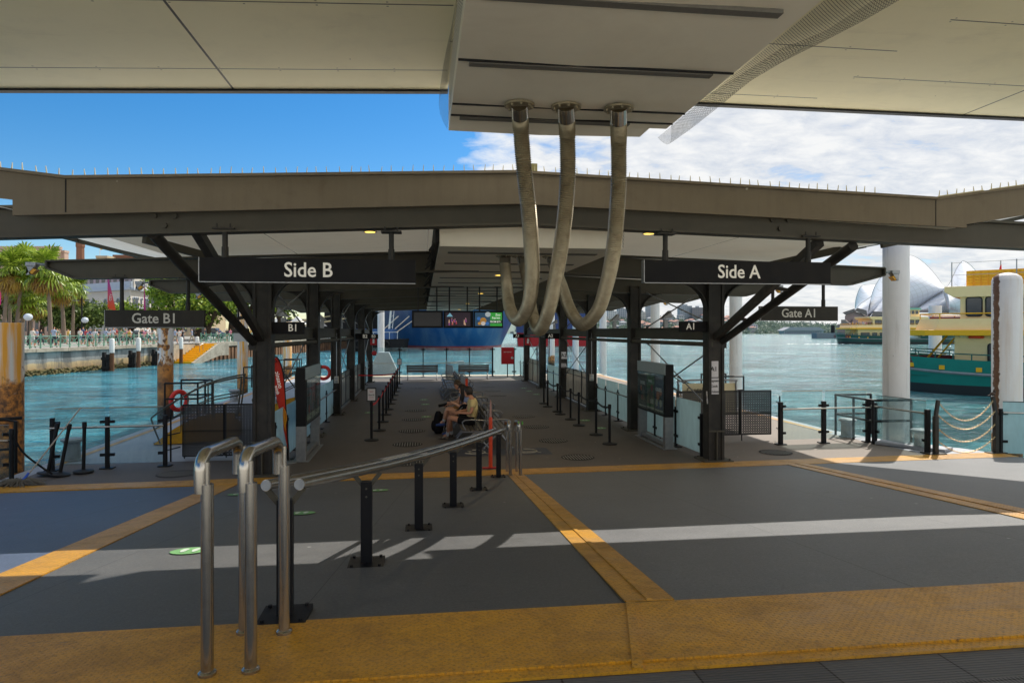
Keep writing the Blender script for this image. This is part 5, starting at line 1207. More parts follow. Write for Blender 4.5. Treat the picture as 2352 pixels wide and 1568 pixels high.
def flag(u, v):
    a = lerp_poly(pp, u); c = lerp_poly(ed, u); q = a.lerp(c, v); q.y += 0.03*sin(pi*v)*sin(7*u+1); return tuple(q)
b = MB(); b.grid(flag, 40, 8); o = b.build('flag', M['bred'] if 'bred' in M else pm('banner_red', srgb(200, 48, 30), 0.7, 0, 0.15, 6), t, fix=False, smooth=60)
M['byel'] = pm('banner_yellow', srgb(225, 150, 30), 0.7)
b = MB()
for (r0, r1, a0, a1) in ((0.105, 0.085, -60, 150), (0.07, 0.052, -40, 170), (0.04, 0.026, -30, 180)):
    cx, cz = (232-bx0)*s_, (bz0-830)*s_
    P = [(cx + r0*0.75*cos(radians(a)), -0.045, cz + r0*1.9*sin(radians(a))) for a in range(a0, a1, 12)]
    b.tube(P, 0.010, 5)
b.add([bp(215,700,-0.04), bp(262,760,-0.04), bp(270,900,-0.04), bp(268,1000,-0.04), bp(245,900,-0.04)], [(0,1,2,3,4)])
b.build('swirl', M['byel'], t)
tilt = Matrix.Rotation(radians(78), 4, 'Y')
text('oceanic', 0.125, bp(190, 380, -0.05), M['letters'], t, face=tilt @ FACE_CAM, mirror=True, W=False)
text('dining', 0.085, bp(172, 500, -0.05), M['letters'], t, face=tilt @ FACE_CAM, mirror=True, W=False)
b = MB(); b.lathe([(0.16,0.01),(0.16,0.03),(0.03,0.05)], 14); b.cyl((0,0,0.03), (0,0,0.3), 0.01, 6); b.build('base', M['gal'], t)
# ================================================================== BENCHES
def make_bench(label, L=1.72):
    t = thing('bench', label, 'bench', (0,0,0), 0, 'slatted waiting benches')       # front faces -Y locally, length along X
    b = MB()
    for k in range(5): b.box(-L/2, L/2, -0.28+0.105*k, -0.28+0.105*k+0.085, 0.425+0.008*abs(k-2), 0.45+0.008*abs(k-2))
    b.build('seat', M['slat'], t, bevel=0.004)
    b = MB()
    for k in range(4):
        z = 0.52+0.095*k; y = 0.25+0.05*k*0.55; b.bar((-L/2, y, z), (L/2, y, z), 0.02, 0.078, up=(0,0.25,1))
    b.build('backrest', M['slat'], t)
    for s in (-1, 1):
        x = s*(L/2-0.06); b = MB()
        b.tube([(x,-0.30,0.02), (x,-0.10,0.26), (x,-0.02,0.36), (x,0.16,0.41)], 0.022, 8); b.tube([(x,0.36,0.02), (x,0.14,0.25), (x,0.0,0.36)], 0.022, 8)
        b.box(x-0.025, x+0.025, -0.3, 0.24, 0.395, 0.425); b.bar((x,0.2,0.41), (x,0.34,0.88), 0.03, 0.03); b.cyl((x,-0.3,0.012), (x,-0.3,0.03), 0.05, 10); b.cyl((x,0.36,0.012), (x,0.36,0.03), 0.05, 10)
        o = b.build('leg', M['alu'], t, smooth=40)
        b = MB(); b.tube([(x,0.27,0.66), (x,-0.05,0.68), (x,-0.2,0.675), (x,-0.26,0.63), (x,-0.25,0.56), (x,-0.18,0.44)], 0.018, 8); b.build('armrest', M['alu'], t, smooth=50)
    return t
bn = make_bench('wooden bench where the man in the yellow T-shirt sits')
first = True
unitsY = [16.47, 18.36, 20.2, 22.0, 28.0, 29.85, 31.7]
wh = ['at the gangway end', 'second from the gangway', 'third from the gangway', 'fourth from the gangway', 'near end of the far group', 'middle of the far group', 'far end of the far group']
for i, y in enumerate(unitsY):
    if i == 0: o = bn; o.location = (1.17, y, 0); o.rotation_euler = (0,0,-pi/2)
    else: dup(bn, (1.17, y, 0), -pi/2, 'silver slatted bench facing Side B, ' + (wh[i] if i != 1 else 'where two young people sit'))
    dup(bn, (1.76, y, 0), pi/2, 'silver slatted bench facing Side A, ' + wh[i])
fb = dup(bn, (0.0, 38.3, 0), pi, 'dark timber bench with its back to us before the end glass, on Side B'); fb['group'] = 'timber benches at the far end'
fb2 = dup(bn, (2.85, 38.45, 0), pi, 'dark timber bench with its back to us before the end glass, on Side A'); fb2['group'] = 'timber benches at the far end'
for o in (fb, fb2):
    for ch in o.children:
        if ch.name.startswith(('seat', 'backrest')):
            ch.data = ch.data.copy(); ch.data.materials[0] = M['timber']
# crowd barriers
def barrier(p, q, label, end=None):
    p, q = V(p), V(q); t = thing('crowd_barrier', label, 'barrier', p, 0, 'steel crowd barriers'); d = q-p; L = d.length; b = MB()
    b.tube([p+V((0,0,0.2)), p+V((0,0,0.95)), p+d*0.04+V((0,0,1.02)), q-d*0.04+V((0,0,1.02)), q+V((0,0,0.95)), q+V((0,0,0.2)), ], 0.02, 8)
    b.cyl(p+V((0,0,0.22)), q+V((0,0,0.22)), 0.016, 8); b.build('frame', M['gal'], t, W=True, smooth=50)
    b = MB(); n = int(L/0.11)
    for k in range(1, n): b.cyl(p+d*k/n+V((0,0,0.22)), p+d*k/n+V((0,0,1.01)), 0.007, 6)
    b.build('bars', M['gal'], t, W=True)
    s = V((d.y, -d.x, 0)).normalized()*0.3; b = MB()
    for f in (0.12, 0.88): b.bar(p+d*f-s+V((0,0,0.03)), p+d*f+s+V((0,0,0.03)), 0.05, 0.01); b.bar(p+d*f+V((0,0,0.03)), p+d*f+V((0,0,0.22)), 0.03, 0.02)
    b.build('foot', M['gal'], t, W=True)
    if end: MB().bar(p+V((0,-0.02,0.05)), p+V((0,-0.02,1.0)), 0.09, 0.05, up=(0,1,0)).build('end_panel', M['orange'], t, W=True)
barrier((1.58, 24.6, 0), (1.5, 27.0, 0), 'steel crowd barrier with an orange end between the two bench groups', True)
barrier((1.46, 33.2, 0), (1.25, 35.4, 0), 'steel crowd barrier just beyond the far bench group')
barrier((1.25, 36.6, 0), (2.35, 38.9, 0), 'steel crowd barrier angled between the two timber benches')
# fire cabinet and signs
hc_ = thing('fire_hose_cabinet', 'red fire hose reel cabinet on a thin stand by the end fence', 'fire cabinet', (5.0, 39.6, 0))
hx0, hx1 = atY(1152, 820, 39.6).x, atY(1180, 820, 39.6).x; hz0, hz1 = atY(1165, 836, 39.6).z, atY(1165, 797.5, 39.6).z
MB().box(hx0, hx1, 39.6, 39.85, hz0, hz1).build('cabinet', M['red'], hc_, W=True, bevel=0.01)
text('FIRE HOSE REEL', 0.072, ((hx0+hx1)/2, 39.59, hz0+(hz1-hz0)*0.72), M['paper'], hc_)
b = MB(); b.cyl((hx1-0.1, 39.59, hz0+0.38*(hz1-hz0)), (hx1-0.1, 39.56, hz0+0.38*(hz1-hz0)), 0.07, 14); b.bar((hx1-0.1, 39.57, hz0+0.45*(hz1-hz0)), (hx1-0.02, 39.57, hz0+0.34*(hz1-hz0)), 0.05, 0.02, up=(0,1,0)); b.build('latch', M['paper'], hc_, W=True)
MB().cyl(((hx0+hx1)/2, 39.7, 0), ((hx0+hx1)/2, 39.7, hz0), 0.03, 8).build('stand', M['black'], hc_, W=True)
for x, y, z, lb in ((-2.55, 36.62, 1.98, 'red fire extinguisher sign on the farthest Side B column'), (5.68, 36.62, 1.95, 'red fire extinguisher sign above the red hose cabinet')):
    t = thing('fire_sign', lb, 'fire sign', (x, y, z), 0, 'red fire extinguisher signs')
    MB().box(-0.17, 0.17, -0.008, 0.0, 0, 0.42).build('plate', M['red'], t)
    b = MB(); b.box(-0.05, 0.05, -0.011, -0.009, 0.1, 0.32); b.box(-0.025, 0.025, -0.011, -0.009, 0.32, 0.37); b.build('pictogram', M['paper'], t)
t = thing('fire_alarm', 'small round red alarm button below the fire extinguisher sign on Side B', 'alarm', (-2.5, 36.55, 1.55))
MB().lathe([(0.13,0),(0.13,0.05),(0.1,0.08)], 18).xf(Matrix.Rotation(pi/2, 4, 'X')).build('housing', M['red'], t, smooth=40)
# ================================================================== GANGPLANKS WITH RAILS
def gangplank(label, x, y, rz, group='boarding gangplanks with curved rails'):
    t = thing('gangplank', label, 'gangplank', (x, y, 0), rz, group); L = 1.9
    for s in (-1, 1):
        yy = s*0.55
        MB().prism([(-L/2, 0.02), (L/2, 0.02), (L/2, 0.55)] + [(L/2 - L*k/10, 0.55 + 0.12*sin(pi*k/10) - 0.5*(k/10)**2) for k in range(1, 10)], 'xz', yy-0.012, yy+0.012).build('side_plate', M['yellow'], t)
        b = MB(); S = catmull([(-L/2+0.15,yy,0.05), (-L/2-0.02,yy,0.55), (-L/2+0.03,yy,0.72), (-0.35,yy,1.12), (0.25,yy,1.42), (0.95,yy,1.58), (1.0,yy,1.52), (0.93,yy,0.85), (0.85,yy,0.55)], 6); b.tube(S, 0.02, 8)
        b.tube([(-L/2+0.05,yy,0.40), (-0.25,yy,0.78), (0.25,yy,1.02), (0.93,yy,1.14)], 0.015, 8)
        for xx, z0, z1 in ((-0.35,0.3,1.12), (0.25,0.45,1.42)): b.cyl((xx,yy,z0), (xx,yy,z1), 0.016, 8)
        b.build('side_rail', M['steel'], t, smooth=50)
    MB().bar((-L/2, 0, 0.05), (L/2, 0, 0.5), 1.06, 0.04, up=(0,0,1)).build('walkway', M['gal'], t)
gangplank('yellow sided gangplank with curved steel rails behind the perforated gate on Side B', -5.5, 17.9, radians(10))
gangplank('yellow sided gangplank with curved rails, glimpsed beside the first Side B column', -4.2, 22.2, radians(8))
t = gangplank('gangplank with steel rails behind the Side A poster board', 8.0, 21.3, pi - radians(8))
cp = thing('canvas_screen', 'cream canvas screen with script lettering on a steel hoop frame behind the perforated gate', 'canvas screen', (7.6, 18.3, 0))
cx0, cx1 = atY(1567, 890, 18.3).x, atY(1690, 890, 18.3).x
b = MB(); b.tube(catmull([(cx0-0.08, 18.3, 0.1), (cx0-0.1, 18.3, 1.15), (cx0+0.0, 18.3, 1.33), (cx1-0.1, 18.3, 1.33), (cx1, 18.3, 1.2), (cx1+0.02, 18.3, 0.1)], 6), 0.025, 8); b.build('frame', M['alu'], cp, W=True, smooth=50)
b = MB(); b.grid(lambda u, v: (cx0 + (cx1-cx0)*u, 18.3 + 0.02*sin(9*u)*v, 0.35 + 0.9*v), 16, 4); b.build('canvas', M['canvas'], cp, W=True, fix=False, smooth=60)
text('Captain Cook', 0.2, ((cx0+cx1)/2-0.15, 18.27, 1.06), M['inktext'], cp)
# pile guard railings on the deck edge
def guard(x, y, s, label):
    t = thing('guard_rail', label, 'guard rail', (x, y, 0), 0, 'black pipe guard rails around the piles'); b = MB()
    for z in (0.55, 1.05): b.tube([(s*0.55,-0.75,z), (-s*0.45,-0.75,z), (-s*0.45,0.75,z), (s*0.55,0.75,z)], 0.03, 8)
    for px_, py_ in ((s*0.55,-0.75), (-s*0.45,-0.75), (-s*0.45,0.75), (s*0.55,0.75), (-s*0.45,0)): b.cyl((px_,py_,0), (px_,py_,1.06), 0.03, 8)
    b.build('pipes', M['black'], t, smooth=40)
for i, (x, y) in enumerate([(-8.0, 23.8), (-8.0, 33.5), (-8.0, 44.3-3)]): guard(x+0.4, y, -1, 'black pipe guard rail around the %s rusted pile' % ['second', 'third', 'fourth'][i])
for i, (x, y) in enumerate([(11.3, 15.9), (11.3, 24.6), (11.3, 33.7)]): guard(x-0.1, y, 1, 'black pipe guard rail around the %s white pile' % ['first', 'second', 'third'][i])
# lifebuoys
def buoy(p, label, R_=0.3, ax='y', rz=0):
    t = thing('lifebuoy', label, 'lifebuoy', p, rz, 'red lifebuoys')
    MB().ring((0,0,0), R_, 0.075, ax, 28, 10).build('ring', pm('lifebuoy_red', srgb(215, 50, 40), 0.5, 0, 0.08, 6) if 'lbr' not in M else M['lbr'], t, smooth=60)
buoy(pf(411, 920, 22.5), 'red lifebuoy behind the perforated gate, among the curved rails', 0.3, rz=radians(58)); buoy(pf(743, 856, 30.5), 'red lifebuoy half hidden by the third Side B column', 0.27)
# grey concrete mooring block at far end
t = thing('mooring_block', 'grey tapered mooring block beside the white far pile', 'mooring block', (-2.6, 43.2, -0.9))
MB().prism([(-3.4, 0.0), (-1.4, 0.0), (-2.05, 1.4), (-2.7, 1.4)], 'xz', 42.6, 43.6).build('casting', M['deckc'], t, W=True)
# ================================================================== PILES
def pile(x, y, top, r, mat, label, dome=False, group='steel guide piles'):
    t = thing('pile', label, 'pile', (x, y, WATER), -math.atan2(x, y), group); H = top - WATER
    prof = [(r, -3.0), (r, 0.0), (r, H-0.02), (r*0.97, H)] + ([(r*0.9, H+0.06), (r*0.6, H+0.13), (r*0.15, H+0.16)] if dome else [])
    MB().lathe(prof, 40).build('shaft', M[mat], t, smooth=40)
    return t
def ptop(px, py, X0): p = atX(px, py, X0); return p
X_L, X_R = -8.55, 11.9
q = atY(4, 741, 14.6); pile(q.x, 14.6, q.z, 0.365, 'pile_near', 'thick rusted pile with peeling white paint by the pontoon corner')
p = ptop(380, 754, X_L); pile(X_L, p.y, p.z, 0.245, 'pile_rust', 'white pile with big dark rust patches under the Gate B1 sign')
p = ptop(557, 745, X_L); pile(X_L, p.y, p.z+0.6, 0.24, 'pile_low', 'pile with an orange stripe seen between brace and first Side B column')
p = ptop(660, 760, X_L); pile(X_L, p.y, p.z+0.6, 0.27, 'pile_low', 'pale pile behind the B1 sign')
p = ptop(2058, 565, X_R); pile(X_R, p.y, p.z, 0.305, 'pile_clean', 'tall clean white pile in front of the opera house')
p = ptop(1690, 672, X_R); pile(X_R, p.y, p.z+0.4, 0.235, 'pile_clean', 'white pile behind the Gate A1 braces')
p = ptop(1505, 690, X_R); pile(X_R, p.y, p.z+0.5, 0.235, 'pile_clean', 'white pile between the first two Side A columns')
p = ptop(1385, 715, X_R); pile(X_R, p.y, p.z+0.5, 0.23, 'pile_clean', 'stained pile behind the widest duct loop')
p = ptop(1322, 725, X_R); pile(X_R, p.y, p.z+0.5, 0.24, 'pile_clean', 'far pile between the third and fourth Side A columns')
p = ptop(1281, 730, X_R); pile(X_R, p.y+3, p.z+0.5, 0.3, 'pile_scar', 'farthest pile seen past the A2 sheet')
p = atY(2313, 642, 14.4); pile(p.x, 14.4, p.z, 0.305, 'pile_scar', 'round topped white pile with a long dark rust scar near the chain gate', True)
p = pf(2148, 702, 50); pile(p.x, p.y, p.z, 0.42, 'pile_clean', 'pale pile standing between the two ferries')
p = atY(875, 728, 45.5); pile(p.x, p.y, p.z+1.2, 0.22, 'pile_clean', 'white pile beyond the end fence beside the blue ship')
# ================================================================== PEOPLE
def skin_mesh(verts, edges, radii, root=0, sub=1):
    me = bpy.data.meshes.new('sk'); me.from_pydata([tuple(v) for v in verts], edges, []); me.update()
    ob = bpy.data.objects.new('sk', me); COL.objects.link(ob)
    ob.modifiers.new('skin', 'SKIN'); 
    if not me.skin_vertices: me.attributes.update()
    sv = me.skin_vertices[0].data
    for i, r in enumerate(radii):
        rr_ = r if isinstance(r, tuple) else (r, r)
        sv[i].radius = rr_; sv[i].use_root = (i == root)
    m = ob.modifiers.new('sub', 'SUBSURF'); m.levels = sub; m.render_levels = sub
    dg = bpy.context.evaluated_depsgraph_get(); dg.update()
    out = bpy.data.meshes.new_from_object(ob.evaluated_get(dg)); bpy.data.objects.remove(ob)
    out.materials.clear(); return out
def put(me, name, mat, parent, W=True):
    me.name = name; return finish(me, name, mat, parent, W, 80, True)
def chain_skin(pts, radii, sub=2): return skin_mesh(pts, [(i, i+1) for i in range(len(pts)-1)], radii, 0, sub)
def hand_pts(w, d, up, n=5, s=1.0):
    """five unequal fingers from wrist w along d, curled"""
    d = d.normalized(); a = d.cross(up).normalized(); c = a.cross(d).normalized()*-1; F = []
    for k, (off, L) in enumerate([(-0.030,0.058), (-0.010,0.075), (0.011,0.080), (0.031,0.070)]):
        b0 = w + d*0.08*s + a*off*s; F.append([b0, b0 + d*L*0.45*s + c*0.008, b0 + d*L*0.75*s + c*0.03*s, b0 + d*L*0.8*s + c*0.055*s])
    t0 = w + d*0.03*s - a*0.035*s; F.append([t0, t0 + d*0.03*s - a*0.03*s + c*0.015*s, t0 + d*0.065*s - a*0.028*s + c*0.03*s])
    return F
def seated(label, loc, J, skin, hair, top, bottom, shoe, sock, hairlong=0.0, headdir=V((-1,0,-0.3)), sleeve=0.55, short=0.62):
    """J holds world joints"""
    t = thing('person', label, 'person', loc, 0, 'people seated on the slatted benches')
    P, C, N, H = J['pelvis'], J['chest'], J['neck'], J['head']
    vs = [P, P.lerp(C, 0.5), C, N, N.lerp(H, 0.35)]; rs = [(0.15,0.12), (0.135,0.105), (0.155,0.11), (0.058,0.058), (0.055,0.055)]; es = [(0,1),(1,2),(2,3),(3,4)]
    def limb(start, pts, rr_):
        prev = start
        for p, r in zip(pts, rr_): vs.append(p); rs.append(r); es.append((prev, len(vs)-1)); prev = len(vs)-1
    for s in 'LR':
        limb(2, [J['sh'+s], J['sh'+s].lerp(J['el'+s],0.5), J['el'+s], J['wr'+s], J['wr'+s] + (J['wr'+s]-J['el'+s]).normalized()*0.085], [0.062,0.048,0.04,0.028,(0.038,0.02)])
        limb(0, [J['hip'+s], J['hip'+s].lerp(J['kn'+s],0.5), J['kn'+s], J['kn'+s].lerp(J['an'+s],0.35), J['an'+s], J['an'+s].lerp(J['toe'+s],0.6)], [0.098,0.085,0.06,0.062,0.04,0.04])
    body = skin_mesh(vs, es, rs, 0, 2)
    bm = bmesh.new(); bm.from_mesh(body); bpy.data.meshes.remove(body)
    # head: shaped ellipsoid with brow, nose, jaw
    hd = headdir.normalized(); side = hd.cross(V((0,0,1))).normalized(); upv = side.cross(hd).normalized(); hm = MB()
    def hp(a, b_, c): return H + hd*a + side*b_ + upv*c
    rings = [(-0.125,0.045,0.05,0.015), (-0.10,0.062,0.075,0.02), (-0.06,0.078,0.092,0.012), (0.0,0.078,0.098,0.0), (0.05,0.076,0.098,-0.004), (0.09,0.062,0.08,-0.006), (0.118,0.03,0.04,-0.008)]
    hv = []; hf = []; n = 16
    for z, w, dpt, sh in rings:
        for k in range(n):
            a = 2*pi*k/n; hv.append(hp(sh + dpt*cos(a), w*sin(a), z))
    for i in range(len(rings)-1):
        for k in range(n): k2 = (k+1) % n; hf.append((i*n+k, i*n+k2, (i+1)*n+k2, (i+1)*n+k))
    hf += [tuple(range(n-1,-1,-1)), tuple((len(rings)-1)*n+k for k in range(n))]
    hm.add(hv, hf)
    hm.add([hp(0.088,-0.014,-0.04), hp(0.088,0.014,-0.04), hp(0.118,0.0,-0.034), hp(0.092,0.0,0.012)], [(0,2,1),(0,3,2),(1,2,3)])
    for s in (-1, 1): hm.ball(hp(-0.005, s*0.08, -0.01), 0.026, 8, 6, (0.7,0.6,1.2))
    for s in 'LR':
        w = J['wr'+s]; d = (J['wr'+s]-J['el'+s])
        for F in hand_pts(w, d, V((0,0,1))): hm.tube(F, [0.0105,0.0098,0.009,0.0075][:len(F)], 6)
    n0 = len(bm.verts); vv = [bm.verts.new(p) for p in hm.v]; bm.verts.ensure_lookup_table()
    for f in hm.f:
        try: bm.faces.new([vv[i] for i in f])
        except ValueError: pass
    me = bpy.data.meshes.new('body'); bm.to_mesh(me); bm.free(); put(me, 'body', skin, t)
    # facial features
    b = MB()
    for s in (-1, 1): b.ball(hp(0.088, s*0.031, 0.004), 0.010, 8, 6); b.bar(hp(0.094, s*0.015, 0.026), hp(0.088, s*0.048, 0.026), 0.006, 0.008)
    b.build('eyes', M['hair'], t, W=True)
    b = MB(); b.bar(hp(0.09, -0.022, -0.066), hp(0.09, 0.022, -0.066), 0.01, 0.008); b.build('mouth', pm('lips', srgb(165, 90, 85)) if 'lips' not in M else M['lips'], t, W=True)
    # hair
    b = MB()
    def hairf(u, v):
        a = 2*pi*u; lim = -0.02 - (0.075 if cos(a) < 0.2 else -0.075*max(0,cos(a)-0.2)) ; th = (pi/2) * (1-v) + v * math.asin(max(-0.9, min(0.9, (lim if cos(a) < 0.5 else 0.05)/0.125)))
        r = 1.0 + 0.05*sin(9*a+3*v) + 0.03*sin(23*a)
        return hp(-0.012 + 0.114*cos(th)*cos(a)*r, 0.094*cos(th)*sin(a)*r, 0.008 + 0.128*sin(th)*r)
    b.grid(hairf, 36, 8)
    if hairlong:
        for k in range(90):
            a = RND.uniform(0.55*pi, 1.45*pi) if k % 3 else RND.choice((1,-1))*RND.uniform(0.3, 0.6)*pi
            p0 = hp(-0.01 + 0.1*cos(a), 0.085*sin(a), RND.uniform(-0.03, 0.05)); p1 = p0 + upv*-0.10 + V((0.01*cos(k), 0.012*sin(k*2), 0)) + hd*0.02; p2 = p0 + V((RND.uniform(-.03,.03)-0.02, RND.uniform(-.04,.04), -hairlong*RND.uniform(0.6,1.05)))
            b.tube([p0, p1, p2], [0.016, 0.015, 0.004], 5)
    b.build('hair', hair, t, W=True, smooth=80, fix=False)
    # clothing
    sv_ = [P + V((0,0,-0.03)), P.lerp(C,0.5), C + V((0,0,0.01)), C.lerp(N,0.72)]; se = [(0,1),(1,2),(2,3)]; sr = [(0.178,0.145), (0.162,0.13), (0.178,0.13), (0.09,0.085)]
    for s in 'LR':
        sv_ += [J['sh'+s] + V((0,0,0.004)), J['sh'+s].lerp(J['el'+s], sleeve)]; i = len(sv_); se += [(2, i-2), (i-2, i-1)]; sr += [0.083, 0.078]
    put(skin_mesh(sv_, se, sr, 0, 2), 'shirt', top, t)
    sv_ = [P + V((0,0,0.0))]; se = []; sr = [(0.172,0.135)]
    for s in 'LR':
        sv_ += [J['hip'+s], J['hip'+s].lerp(J['kn'+s], 0.4), J['hip'+s].lerp(J['kn'+s], short)]; i = len(sv_); se += [(0,i-3),(i-3,i-2),(i-2,i-1)]; sr += [0.118,0.112,0.108]
    put(skin_mesh(sv_, se, sr, 0, 2), 'shorts', bottom, t)
    for s in 'LR':
        a, to = J['an'+s], J['toe'+s]; d = (to-a); d.z = 0; d.normalize(); h = a - d*0.055; h.z = to.z
        f = [h + V((0,0,0.012)), h + d*0.08 + V((0,0,0.018)), h + d*0.19 + V((0,0,0.002)), h + d*0.265 + V((0,0,-0.006))]
        put(chain_skin(f, [(0.045,0.045),(0.048,0.056),(0.048,0.04),(0.036,0.026)]), 'shoe', shoe, t)
        k = J['kn'+s]; put(chain_skin([a + V((0,0,-0.02)), a.lerp(k, 0.14), a.lerp(k, 0.30)], [0.046,0.047,0.051]), 'sock', sock, t)
    return t
# nearest: man in pale yellow T-shirt
Y0 = 16.62
J = dict(pelvis=V((1.17,Y0,0.56)), chest=V((1.26,Y0+0.02,0.90)), neck=V((1.18,Y0+0.05,1.10)), head=V((1.11,Y0+0.10,1.235)),
    shL=V((1.22,Y0-0.18,1.03)), elL=V((1.16,Y0-0.22,0.74)), wrL=V((0.92,Y0-0.08,0.74)), shR=V((1.20,Y0+0.2,1.03)), elR=V((1.10,Y0+0.27,0.76)), wrR=V((0.90,Y0+0.06,0.77)),
    hipL=V((1.12,Y0-0.10,0.53)), knL=V((0.68,Y0+0.10,0.60)), anL=V((0.62,Y0+0.52,0.12)), toeL=V((0.44,Y0+0.56,0.05)),
    hipR=V((1.12,Y0+0.10,0.53)), knR=V((0.66,Y0+0.42,0.57)), anR=V((0.74,Y0+0.80,0.12)), toeR=V((0.56,Y0+0.86,0.05)))
seated('man in pale yellow T-shirt and black shorts looking at a phone, nearest on the bench', (1.17, Y0, 0), J, M['skin'], M['hair'], M['tee'], M['blackcloth'], M['brownshoe'], M['whitecloth'], headdir=V((-0.8,0.6,-0.25)))
t = thing('phone', 'black phone held by the man in the pale yellow T-shirt', 'phone', (0.84, Y0-0.0, 0.79), 0, 'phones'); MB().bar((0.80, Y0-0.03, 0.79), (0.88, Y0+0.01, 0.81), 0.075, 0.009).build('handset', M['black'], t, W=True, bevel=0.003)
text('OFF THE WALL', 0.03, (1.165, Y0-0.27, 0.92), M['inktext'], bpy.data.objects['person'], face=Matrix.Rotation(0.25,4,'Z') @ FACE_CAM, W=True) if False else None
Y1 = 17.72
J = dict(pelvis=V((1.15,Y1,0.56)), chest=V((1.20,Y1,0.90)), neck=V((1.12,Y1,1.08)), head=V((1.03,Y1,1.21)),
    shL=V((1.17,Y1-0.17,1.0)), elL=V((1.02,Y1-0.25,0.76)), wrL=V((0.80,Y1-0.08,0.86)), shR=V((1.16,Y1+0.18,1.0)), elR=V((1.02,Y1+0.25,0.76)), wrR=V((0.78,Y1+0.1,0.86)),
    hipL=V((1.10,Y1-0.10,0.53)), knL=V((0.64,Y1-0.08,0.72)), anL=V((0.55,Y1+0.10,0.38)), toeL=V((0.40,Y1+0.14,0.28)),
    hipR=V((1.10,Y1+0.10,0.53)), knR=V((0.66,Y1+0.14,0.58)), anR=V((0.72,Y1+0.12,0.12)), toeR=V((0.55,Y1+0.12,0.05)))
seated('person with long brown hair and blue patterned shirt, legs crossed, holding a phone', (1.15, Y1, 0), J, M['skin2'], M['hair'], M['bluecloth'], M['tan'], M['bluesho'], M['whitecloth'], hairlong=0.36, headdir=V((-1,0.1,-0.45)), short=0.55)
t = thing('phone', 'dark phone held by the person in the blue patterned shirt', 'phone', (0.70, Y1, 0.9), 0, 'phones'); MB().bar((0.66, Y1-0.01, 0.92), (0.74, Y1+0.03, 0.88), 0.14, 0.009).build('handset', M['black'], t, W=True, bevel=0.003)
Y2 = 18.95
J = dict(pelvis=V((1.15,Y2,0.56)), chest=V((1.18,Y2,0.90)), neck=V((1.07,Y2,1.09)), head=V((0.97,Y2-0.02,1.23)),
    shL=V((1.14,Y2-0.17,1.01)), elL=V((0.98,Y2-0.24,0.76)), wrL=V((0.72,Y2-0.10,0.70)), shR=V((1.14,Y2+0.17,1.01)), elR=V((0.98,Y2+0.22,0.76)), wrR=V((0.72,Y2+0.06,0.70)),
    hipL=V((1.10,Y2-0.10,0.53)), knL=V((0.66,Y2-0.16,0.56)), anL=V((0.70,Y2-0.18,0.12)), toeL=V((0.55,Y2-0.2,0.05)),
    hipR=V((1.10,Y2+0.10,0.53)), knR=V((0.66,Y2+0.16,0.56)), anR=V((0.70,Y2+0.18,0.12)), toeR=V((0.55,Y2+0.2,0.05)))
seated('young person with short light brown hair leaning over a camera, farthest on the bench', (1.15, Y2, 0), J, M['skin'], M['hair2'], M['greycloth'], M['tan'], M['whitecloth'], M['whitecloth'], headdir=V((-0.85,-0.25,-0.6)))
t = thing('camera', 'black camera with long lens held by the young person farthest on the bench', 'camera', (0.60, Y2-0.03, 0.66))
MB().box(0.60, 0.68, Y2-0.10, Y2+0.05, 0.64, 0.74).build('camera_body', M['black'], t, W=True, bevel=0.008)
MB().cyl((0.61, Y2-0.03, 0.69), (0.44, Y2-0.04, 0.66), 0.035, 16, 0.042).build('lens', M['black'], t, W=True, smooth=40)
# black bag strap held by the man, backpack on floor
t = thing('backpack', 'large black backpack standing on the deck at the feet of the seated people', 'backpack', (0.42, 18.2, 0))
def bpk(u, v):
    a = 2*pi*u; z = v; r = (sin(pi*min(1,max(0.0,0.06+0.9*z)))**0.35); w = 0.19*r*(1-0.12*z); d = 0.14*r*(1.1-0.3*z)
    return (d*cos(a)*(1+0.12*sin(5*a+3*z)), w*sin(a)*(1+0.05*sin(7*z)), 0.012+0.58*z)
b = MB(); b.grid(bpk, 28, 14); b.build('bag', M['blackcloth'], t, fix=False, smooth=70)
b = MB(); b.ball((-0.13,0,0.22), 0.12, 12, 8, (0.5,1.0,1.2)); b.build('front_pocket', M['blackcloth'], t, smooth=70)
for s in (-1, 1): MB().tube(catmull([(0.1,s*0.08,0.52), (0.2,s*0.1,0.4), (0.17,s*0.11,0.1)], 6), 0.018, 6).build('strap', M['blackm'], t, smooth=60)
t = thing('shoulder_bag', 'black padded bag resting against the man in the pale yellow T-shirt', 'bag', (1.05, 17.2, 0.46))
b = MB(); b.ball((0,0,0.2), 0.2, 16, 10, (0.85,0.6,1.15)); b.build('bag', M['blackcloth'], t, smooth=70)
MB().tube(catmull([(-0.12,-0.1,0.1), (-0.16,-0.13,0.25), (-0.05,-0.14,0.36)], 6), 0.012, 6).build('strap', M['gal'], t, smooth=60)
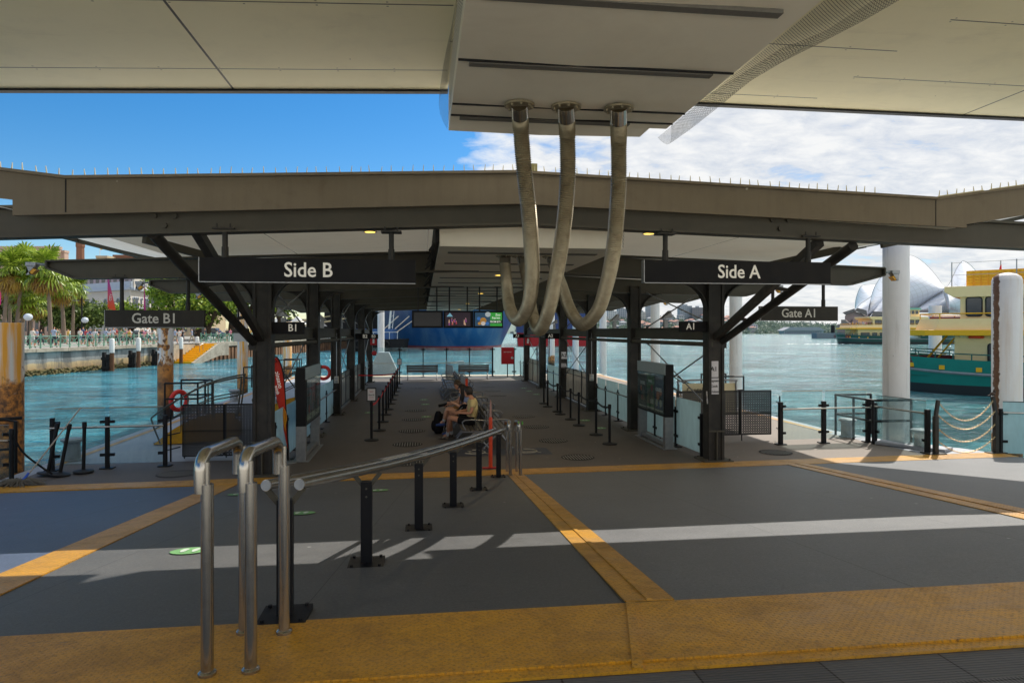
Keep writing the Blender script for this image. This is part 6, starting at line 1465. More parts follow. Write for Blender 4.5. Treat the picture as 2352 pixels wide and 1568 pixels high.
# ---- promenade crowd
def crowd_mats():
    cl = []
    def rmat(name, stops):
        m, t, out = new_mat(name); rn = t('ShaderNodeObjectInfo').outputs['Random']
        rn = t.math('FRACT', t.math('MULTIPLY', rn, 7.31 if 'shirt' in name else 3.77)); c = t.ramp(rn, stops, 'CONSTANT'); bsdf(t, out, c, 0.8); return m
    sh = rmat('crowd_shirt', [(0.0, (0.62,0.62,0.64)), (0.16, (0.03,0.03,0.035)), (0.3, (0.35,0.42,0.55)), (0.42, (0.45,0.06,0.07)), (0.5, (0.07,0.1,0.2)), (0.62, (0.7,0.66,0.58)), (0.74, (0.65,0.25,0.35)), (0.82, (0.6,0.4,0.08)), (0.9, (0.2,0.28,0.2))])
    tr = rmat('crowd_trousers', [(0.0, (0.03,0.035,0.06)), (0.3, (0.05,0.05,0.05)), (0.55, (0.35,0.29,0.2)), (0.75, (0.1,0.14,0.24)), (0.9, (0.5,0.5,0.5))])
    hr_ = rmat('crowd_hair', [(0.0, (0.02,0.015,0.01)), (0.45, (0.09,0.055,0.03)), (0.7, (0.5,0.48,0.45)), (0.85, (0.2,0.13,0.05))])
    return [M['skin'], sh, tr, hr_, M['blackcloth']]
CM = crowd_mats()
def stander(seed, h=1.7):
    r = random.Random(seed); s = h/1.72; st = r.uniform(0.08, 0.28); sw = r.uniform(-0.25, 0.35)
    L = lambda x, y, z: V((x, y, z))*s
    P, C, N, H = L(0,0,0.93), L(0,0,1.27), L(0,0.01,1.46), L(0,0.03,1.60)
    vs = [P, L(0,0,1.1), C, N, L(0,0.02,1.535), H, L(0,0.02,1.67)]; rs = [(0.15,0.115),(0.135,0.1),(0.17,0.115),(0.055,0.055),(0.062,0.07),(0.083,0.1),(0.05,0.06)]; es = [(i,i+1) for i in range(6)]
    def limb(a, pts, rr_):
        p0 = a
        for p, q in zip(pts, rr_): vs.append(p); rs.append(q); es.append((p0, len(vs)-1)); p0 = len(vs)-1
    for i, e in ((-1, sw), (1, -sw*0.7)):
        bent = r.random() < 0.35
        limb(2, [L(i*0.19,0,1.40), L(i*0.24,e*0.3,1.13), L(i*0.24, e*0.6+(0.2 if bent else 0.05), 1.12 if bent else 0.9), L(i*0.22, e*0.6+(0.28 if bent else 0.07), 1.15 if bent else 0.80)], [0.06,0.046,0.034,0.032])
        f = st*i
        limb(0, [L(i*0.09,0,0.86), L(i*0.1,f*0.5+0.03,0.5), L(i*0.1,f-0.02*abs(f),0.09), L(i*0.1,f+0.13,0.045)], [0.095,0.065,0.05,0.04])
    me = skin_mesh(vs, es, rs, 0, 1); short = r.random() < 0.5
    for m in CM: me.materials.append(m)
    for p in me.polygons:
        c = p.center/s; q = 0
        if c.z > 1.62 or (c.z > 1.52 and c.y < -0.01): q = 3
        elif c.z > 1.47: q = 0
        elif c.z > 0.92 and (abs(c.x) < 0.2 or c.z > 1.2): q = 1
        elif abs(c.x) > 0.2 and c.z > 0.7: q = 0
        elif c.z < 0.09: q = 4
        elif c.z > (0.5 if short else 0.12): q = 2
        p.material_index = q; p.use_smooth = True
    me.name = 'body'; return me
CV = [stander(s, 1.58 + 0.06*(s % 5)) for s in range(9)]
def person_at(p, rz, i, label, group, scale=1.0):
    o = bpy.data.objects.new('person', CV[i % 9]); COL.objects.link(o); o.location = p; o.rotation_euler = (0,0,rz); o.scale = (scale,)*3
    tag(o, label, 'person', group); return o
# ================================================================== QUAY ON THE SIDE B SHORE
SW = [V((-38,24,0)), V((-32.2,54,0)), V((-31.0,61,0)), V((-30.0,67,0)), V((-28.4,76,0)), V((-25.0,92,0)), V((-22.6,107,0)), V((-15.4,145,0)), V((-8,185,0)), V((0,230,0))]
QT = 1.28
def sw_at(s):
    for p, q in zip(SW, SW[1:]):
        L = (q-p).length
        if s <= L: return p.lerp(q, s/L), (q-p).normalized()
        s -= L
    return SW[-1], (SW[-1]-SW[-2]).normalized()
def s_of_y(y):
    s = 0
    for p, q in zip(SW, SW[1:]):
        if q.y >= y: return s + (q-p).length*(y-p.y)/(q.y-p.y)
        s += (q-p).length
    return s
def s_of_px(px):
    lo, hi = 20.0, 150.0
    for _ in range(40):
        m_ = (lo+hi)/2; q, _d = sw_at(m_); x_ = 1176 + FPX*(CY*q.x - SY*q.y)/(SY*q.x + CY*q.y)
        lo, hi = (m_, hi) if x_ < px else (lo, m_)
    return lo
b = MB(); b.poly([(p.x-0.2, p.y, QT-0.02) for p in SW] + [(0,700,QT-0.02), (-500,700,QT-0.02), (-500,24,QT-0.02)]); o = b.build('promenade', M['paving'], fix=False); struct(o)
if o.data.polygons[0].normal.z < 0: o.data.flip_normals()
def wall_mat():
    m, t, out = new_mat('seawall_concrete'); v = t.pos(); x, y, z = t.sep(v)
    zz = t.math('ADD', z, t.math('MULTIPLY', t.math('SUBTRACT', t.noise(v, 0.35, 6, 0.6), 0.5), 0.7))
    c = t.ramp(t.math('DIVIDE', t.math('ADD', zz, 0.9), 2.2), [(0.0, (0.045,0.04,0.02)), (0.17, (0.10,0.09,0.05)), (0.22, (0.38,0.27,0.14)), (0.42, (0.52,0.40,0.23)), (0.47, (0.29,0.30,0.29)), (0.75, (0.40,0.42,0.42)), (1.0, (0.36,0.35,0.33))])
    c = t.mix(t.ramp(t.noise(t.mapv(v, (1,1,0.4)), 0.7, 8, 0.65), [(0.46, 0.0), (0.6, 0.75)]), c, (0.09,0.09,0.088))
    j = t.math('LESS_THAN', t.math('ABSOLUTE', t.math('SUBTRACT', t.math('FRACT', t.math('DIVIDE', y, 6.0)), 0.5)), 0.006)
    c = t.mix(j, c, (0.06,0.06,0.055))
    bsdf(t, out, c, 0.85, 0, t.bump(t.noise(v, 6, 6), 0.5, 0.05), 0.2); return m
M['seawall'] = wall_mat()
wl = thing('seawall', 'long stained concrete seawall with stone coping and oyster crust under the promenade', 'seawall', SW[1])
sA, sB = 0.0, s_of_px(398)
def wgrid(u, v):
    p, d = sw_at(sA + (sB-sA)*u); n = V((d.y, -d.x, 0)); return tuple(p + n*0.0 + V((0,0,-2 + (QT-0.28+2)*v)))
b = MB(); b.grid(wgrid, 60, 4); b.build('wall_face', M['seawall'], wl, W=True, fix=False)
b = MB(); rr = random.Random(5)
s = 0.0
while s < sB:
    L = rr.uniform(2.2, 4.2); p, d = sw_at(s+0.02); q, _ = sw_at(min(sB, s+L-0.02)); n = V((d.y, -d.x, 0)); 
    b.bar(p + n*0.0 + V((0,0,QT-0.14+rr.uniform(-.01,.01))), q + V((0,0,QT-0.14)), 0.55, 0.30); s += L
b.build('coping', M['granite'], wl, W=True, bevel=0.02)
b = MB()
for k in range(900):
    p, d = sw_at(rr.uniform(sA+20, sB)); n = V((d.y, -d.x, 0)); r_ = rr.uniform(0.08, 0.2); b.ball(p + n*rr.uniform(0,0.25) + V((0,0,WATER+rr.uniform(-0.1,0.42))), r_, 6, 4, (1,1,0.7))
b.build('oyster_crust', pm('oyster_crust', (0.15, 0.125, 0.06), 0.95, 0, 0.5, 4, 0.6, 12, 0.1), wl, W=True)
# railing segments
s = s_of_y(40); idx = 0
while s < s_of_y(215):
    L = 2.35; p, d = sw_at(s); q, _ = sw_at(s+L)
    if 44 < p.y:
        if not (s_of_px(398) - 2 < s < s_of_px(447)):
            p = p + V((-d.y, d.x, 0))*0.15; q = q + V((-d.y, d.x, 0))*0.15
            t = thing('quay_railing', 'green iron railing bay on the promenade edge', 'railing', (p.x, p.y, QT), 0, 'green iron railing bays along the promenade')
            b = MB(); Z = V((0,0,1)); 
            for f in (0.0, 0.5):
                b = MB(); c = p.lerp(q, f); b.cyl(c + Z*QT, c + Z*(QT+1.1), 0.06, 6, 0.045)
                b.ball(c + Z*(QT+1.13), 0.08, 6, 4); b.build('post', M['greenpaint'], t, W=True)
            b = MB(); b.cyl(p + Z*(QT+1.0), q + Z*(QT+1.0), 0.035, 6); b.cyl(p + Z*(QT+0.18), q + Z*(QT+0.18), 0.035, 6)
            for f in (0.0, 0.5):
                a, c = p.lerp(q, f), p.lerp(q, f+0.5)
                b.bar(a + Z*(QT+0.2), c + Z*(QT+0.98), 0.03, 0.03); b.bar(c + Z*(QT+0.2), a + Z*(QT+0.98), 0.03, 0.03)
                m_ = (a+c)/2; b.bar(m_ + Z*(QT+0.45) , m_ + Z*(QT+0.72), 0.16, 0.05)
            b.build('lattice', M['greenpaint'], t, W=True)
    s += L; idx += 1
# yellow stairs in the seawall
p, d = sw_at(s_of_px(400)); n = V((d.y, -d.x, 0)); sd = math.atan2(d.y, d.x)
st = thing('quay_stairs', 'bright yellow stairs descending from the promenade to the water', 'stairs', (p.x, p.y, WATER), sd)
b = MB(); ns = 9
for k in range(ns):
    z1 = QT - WATER - 0.05 - k*0.235; b.box(5.2 - 0.62*(k+1), 5.2 - 0.62*k, -2.2, -0.15, z1-0.05, z1+0.0)
    b.box(5.2-0.62*(k+1)-0.01, 5.2-0.62*(k+1)+0.02, -2.2, -0.15, z1-0.235, z1)
b.build('treads', pm('stair_yellow', srgb(235, 175, 20), 0.6, 0, 0.06, 3), st)
b = MB(); b.prism([(5.3, QT-WATER), (7.5, QT-WATER), (7.5, 0.7), (5.3, 0.7), (-0.4, -0.3), (-0.4, 0.1)], 'xz', -2.5, -2.22); b.box(-1, 7, -0.12, 0.0, -1, QT-WATER-0.1); b.build('stringer', M['granite'], st)
b = MB(); b.tube([(1.2,-2.3,1.2), (1.2,-2.3,2.0), (1.9,-2.3,2.2), (1.9,-2.3,1.4)], 0.03, 6); b.tube([(5.4,-2.3,2.2), (5.4,-2.3,3.2), (7.4,-2.3,3.9)], 0.03, 6); b.build('stair_rail', M['alu'], st)
# corrugated sheet pile wall past the stairs
t = thing('sheet_pile_wall', 'rust striped sheet pile wall beyond the yellow stairs', 'quay wall', SW[6])
b = MB(); s0, s1 = s_of_px(447), s_of_y(215); nst = 130
for k in range(nst):
    p, d = sw_at(s0 + (s1-s0)*k/nst); q, _ = sw_at(s0 + (s1-s0)*(k+0.55)/nst); n = V((d.y, -d.x, 0)); b.bar(p + n*0.25 + V((0,0,-0.2)), q + n*0.25 + V((0,0,-0.2)), 0.4, 1.7)
b.build('ribs', pm('sheet_pile_rust', (0.24, 0.13, 0.075), 0.9, 0, 0.6, 0.8, 0.2, 6, 0.15, dirt=(0.03, 0.028, 0.025), dscale=0.5, damt=0.8), t, W=True)
b = MB()
for k in range(24):
    p, d = sw_at(s0 + (s1-s0)*k/24); q, _ = sw_at(s0 + (s1-s0)*(k+1)/24); b.bar(p + V((0,0,-0.3)), q + V((0,0,-0.3)), 0.3, 2.4)
b.build('backing', M['blackm'], t, W=True)
b = MB()
for k in range(24):
    p, d = sw_at(s0 + (s1-s0)*k/24); q, _ = sw_at(s0 + (s1-s0)*(k+0.99)/24); n = V((d.y, -d.x, 0)); b.bar(p + n*0.15 + V((0,0,QT-0.22)), q + n*0.15 + V((0,0,QT-0.22)), 0.9, 0.48)
b.build('coping', M['granite'], t, W=True)
# timber fender piles with white caps
def fender(px, pyb, label, h=2.9):
    p = atZ(px, pyb, WATER); t = thing('timber_pile', label, 'pile', (p.x, p.y, WATER), 0, 'white capped timber piles along the seawall')
    MB().lathe([(0.19,-1.5),(0.19,0.0),(0.18,h-1.2)], 14).build('timber', pm('fender_timber', (0.16, 0.07, 0.04), 0.85, 0, 0.5, 3, 0.3, 10, 0.2, dirt=(0.04, 0.05, 0.02), dscale=2, damt=0.7) if 'ft' not in M else M['ft'], t, smooth=40)
    MB().lathe([(0.21,h-1.25),(0.22,h-0.05),(0.17,h+0.03),(0.05,h+0.06)], 14).build('cap', M['white'], t, smooth=40)
M['ft'] = pm('fender_timber', (0.16, 0.07, 0.04), 0.85, 0, 0.5, 3, 0.3, 10, 0.2, dirt=(0.04, 0.05, 0.02), dscale=2, damt=0.7)
M['lbr'] = M['red']
for i, (px, fw) in enumerate([(257, 852), (318, 844), (416, 835), (453, 829), (481, 827), (526, 820)]):
    fender(px, fw, 'white capped timber pile by the seawall, %s counting from the corner pile' % num[i])
for i, (px, fw) in enumerate([(243, 852), (303, 844), (356, 839), (468, 827)]):
    p = atZ(px, fw, WATER); t = thing('fender_frame', 'dark timber fender frame against the seawall, %s counting from the corner pile' % num[i], 'fender', (p.x, p.y, WATER), 0, 'fender frames along the seawall')
    b = MB(); b.box(-0.25, -0.02, -0.2, 0.2, -1, 1.7); b.box(0.1, 0.32, -0.2, 0.2, -1, 1.5); b.box(-0.3, 0.4, -0.26, -0.2, 1.0, 1.25); b.box(-0.3, 0.4, -0.26, -0.2, 0.2, 0.4); b.build('timbers', M['blackm'], t)
# crowd on the promenade
rr = random.Random(21); k = 0
spots = []
for i in range(95):
    y = rr.choice([rr.uniform(62, 84), rr.uniform(70, 110), rr.uniform(95, 165)]); p, d = sw_at(s_of_y(y)); n = V((-d.y, d.x, 0))
    off = rr.uniform(0.6, 2.2) if rr.random() < 0.5 else rr.uniform(1.5, 9 + 0.05*y)
    q = p + n*off; spots.append(q)
    person_at((q.x, q.y, QT), rr.uniform(0, 6.28) if rr.random() < 0.4 else sd + rr.choice((-pi/2, pi/2)) + rr.uniform(-.4,.4), i, 'pedestrian in the crowd strolling behind the green promenade railing', 'crowd strolling on the promenade', rr.uniform(0.94, 1.06))
# ---- trees
def leaf_quad(b, p, sz, r, mi=0):
    n = V((r.gauss(0,1), r.gauss(0,1), r.gauss(0.4,1))).normalized(); a = n.orthogonal().normalized(); c = n.cross(a); an = r.uniform(0, 2*pi)
    u = (a*cos(an) + c*sin(an))*sz; w = (c*cos(an) - a*sin(an))*sz*0.62
    b.add([p-u-w*0.2, p-w, p+u, p+w], [(0,1,2,3)], mi)
def tree(label, base, h, cr, mat, seed, nclump=70, per=60, lsz=0.28, flat=0.62, trunk_h=None, group='trees behind the promenade', bark='bark', name='tree'):
    r = random.Random(seed); t = thing(name, label, 'tree', base, 0, group); th = trunk_h or h*0.3
    b = MB(); b.tube([(0,0,-0.2), (0.1,0,th*0.6), (0.15*cr*0.2,0.1,th)], [cr*0.10, cr*0.075, cr*0.06], 8); cz = (h + th)/2 + 0.1*h
    cl = []
    for k in range(nclump):
        d = V((r.gauss(0,1), r.gauss(0,1), r.gauss(0,0.8))).normalized(); rad = r.uniform(0.5, 1.0) ** 0.6
        c = V((d.x*cr*rad, d.y*cr*rad, cz + d.z*(h-th)*0.55*rad))
        if c.z < th*0.75: c.z = th*0.75 + r.random()*h*0.1
        cl.append((c, r.uniform(0.14, 0.30)*cr))
    for c, _ in cl[:14]: b.tube([(0.1,0,th*0.85), V((0,0,th)).lerp(c, 0.5) + V((0,0,0.1*h)), c], [cr*0.045, cr*0.03, cr*0.012], 5)
    b.build('trunk', M[bark], t, smooth=60)
    b = MB()
    for c, R_ in cl:
        for _ in range(per):
            d = V((r.gauss(0,1), r.gauss(0,1), r.gauss(0,flat))); d = d/max(0.3, d.length) * r.random()**0.4; leaf_quad(b, c + d*R_*1.25, lsz*r.uniform(0.6,1.3), r)
    b.build('crown', M[mat], t, fix=False); return t
def gp(px, fw, z=QT): p = pf(px, 760, fw); return (p.x, p.y, z)
tree('broad dark fig tree behind the twin arm lamp post', gp(172, 96), 4.9, 4.1, 'leafdark', 3, 90, 70, 0.26)
tree('bright leafy tree directly right of the cream building', gp(412, 128), 13.0, 5.4, 'leaflight', 5, 80, 60, 0.32)
tree('tall mottled plane tree behind the Gate B1 sign', gp(455, 118), 13.5, 6.2, 'leafmid', 6, 110, 70, 0.30)
tree('spreading plane tree beside the brace of the Side B column', gp(530, 112), 13.0, 6.0, 'leafmid', 7, 110, 70, 0.30)
tree('plane tree seen between the first two Side B columns', gp(640, 135), 14.0, 6.5, 'leafmid', 8, 90, 60, 0.34)
tree('low leafy tree filling the gap between Gate B1 sign and brace', gp(478, 104), 6.5, 4.4, 'leafmid', 19, 70, 60, 0.28)
tree('leafy tree low behind the brace foot', gp(560, 112), 8.5, 4.4, 'leafmid', 20, 70, 60, 0.28)
tree('small leafy tree low under the Gate B1 sign', gp(300, 118), 5.6, 4.0, 'leafmid', 9, 50, 50, 0.3)
tree('low tree at the end of the promenade crowd', gp(385, 124), 5.2, 3.6, 'leafmid', 10, 50, 50, 0.3)
tree('dark casuarina tree behind the palm trunks', gp(95, 118), 11.0, 5.0, 'leafdark', 14, 70, 60, 0.3)
tree('dark tree behind the corner pile and palms', gp(30, 112), 9.5, 5.0, 'leafdark', 15, 70, 60, 0.3)
def palm(label, base, h, seed, lean=(0,0), cr=2.3):
    r = random.Random(seed); t = thing('palm_tree', label, 'palm tree', base, 0, 'fan palms on the promenade'); top = V((lean[0], lean[1], h))
    S = [V((0,0,0)), V((lean[0]*0.15, lean[1]*0.15, h*0.3)), V((lean[0]*0.5, lean[1]*0.5, h*0.7)), top]; b = MB()
    b.tube(catmull(S, 6), [0.27 - 0.13*i/18 for i in range(19)], 10); b.build('trunk', M['trunk'], t, smooth=60)
    def fan(b, p, d, R_, droop):
        d = d.normalized(); s = d.cross(V((0,0,1))).normalized(); nrm = s.cross(d).normalized(); n = 12
        b.bar(top, p, 0.035, 0.02)
        for k in range(n):
            a = (k/(n-1) - 0.5)*2*2.0; dirn = d*cos(a) + s*sin(a); L = R_*(1 - 0.15*abs(a)/2)*r.uniform(0.85, 1.05); w = dirn.cross(nrm)*0.062*R_
            m_ = p + dirn*L*0.6 + nrm*0.02; e = p + dirn*L - V((0,0,droop*L*r.uniform(0.3,1.0)))
            b.add([p, m_ - w, e, m_ + w], [(0,1,2,3)])
    b = MB(); dry = MB()
    for k in range(64):
        az = r.uniform(0, 2*pi); el = r.uniform(-0.75, 1.5); d = V((cos(az)*cos(el), sin(az)*cos(el), sin(el)*1.25)); p = top + d*r.uniform(0.7, 1.2)*cr*0.55
        fan(b, p, (d + V((0,0,-0.25))).normalized(), cr*r.uniform(0.42, 0.6), 0.55 if el < 0.3 else 0.25)
    for k in range(38):
        az = r.uniform(0, 2*pi); el = r.uniform(-1.25, -0.45); d = V((cos(az)*cos(el), sin(az)*cos(el), sin(el))); p = top + V((0,0,-0.25)) + d*r.uniform(0.6, 1.1)*cr*0.55
        fan(dry, p, (d + V((0,0,-0.9))).normalized(), cr*r.uniform(0.35, 0.52), 0.5)
    b.build('crown', M['palm'], t, fix=False); dry.build('dry_skirt', M['palmdry'], t, fix=False)
for i, (pxb, pyt, fw, dx, lb, cr) in enumerate([(8, 622, 82, 0.6, 'fan palm directly above the corner pile', 2.7), (37, 616, 84, 0.9, 'fan palm second from the corner pile, tallest crown', 2.7), (22, 650, 96, 0.0, 'thin fan palm set back behind the first two', 2.4), (52, 672, 90, 0.0, 'short fan palm by the globe lamp post', 2.4), (67, 690, 86, 0.2, 'shortest fan palm with a yellow skirt', 2.5), (117, 622, 76, -0.6, 'fan palm by the amber floodlight with a high crown', 2.6), (147, 655, 80, -0.5, 'fan palm with dry brown skirt near the beam tip', 2.3), (167, 660, 92, 0.1, 'fan palm nearest the cream building', 2.2)]):
    base = gp(pxb, fw); h = (HOR - pyt)/FPX*fw + HC - QT; palm(lb, base, h, 40+i, (dx, 0.2), cr*1.02)
# lamps and banners
def globe_lamp(px, pyc, fw, label, r):
    base = gp(px, fw); h = (HOR - pyc)/FPX*fw + HC - QT; t = thing('globe_lamp', label, 'street lamp', base, 0, 'globe lamps on the promenade')
    MB().lathe([(0.11,0),(0.07,0.3),(0.05,0.6),(0.045,h-r)], 10).build('pole', M['black'], t, smooth=40); MB().ball((0,0,h), r, 18, 12, (1,1,0.88)).build('globe', M['globe'], t, smooth=80)
globe_lamp(64.5, 728, 68, 'globe lamp post closest to the corner pile', 0.40); globe_lamp(195, 735, 78, 'globe lamp post beside the twin arm lamp post', 0.37)
base = gp(188, 80); t = thing('twin_lamp', 'tall black lamp post with two flat arms in front of the fig tree', 'street lamp', base); h = (HOR-678)/FPX*80 + HC - QT
MB().lathe([(0.12,0),(0.085,h*0.5),(0.08,h)], 10).build('pole', M['black'], t, smooth=40)
for s in (-1, 1):
    b = MB(); b.bar((0,0,h-0.55), (s*0.9,0,h-0.5), 0.05, 0.05); b.build('arm', M['black'], t); b = MB(); b.bar((s*0.35,0,h-0.62), (s*1.0,0,h-0.62), 0.28, 0.06); b.build('lamp_head', M['gal'], t)
def banner(pts, fw, mat, label, words, pole_px, ptop, tsz=0.5):
    base = gp(pole_px, fw); t = thing('street_banner', label, 'banner', base, 0, 'tall coloured banners on poles')
    q = pf(pole_px, ptop, fw); MB().cyl((base[0], base[1], QT), (base[0], base[1], q.z), 0.05, 6).build('pole', M['gal'], t, W=True)
    b = MB(); b.poly([pf(x, y, fw-0.3) for x, y in pts]); b.build('cloth', mat, t, W=True, fix=False)
    if words: cx = sum(x for x, y in pts)/len(pts); cy = sum(y for x, y in pts)/len(pts); text(words, tsz, pf(cx, cy, fw-0.4), M['paper'], t, face=Matrix.Rotation(-YAW,4,'Z') @ Matrix.Rotation(radians(-80), 4, 'Y') @ FACE_CAM)
def grad_mat(name, a, c, z0, z1):
    m, t, out = new_mat(name); x, y, z = t.sep(t.pos()); f = t.math('DIVIDE', t.math('SUBTRACT', z, z0), z1-z0, True); bsdf(t, out, t.mix(f, a, c), 0.7); return m
banner([(247,639),(250,640),(266,712),(262,714),(247,710)], 100, grad_mat('banner_orange', srgb(235,95,60), srgb(165,60,130), 6.3, 9.4), 'orange and purple vertical banner by the cream building', 'CITY', 249, 636)
banner([(331,640),(330,714),(335,714)], 108, pc('banner_purple', 170, 50, 120), 'narrow purple banner in front of the cream building corner', None, 332, 634)
banner([(-12,640),(0,640),(3,665),(2,700),(-12,700)], 90, pc('banner_pink', 225, 50, 130), 'bright pink banner at the edge of the palms', None, -10, 636)
banner([(304,640+90),(308,730),(308,790)], 92, pc('banner_white', 190, 170, 175), 'thin pale banner under the Gate B1 sign', None, 306, 728) if False else None
# ---- buildings on the shore
def facade_window(b, c, u, w, h, arch=True, n=None, mi=0):
    pts = [(-w/2,0),(w/2,0),(w/2,h-(w/2 if arch else 0))] + ([(w/2*cos(a), h-w/2+w/2*sin(a)) for a in [pi*k/8 for k in range(1,8)]] if arch else []) + [(-w/2, h-(w/2 if arch else 0))]
    b.poly([c + u*x + V((0,0,z)) for x, z in pts], mi)
def block(name, label, fwc, pxc, right_px, left_px, ztop, mat, depth=None, group=None, zb=QT):
    c = pf(pxc, 760, fwc); c.z = 0; return c
bl = thing('cream_building', 'cream stucco building with arched windows and raised lettering on its parapet', 'building', gp(300, 140))
A = V(gp(300, 140)); Bq = V(gp(347, 150)); Cq = V(gp(172, 152)); ztop = pf(300, 664, 140).z; zc = pf(300, 646, 140).z
back = Bq + (Cq - A)
b = MB(); b.add([A, Bq, back, Cq] + [V((p.x,p.y,ztop)) for p in (A, Bq, back, Cq)], [(0,1,5,4),(1,2,6,5),(2,3,7,6),(3,0,4,7),(4,5,6,7)]); b.build('wall', M['stucco'], bl, W=True)
b = MB()
for p, q in ((A, Bq), (Cq, A)):
    d = (q-p).normalized(); n = V((d.y, -d.x, 0))*0.25
    b.bar(V((p.x,p.y,ztop+0.1))+n, V((q.x,q.y,ztop+0.1))+n, 0.9, 0.45); b.bar(V((p.x,p.y,ztop+0.9)), V((q.x,q.y,ztop+0.9)), 0.4, 1.5)
b.build('cornice', M['bluetrim'], bl, W=True)
d = (Bq-A).normalized(); n = V((d.y, -d.x, 0))
b = MB(); m_ = A.lerp(Bq, 0.42); b.bar(V((m_.x,m_.y,ztop+1.2)) - d*3.6 + n*0.25, V((m_.x,m_.y,ztop+1.2)) + d*3.6 + n*0.25, 0.4, 2.2); b.build('parapet', M['stucco'], bl, W=True)
fr = Matrix.Rotation(math.atan2(d.y, d.x), 4, 'Z') @ FACE_CAM
text('SAILORS HOME', 0.78, V((m_.x,m_.y,ztop+1.1)) + n*0.5, M['bluetrim'], bl, face=fr, ext=0.05)
def win(p, d, n, f, L, z, w, h, arch=True):
    c = p + d*(L*f) + n*0.06; b = MB(); facade_window(b, V((c.x,c.y,z)), d, w, h, arch); o = b.build('window', M['dkglass'], bl, W=True, fix=False)
    b = MB(); b.bar(V((c.x,c.y,z-0.1)) - d*(w/2+0.12) + n*0.05, V((c.x,c.y,z-0.1)) + d*(w/2+0.12) + n*0.05, 0.25, 0.18); 
    P_ = [c + d*(w/2+0.08)*cos(a) + V((0,0,z-c.z+h-w/2+(w/2+0.08)*sin(a))) + n*0.04 for a in [pi*k/8 for k in range(9)]]
    if arch: b.tube(P_, 0.09, 4)
    b.build('sill', M['bluetrim'], o, W=True)
L1 = (Bq-A).length
for z in (ztop-3.6, ztop-7.0, ztop-10.4):
    for f in (0.13, 0.22, 0.31, 0.5, 0.69, 0.78, 0.87): win(A, d, n, f, L1, z, 0.8, 2.0)
d2_ = (A-Cq).normalized(); n2 = V((d2_.y, -d2_.x, 0)); L2 = (A-Cq).length
for z in (ztop-4.4, ztop-9.0):
    for f in (0.12, 0.35, 0.58, 0.8): win(Cq, d2_, n2, f, L2, z, 1.5, 2.6)
def house(name, label, px0, px1, pyt, fw, mat, roof=None, zb=QT, depth=12, win_rows=0, win_cols=0, group=None, pyb=None, wmat='dkglass', skew=0.0, roofh=None):
    a, c = pf(px0, 760, fw), pf(px1, 760, fw*(1+skew)); zt_ = pf((px0+px1)/2, pyt, fw).z; mid = (a+c)/2
    d = (c-a); d.z = 0; W_ = d.length; rz = math.atan2(d.y, d.x); zb_ = zb if pyb is None else pf(px0, pyb, fw).z
    t = thing(name, label, 'building', (mid.x, mid.y, zb_), rz, group); H_ = zt_ - zb_
    MB().box(-W_/2, W_/2, 0, depth, 0, H_).build('wall', mat, t)
    if roof:
        rh = roofh or W_*0.16
        b = MB(); e = W_*0.04; b.add([(-W_/2-e,-e,H_), (W_/2+e,-e,H_), (W_/2+e,depth+e,H_), (-W_/2-e,depth+e,H_), (-W_/4,depth/2,H_+rh), (W_/4,depth/2,H_+rh)], [(0,1,5,4),(1,2,5),(2,3,4,5),(3,0,4),(3,2,1,0)]); b.build('roof', roof, t)
    else:
        b = MB(); b.box(-W_/2-0.15, W_/2+0.15, -0.15, depth+0.15, H_, H_+0.02*H_+0.2); b.build('roof', mat, t)
    if win_rows:
        for i in range(win_rows):
            for j in range(win_cols):
                x = -W_/2 + W_*(j+0.5)/win_cols; z = H_*(i+0.45)/win_rows; w = W_/win_cols*0.28; h = H_/win_rows*0.25; MB().box(x-w, x+w, -0.08, -0.02, z-h, z+h).build('window', M[wmat], t)
    return t
purp = pm('purple_grey_brick', (0.34, 0.29, 0.34), 0.85, 0, 0.1, 0.3); roofs = pm('terracotta_roof', (0.36, 0.14, 0.07), 0.85, 0, 0.2, 0.4); tanr = pm('tan_slate_roof', (0.42, 0.36, 0.27), 0.85, 0, 0.15, 0.5)
house('pink_building', 'long pink rendered building with flat roof rising behind the palms', -30, 132, 571, 210, M['pinkst'], None, depth=2, win_rows=4, win_cols=12)
house('pink_building', 'lower pink wing at the end of the long pink building', 132, 148, 580, 212, M['pinkst'], None, depth=2)
house('purple_building', 'purple grey block behind the cream building with rows of windows', 190, 352, 634, 205, purp, None, depth=14, win_rows=5, win_cols=12)
house('sandstone_building', 'low sandstone building with tan roof behind the bright trees', 343, 470, 668, 190, M['sandstone'], tanr, depth=14, win_rows=2, win_cols=7, roofh=4)
house('glass_building', 'dark glass building with a sloping roof above the sandstone building', 368, 440, 646, 260, M['dkglass'], None, depth=10, win_rows=3, win_cols=9, wmat='bluetrim')
house('parapet_building', 'dark parapet tower carrying two flag poles', 221, 246, 592, 240, M['sandstone'], None, depth=8)
house('brick_building', 'brown flat building next to the parapet tower', 260, 302, 590, 245, M['brick'], None, depth=8)
b = MB(); q0, q1 = pf(229, 590, 240), pf(230, 573, 240); t = thing('flagpole', 'flagpole with a small red and yellow flag on the parapet tower', 'flagpole', q0); b.cyl(q0, q1 + V((0,0,1.5)), 0.08, 6); b.build('pole', M['white'], t, W=True); b = MB(); b.poly([q1, q1+V((0.9,-0.4,-0.2)), q1+V((0.9,-0.4,1.0)), q1+V((0,0,1.3))]); b.build('flag', M['fband'], t, W=True, fix=False)
house('kiosk', 'small cream kiosk roof half hidden under the fig trees', 72, 104, 775, 92, M['sandstone'], M['stucco'], depth=4, win_rows=1, win_cols=4)
cq = gp(184.5, 230); t = thing('brick_chimney', 'tall octagonal brown brick chimney rising into the blue sky', 'chimney', cq); h = (HOR-535)/FPX*230 + HC - QT; r0 = 8.8/FPX*230
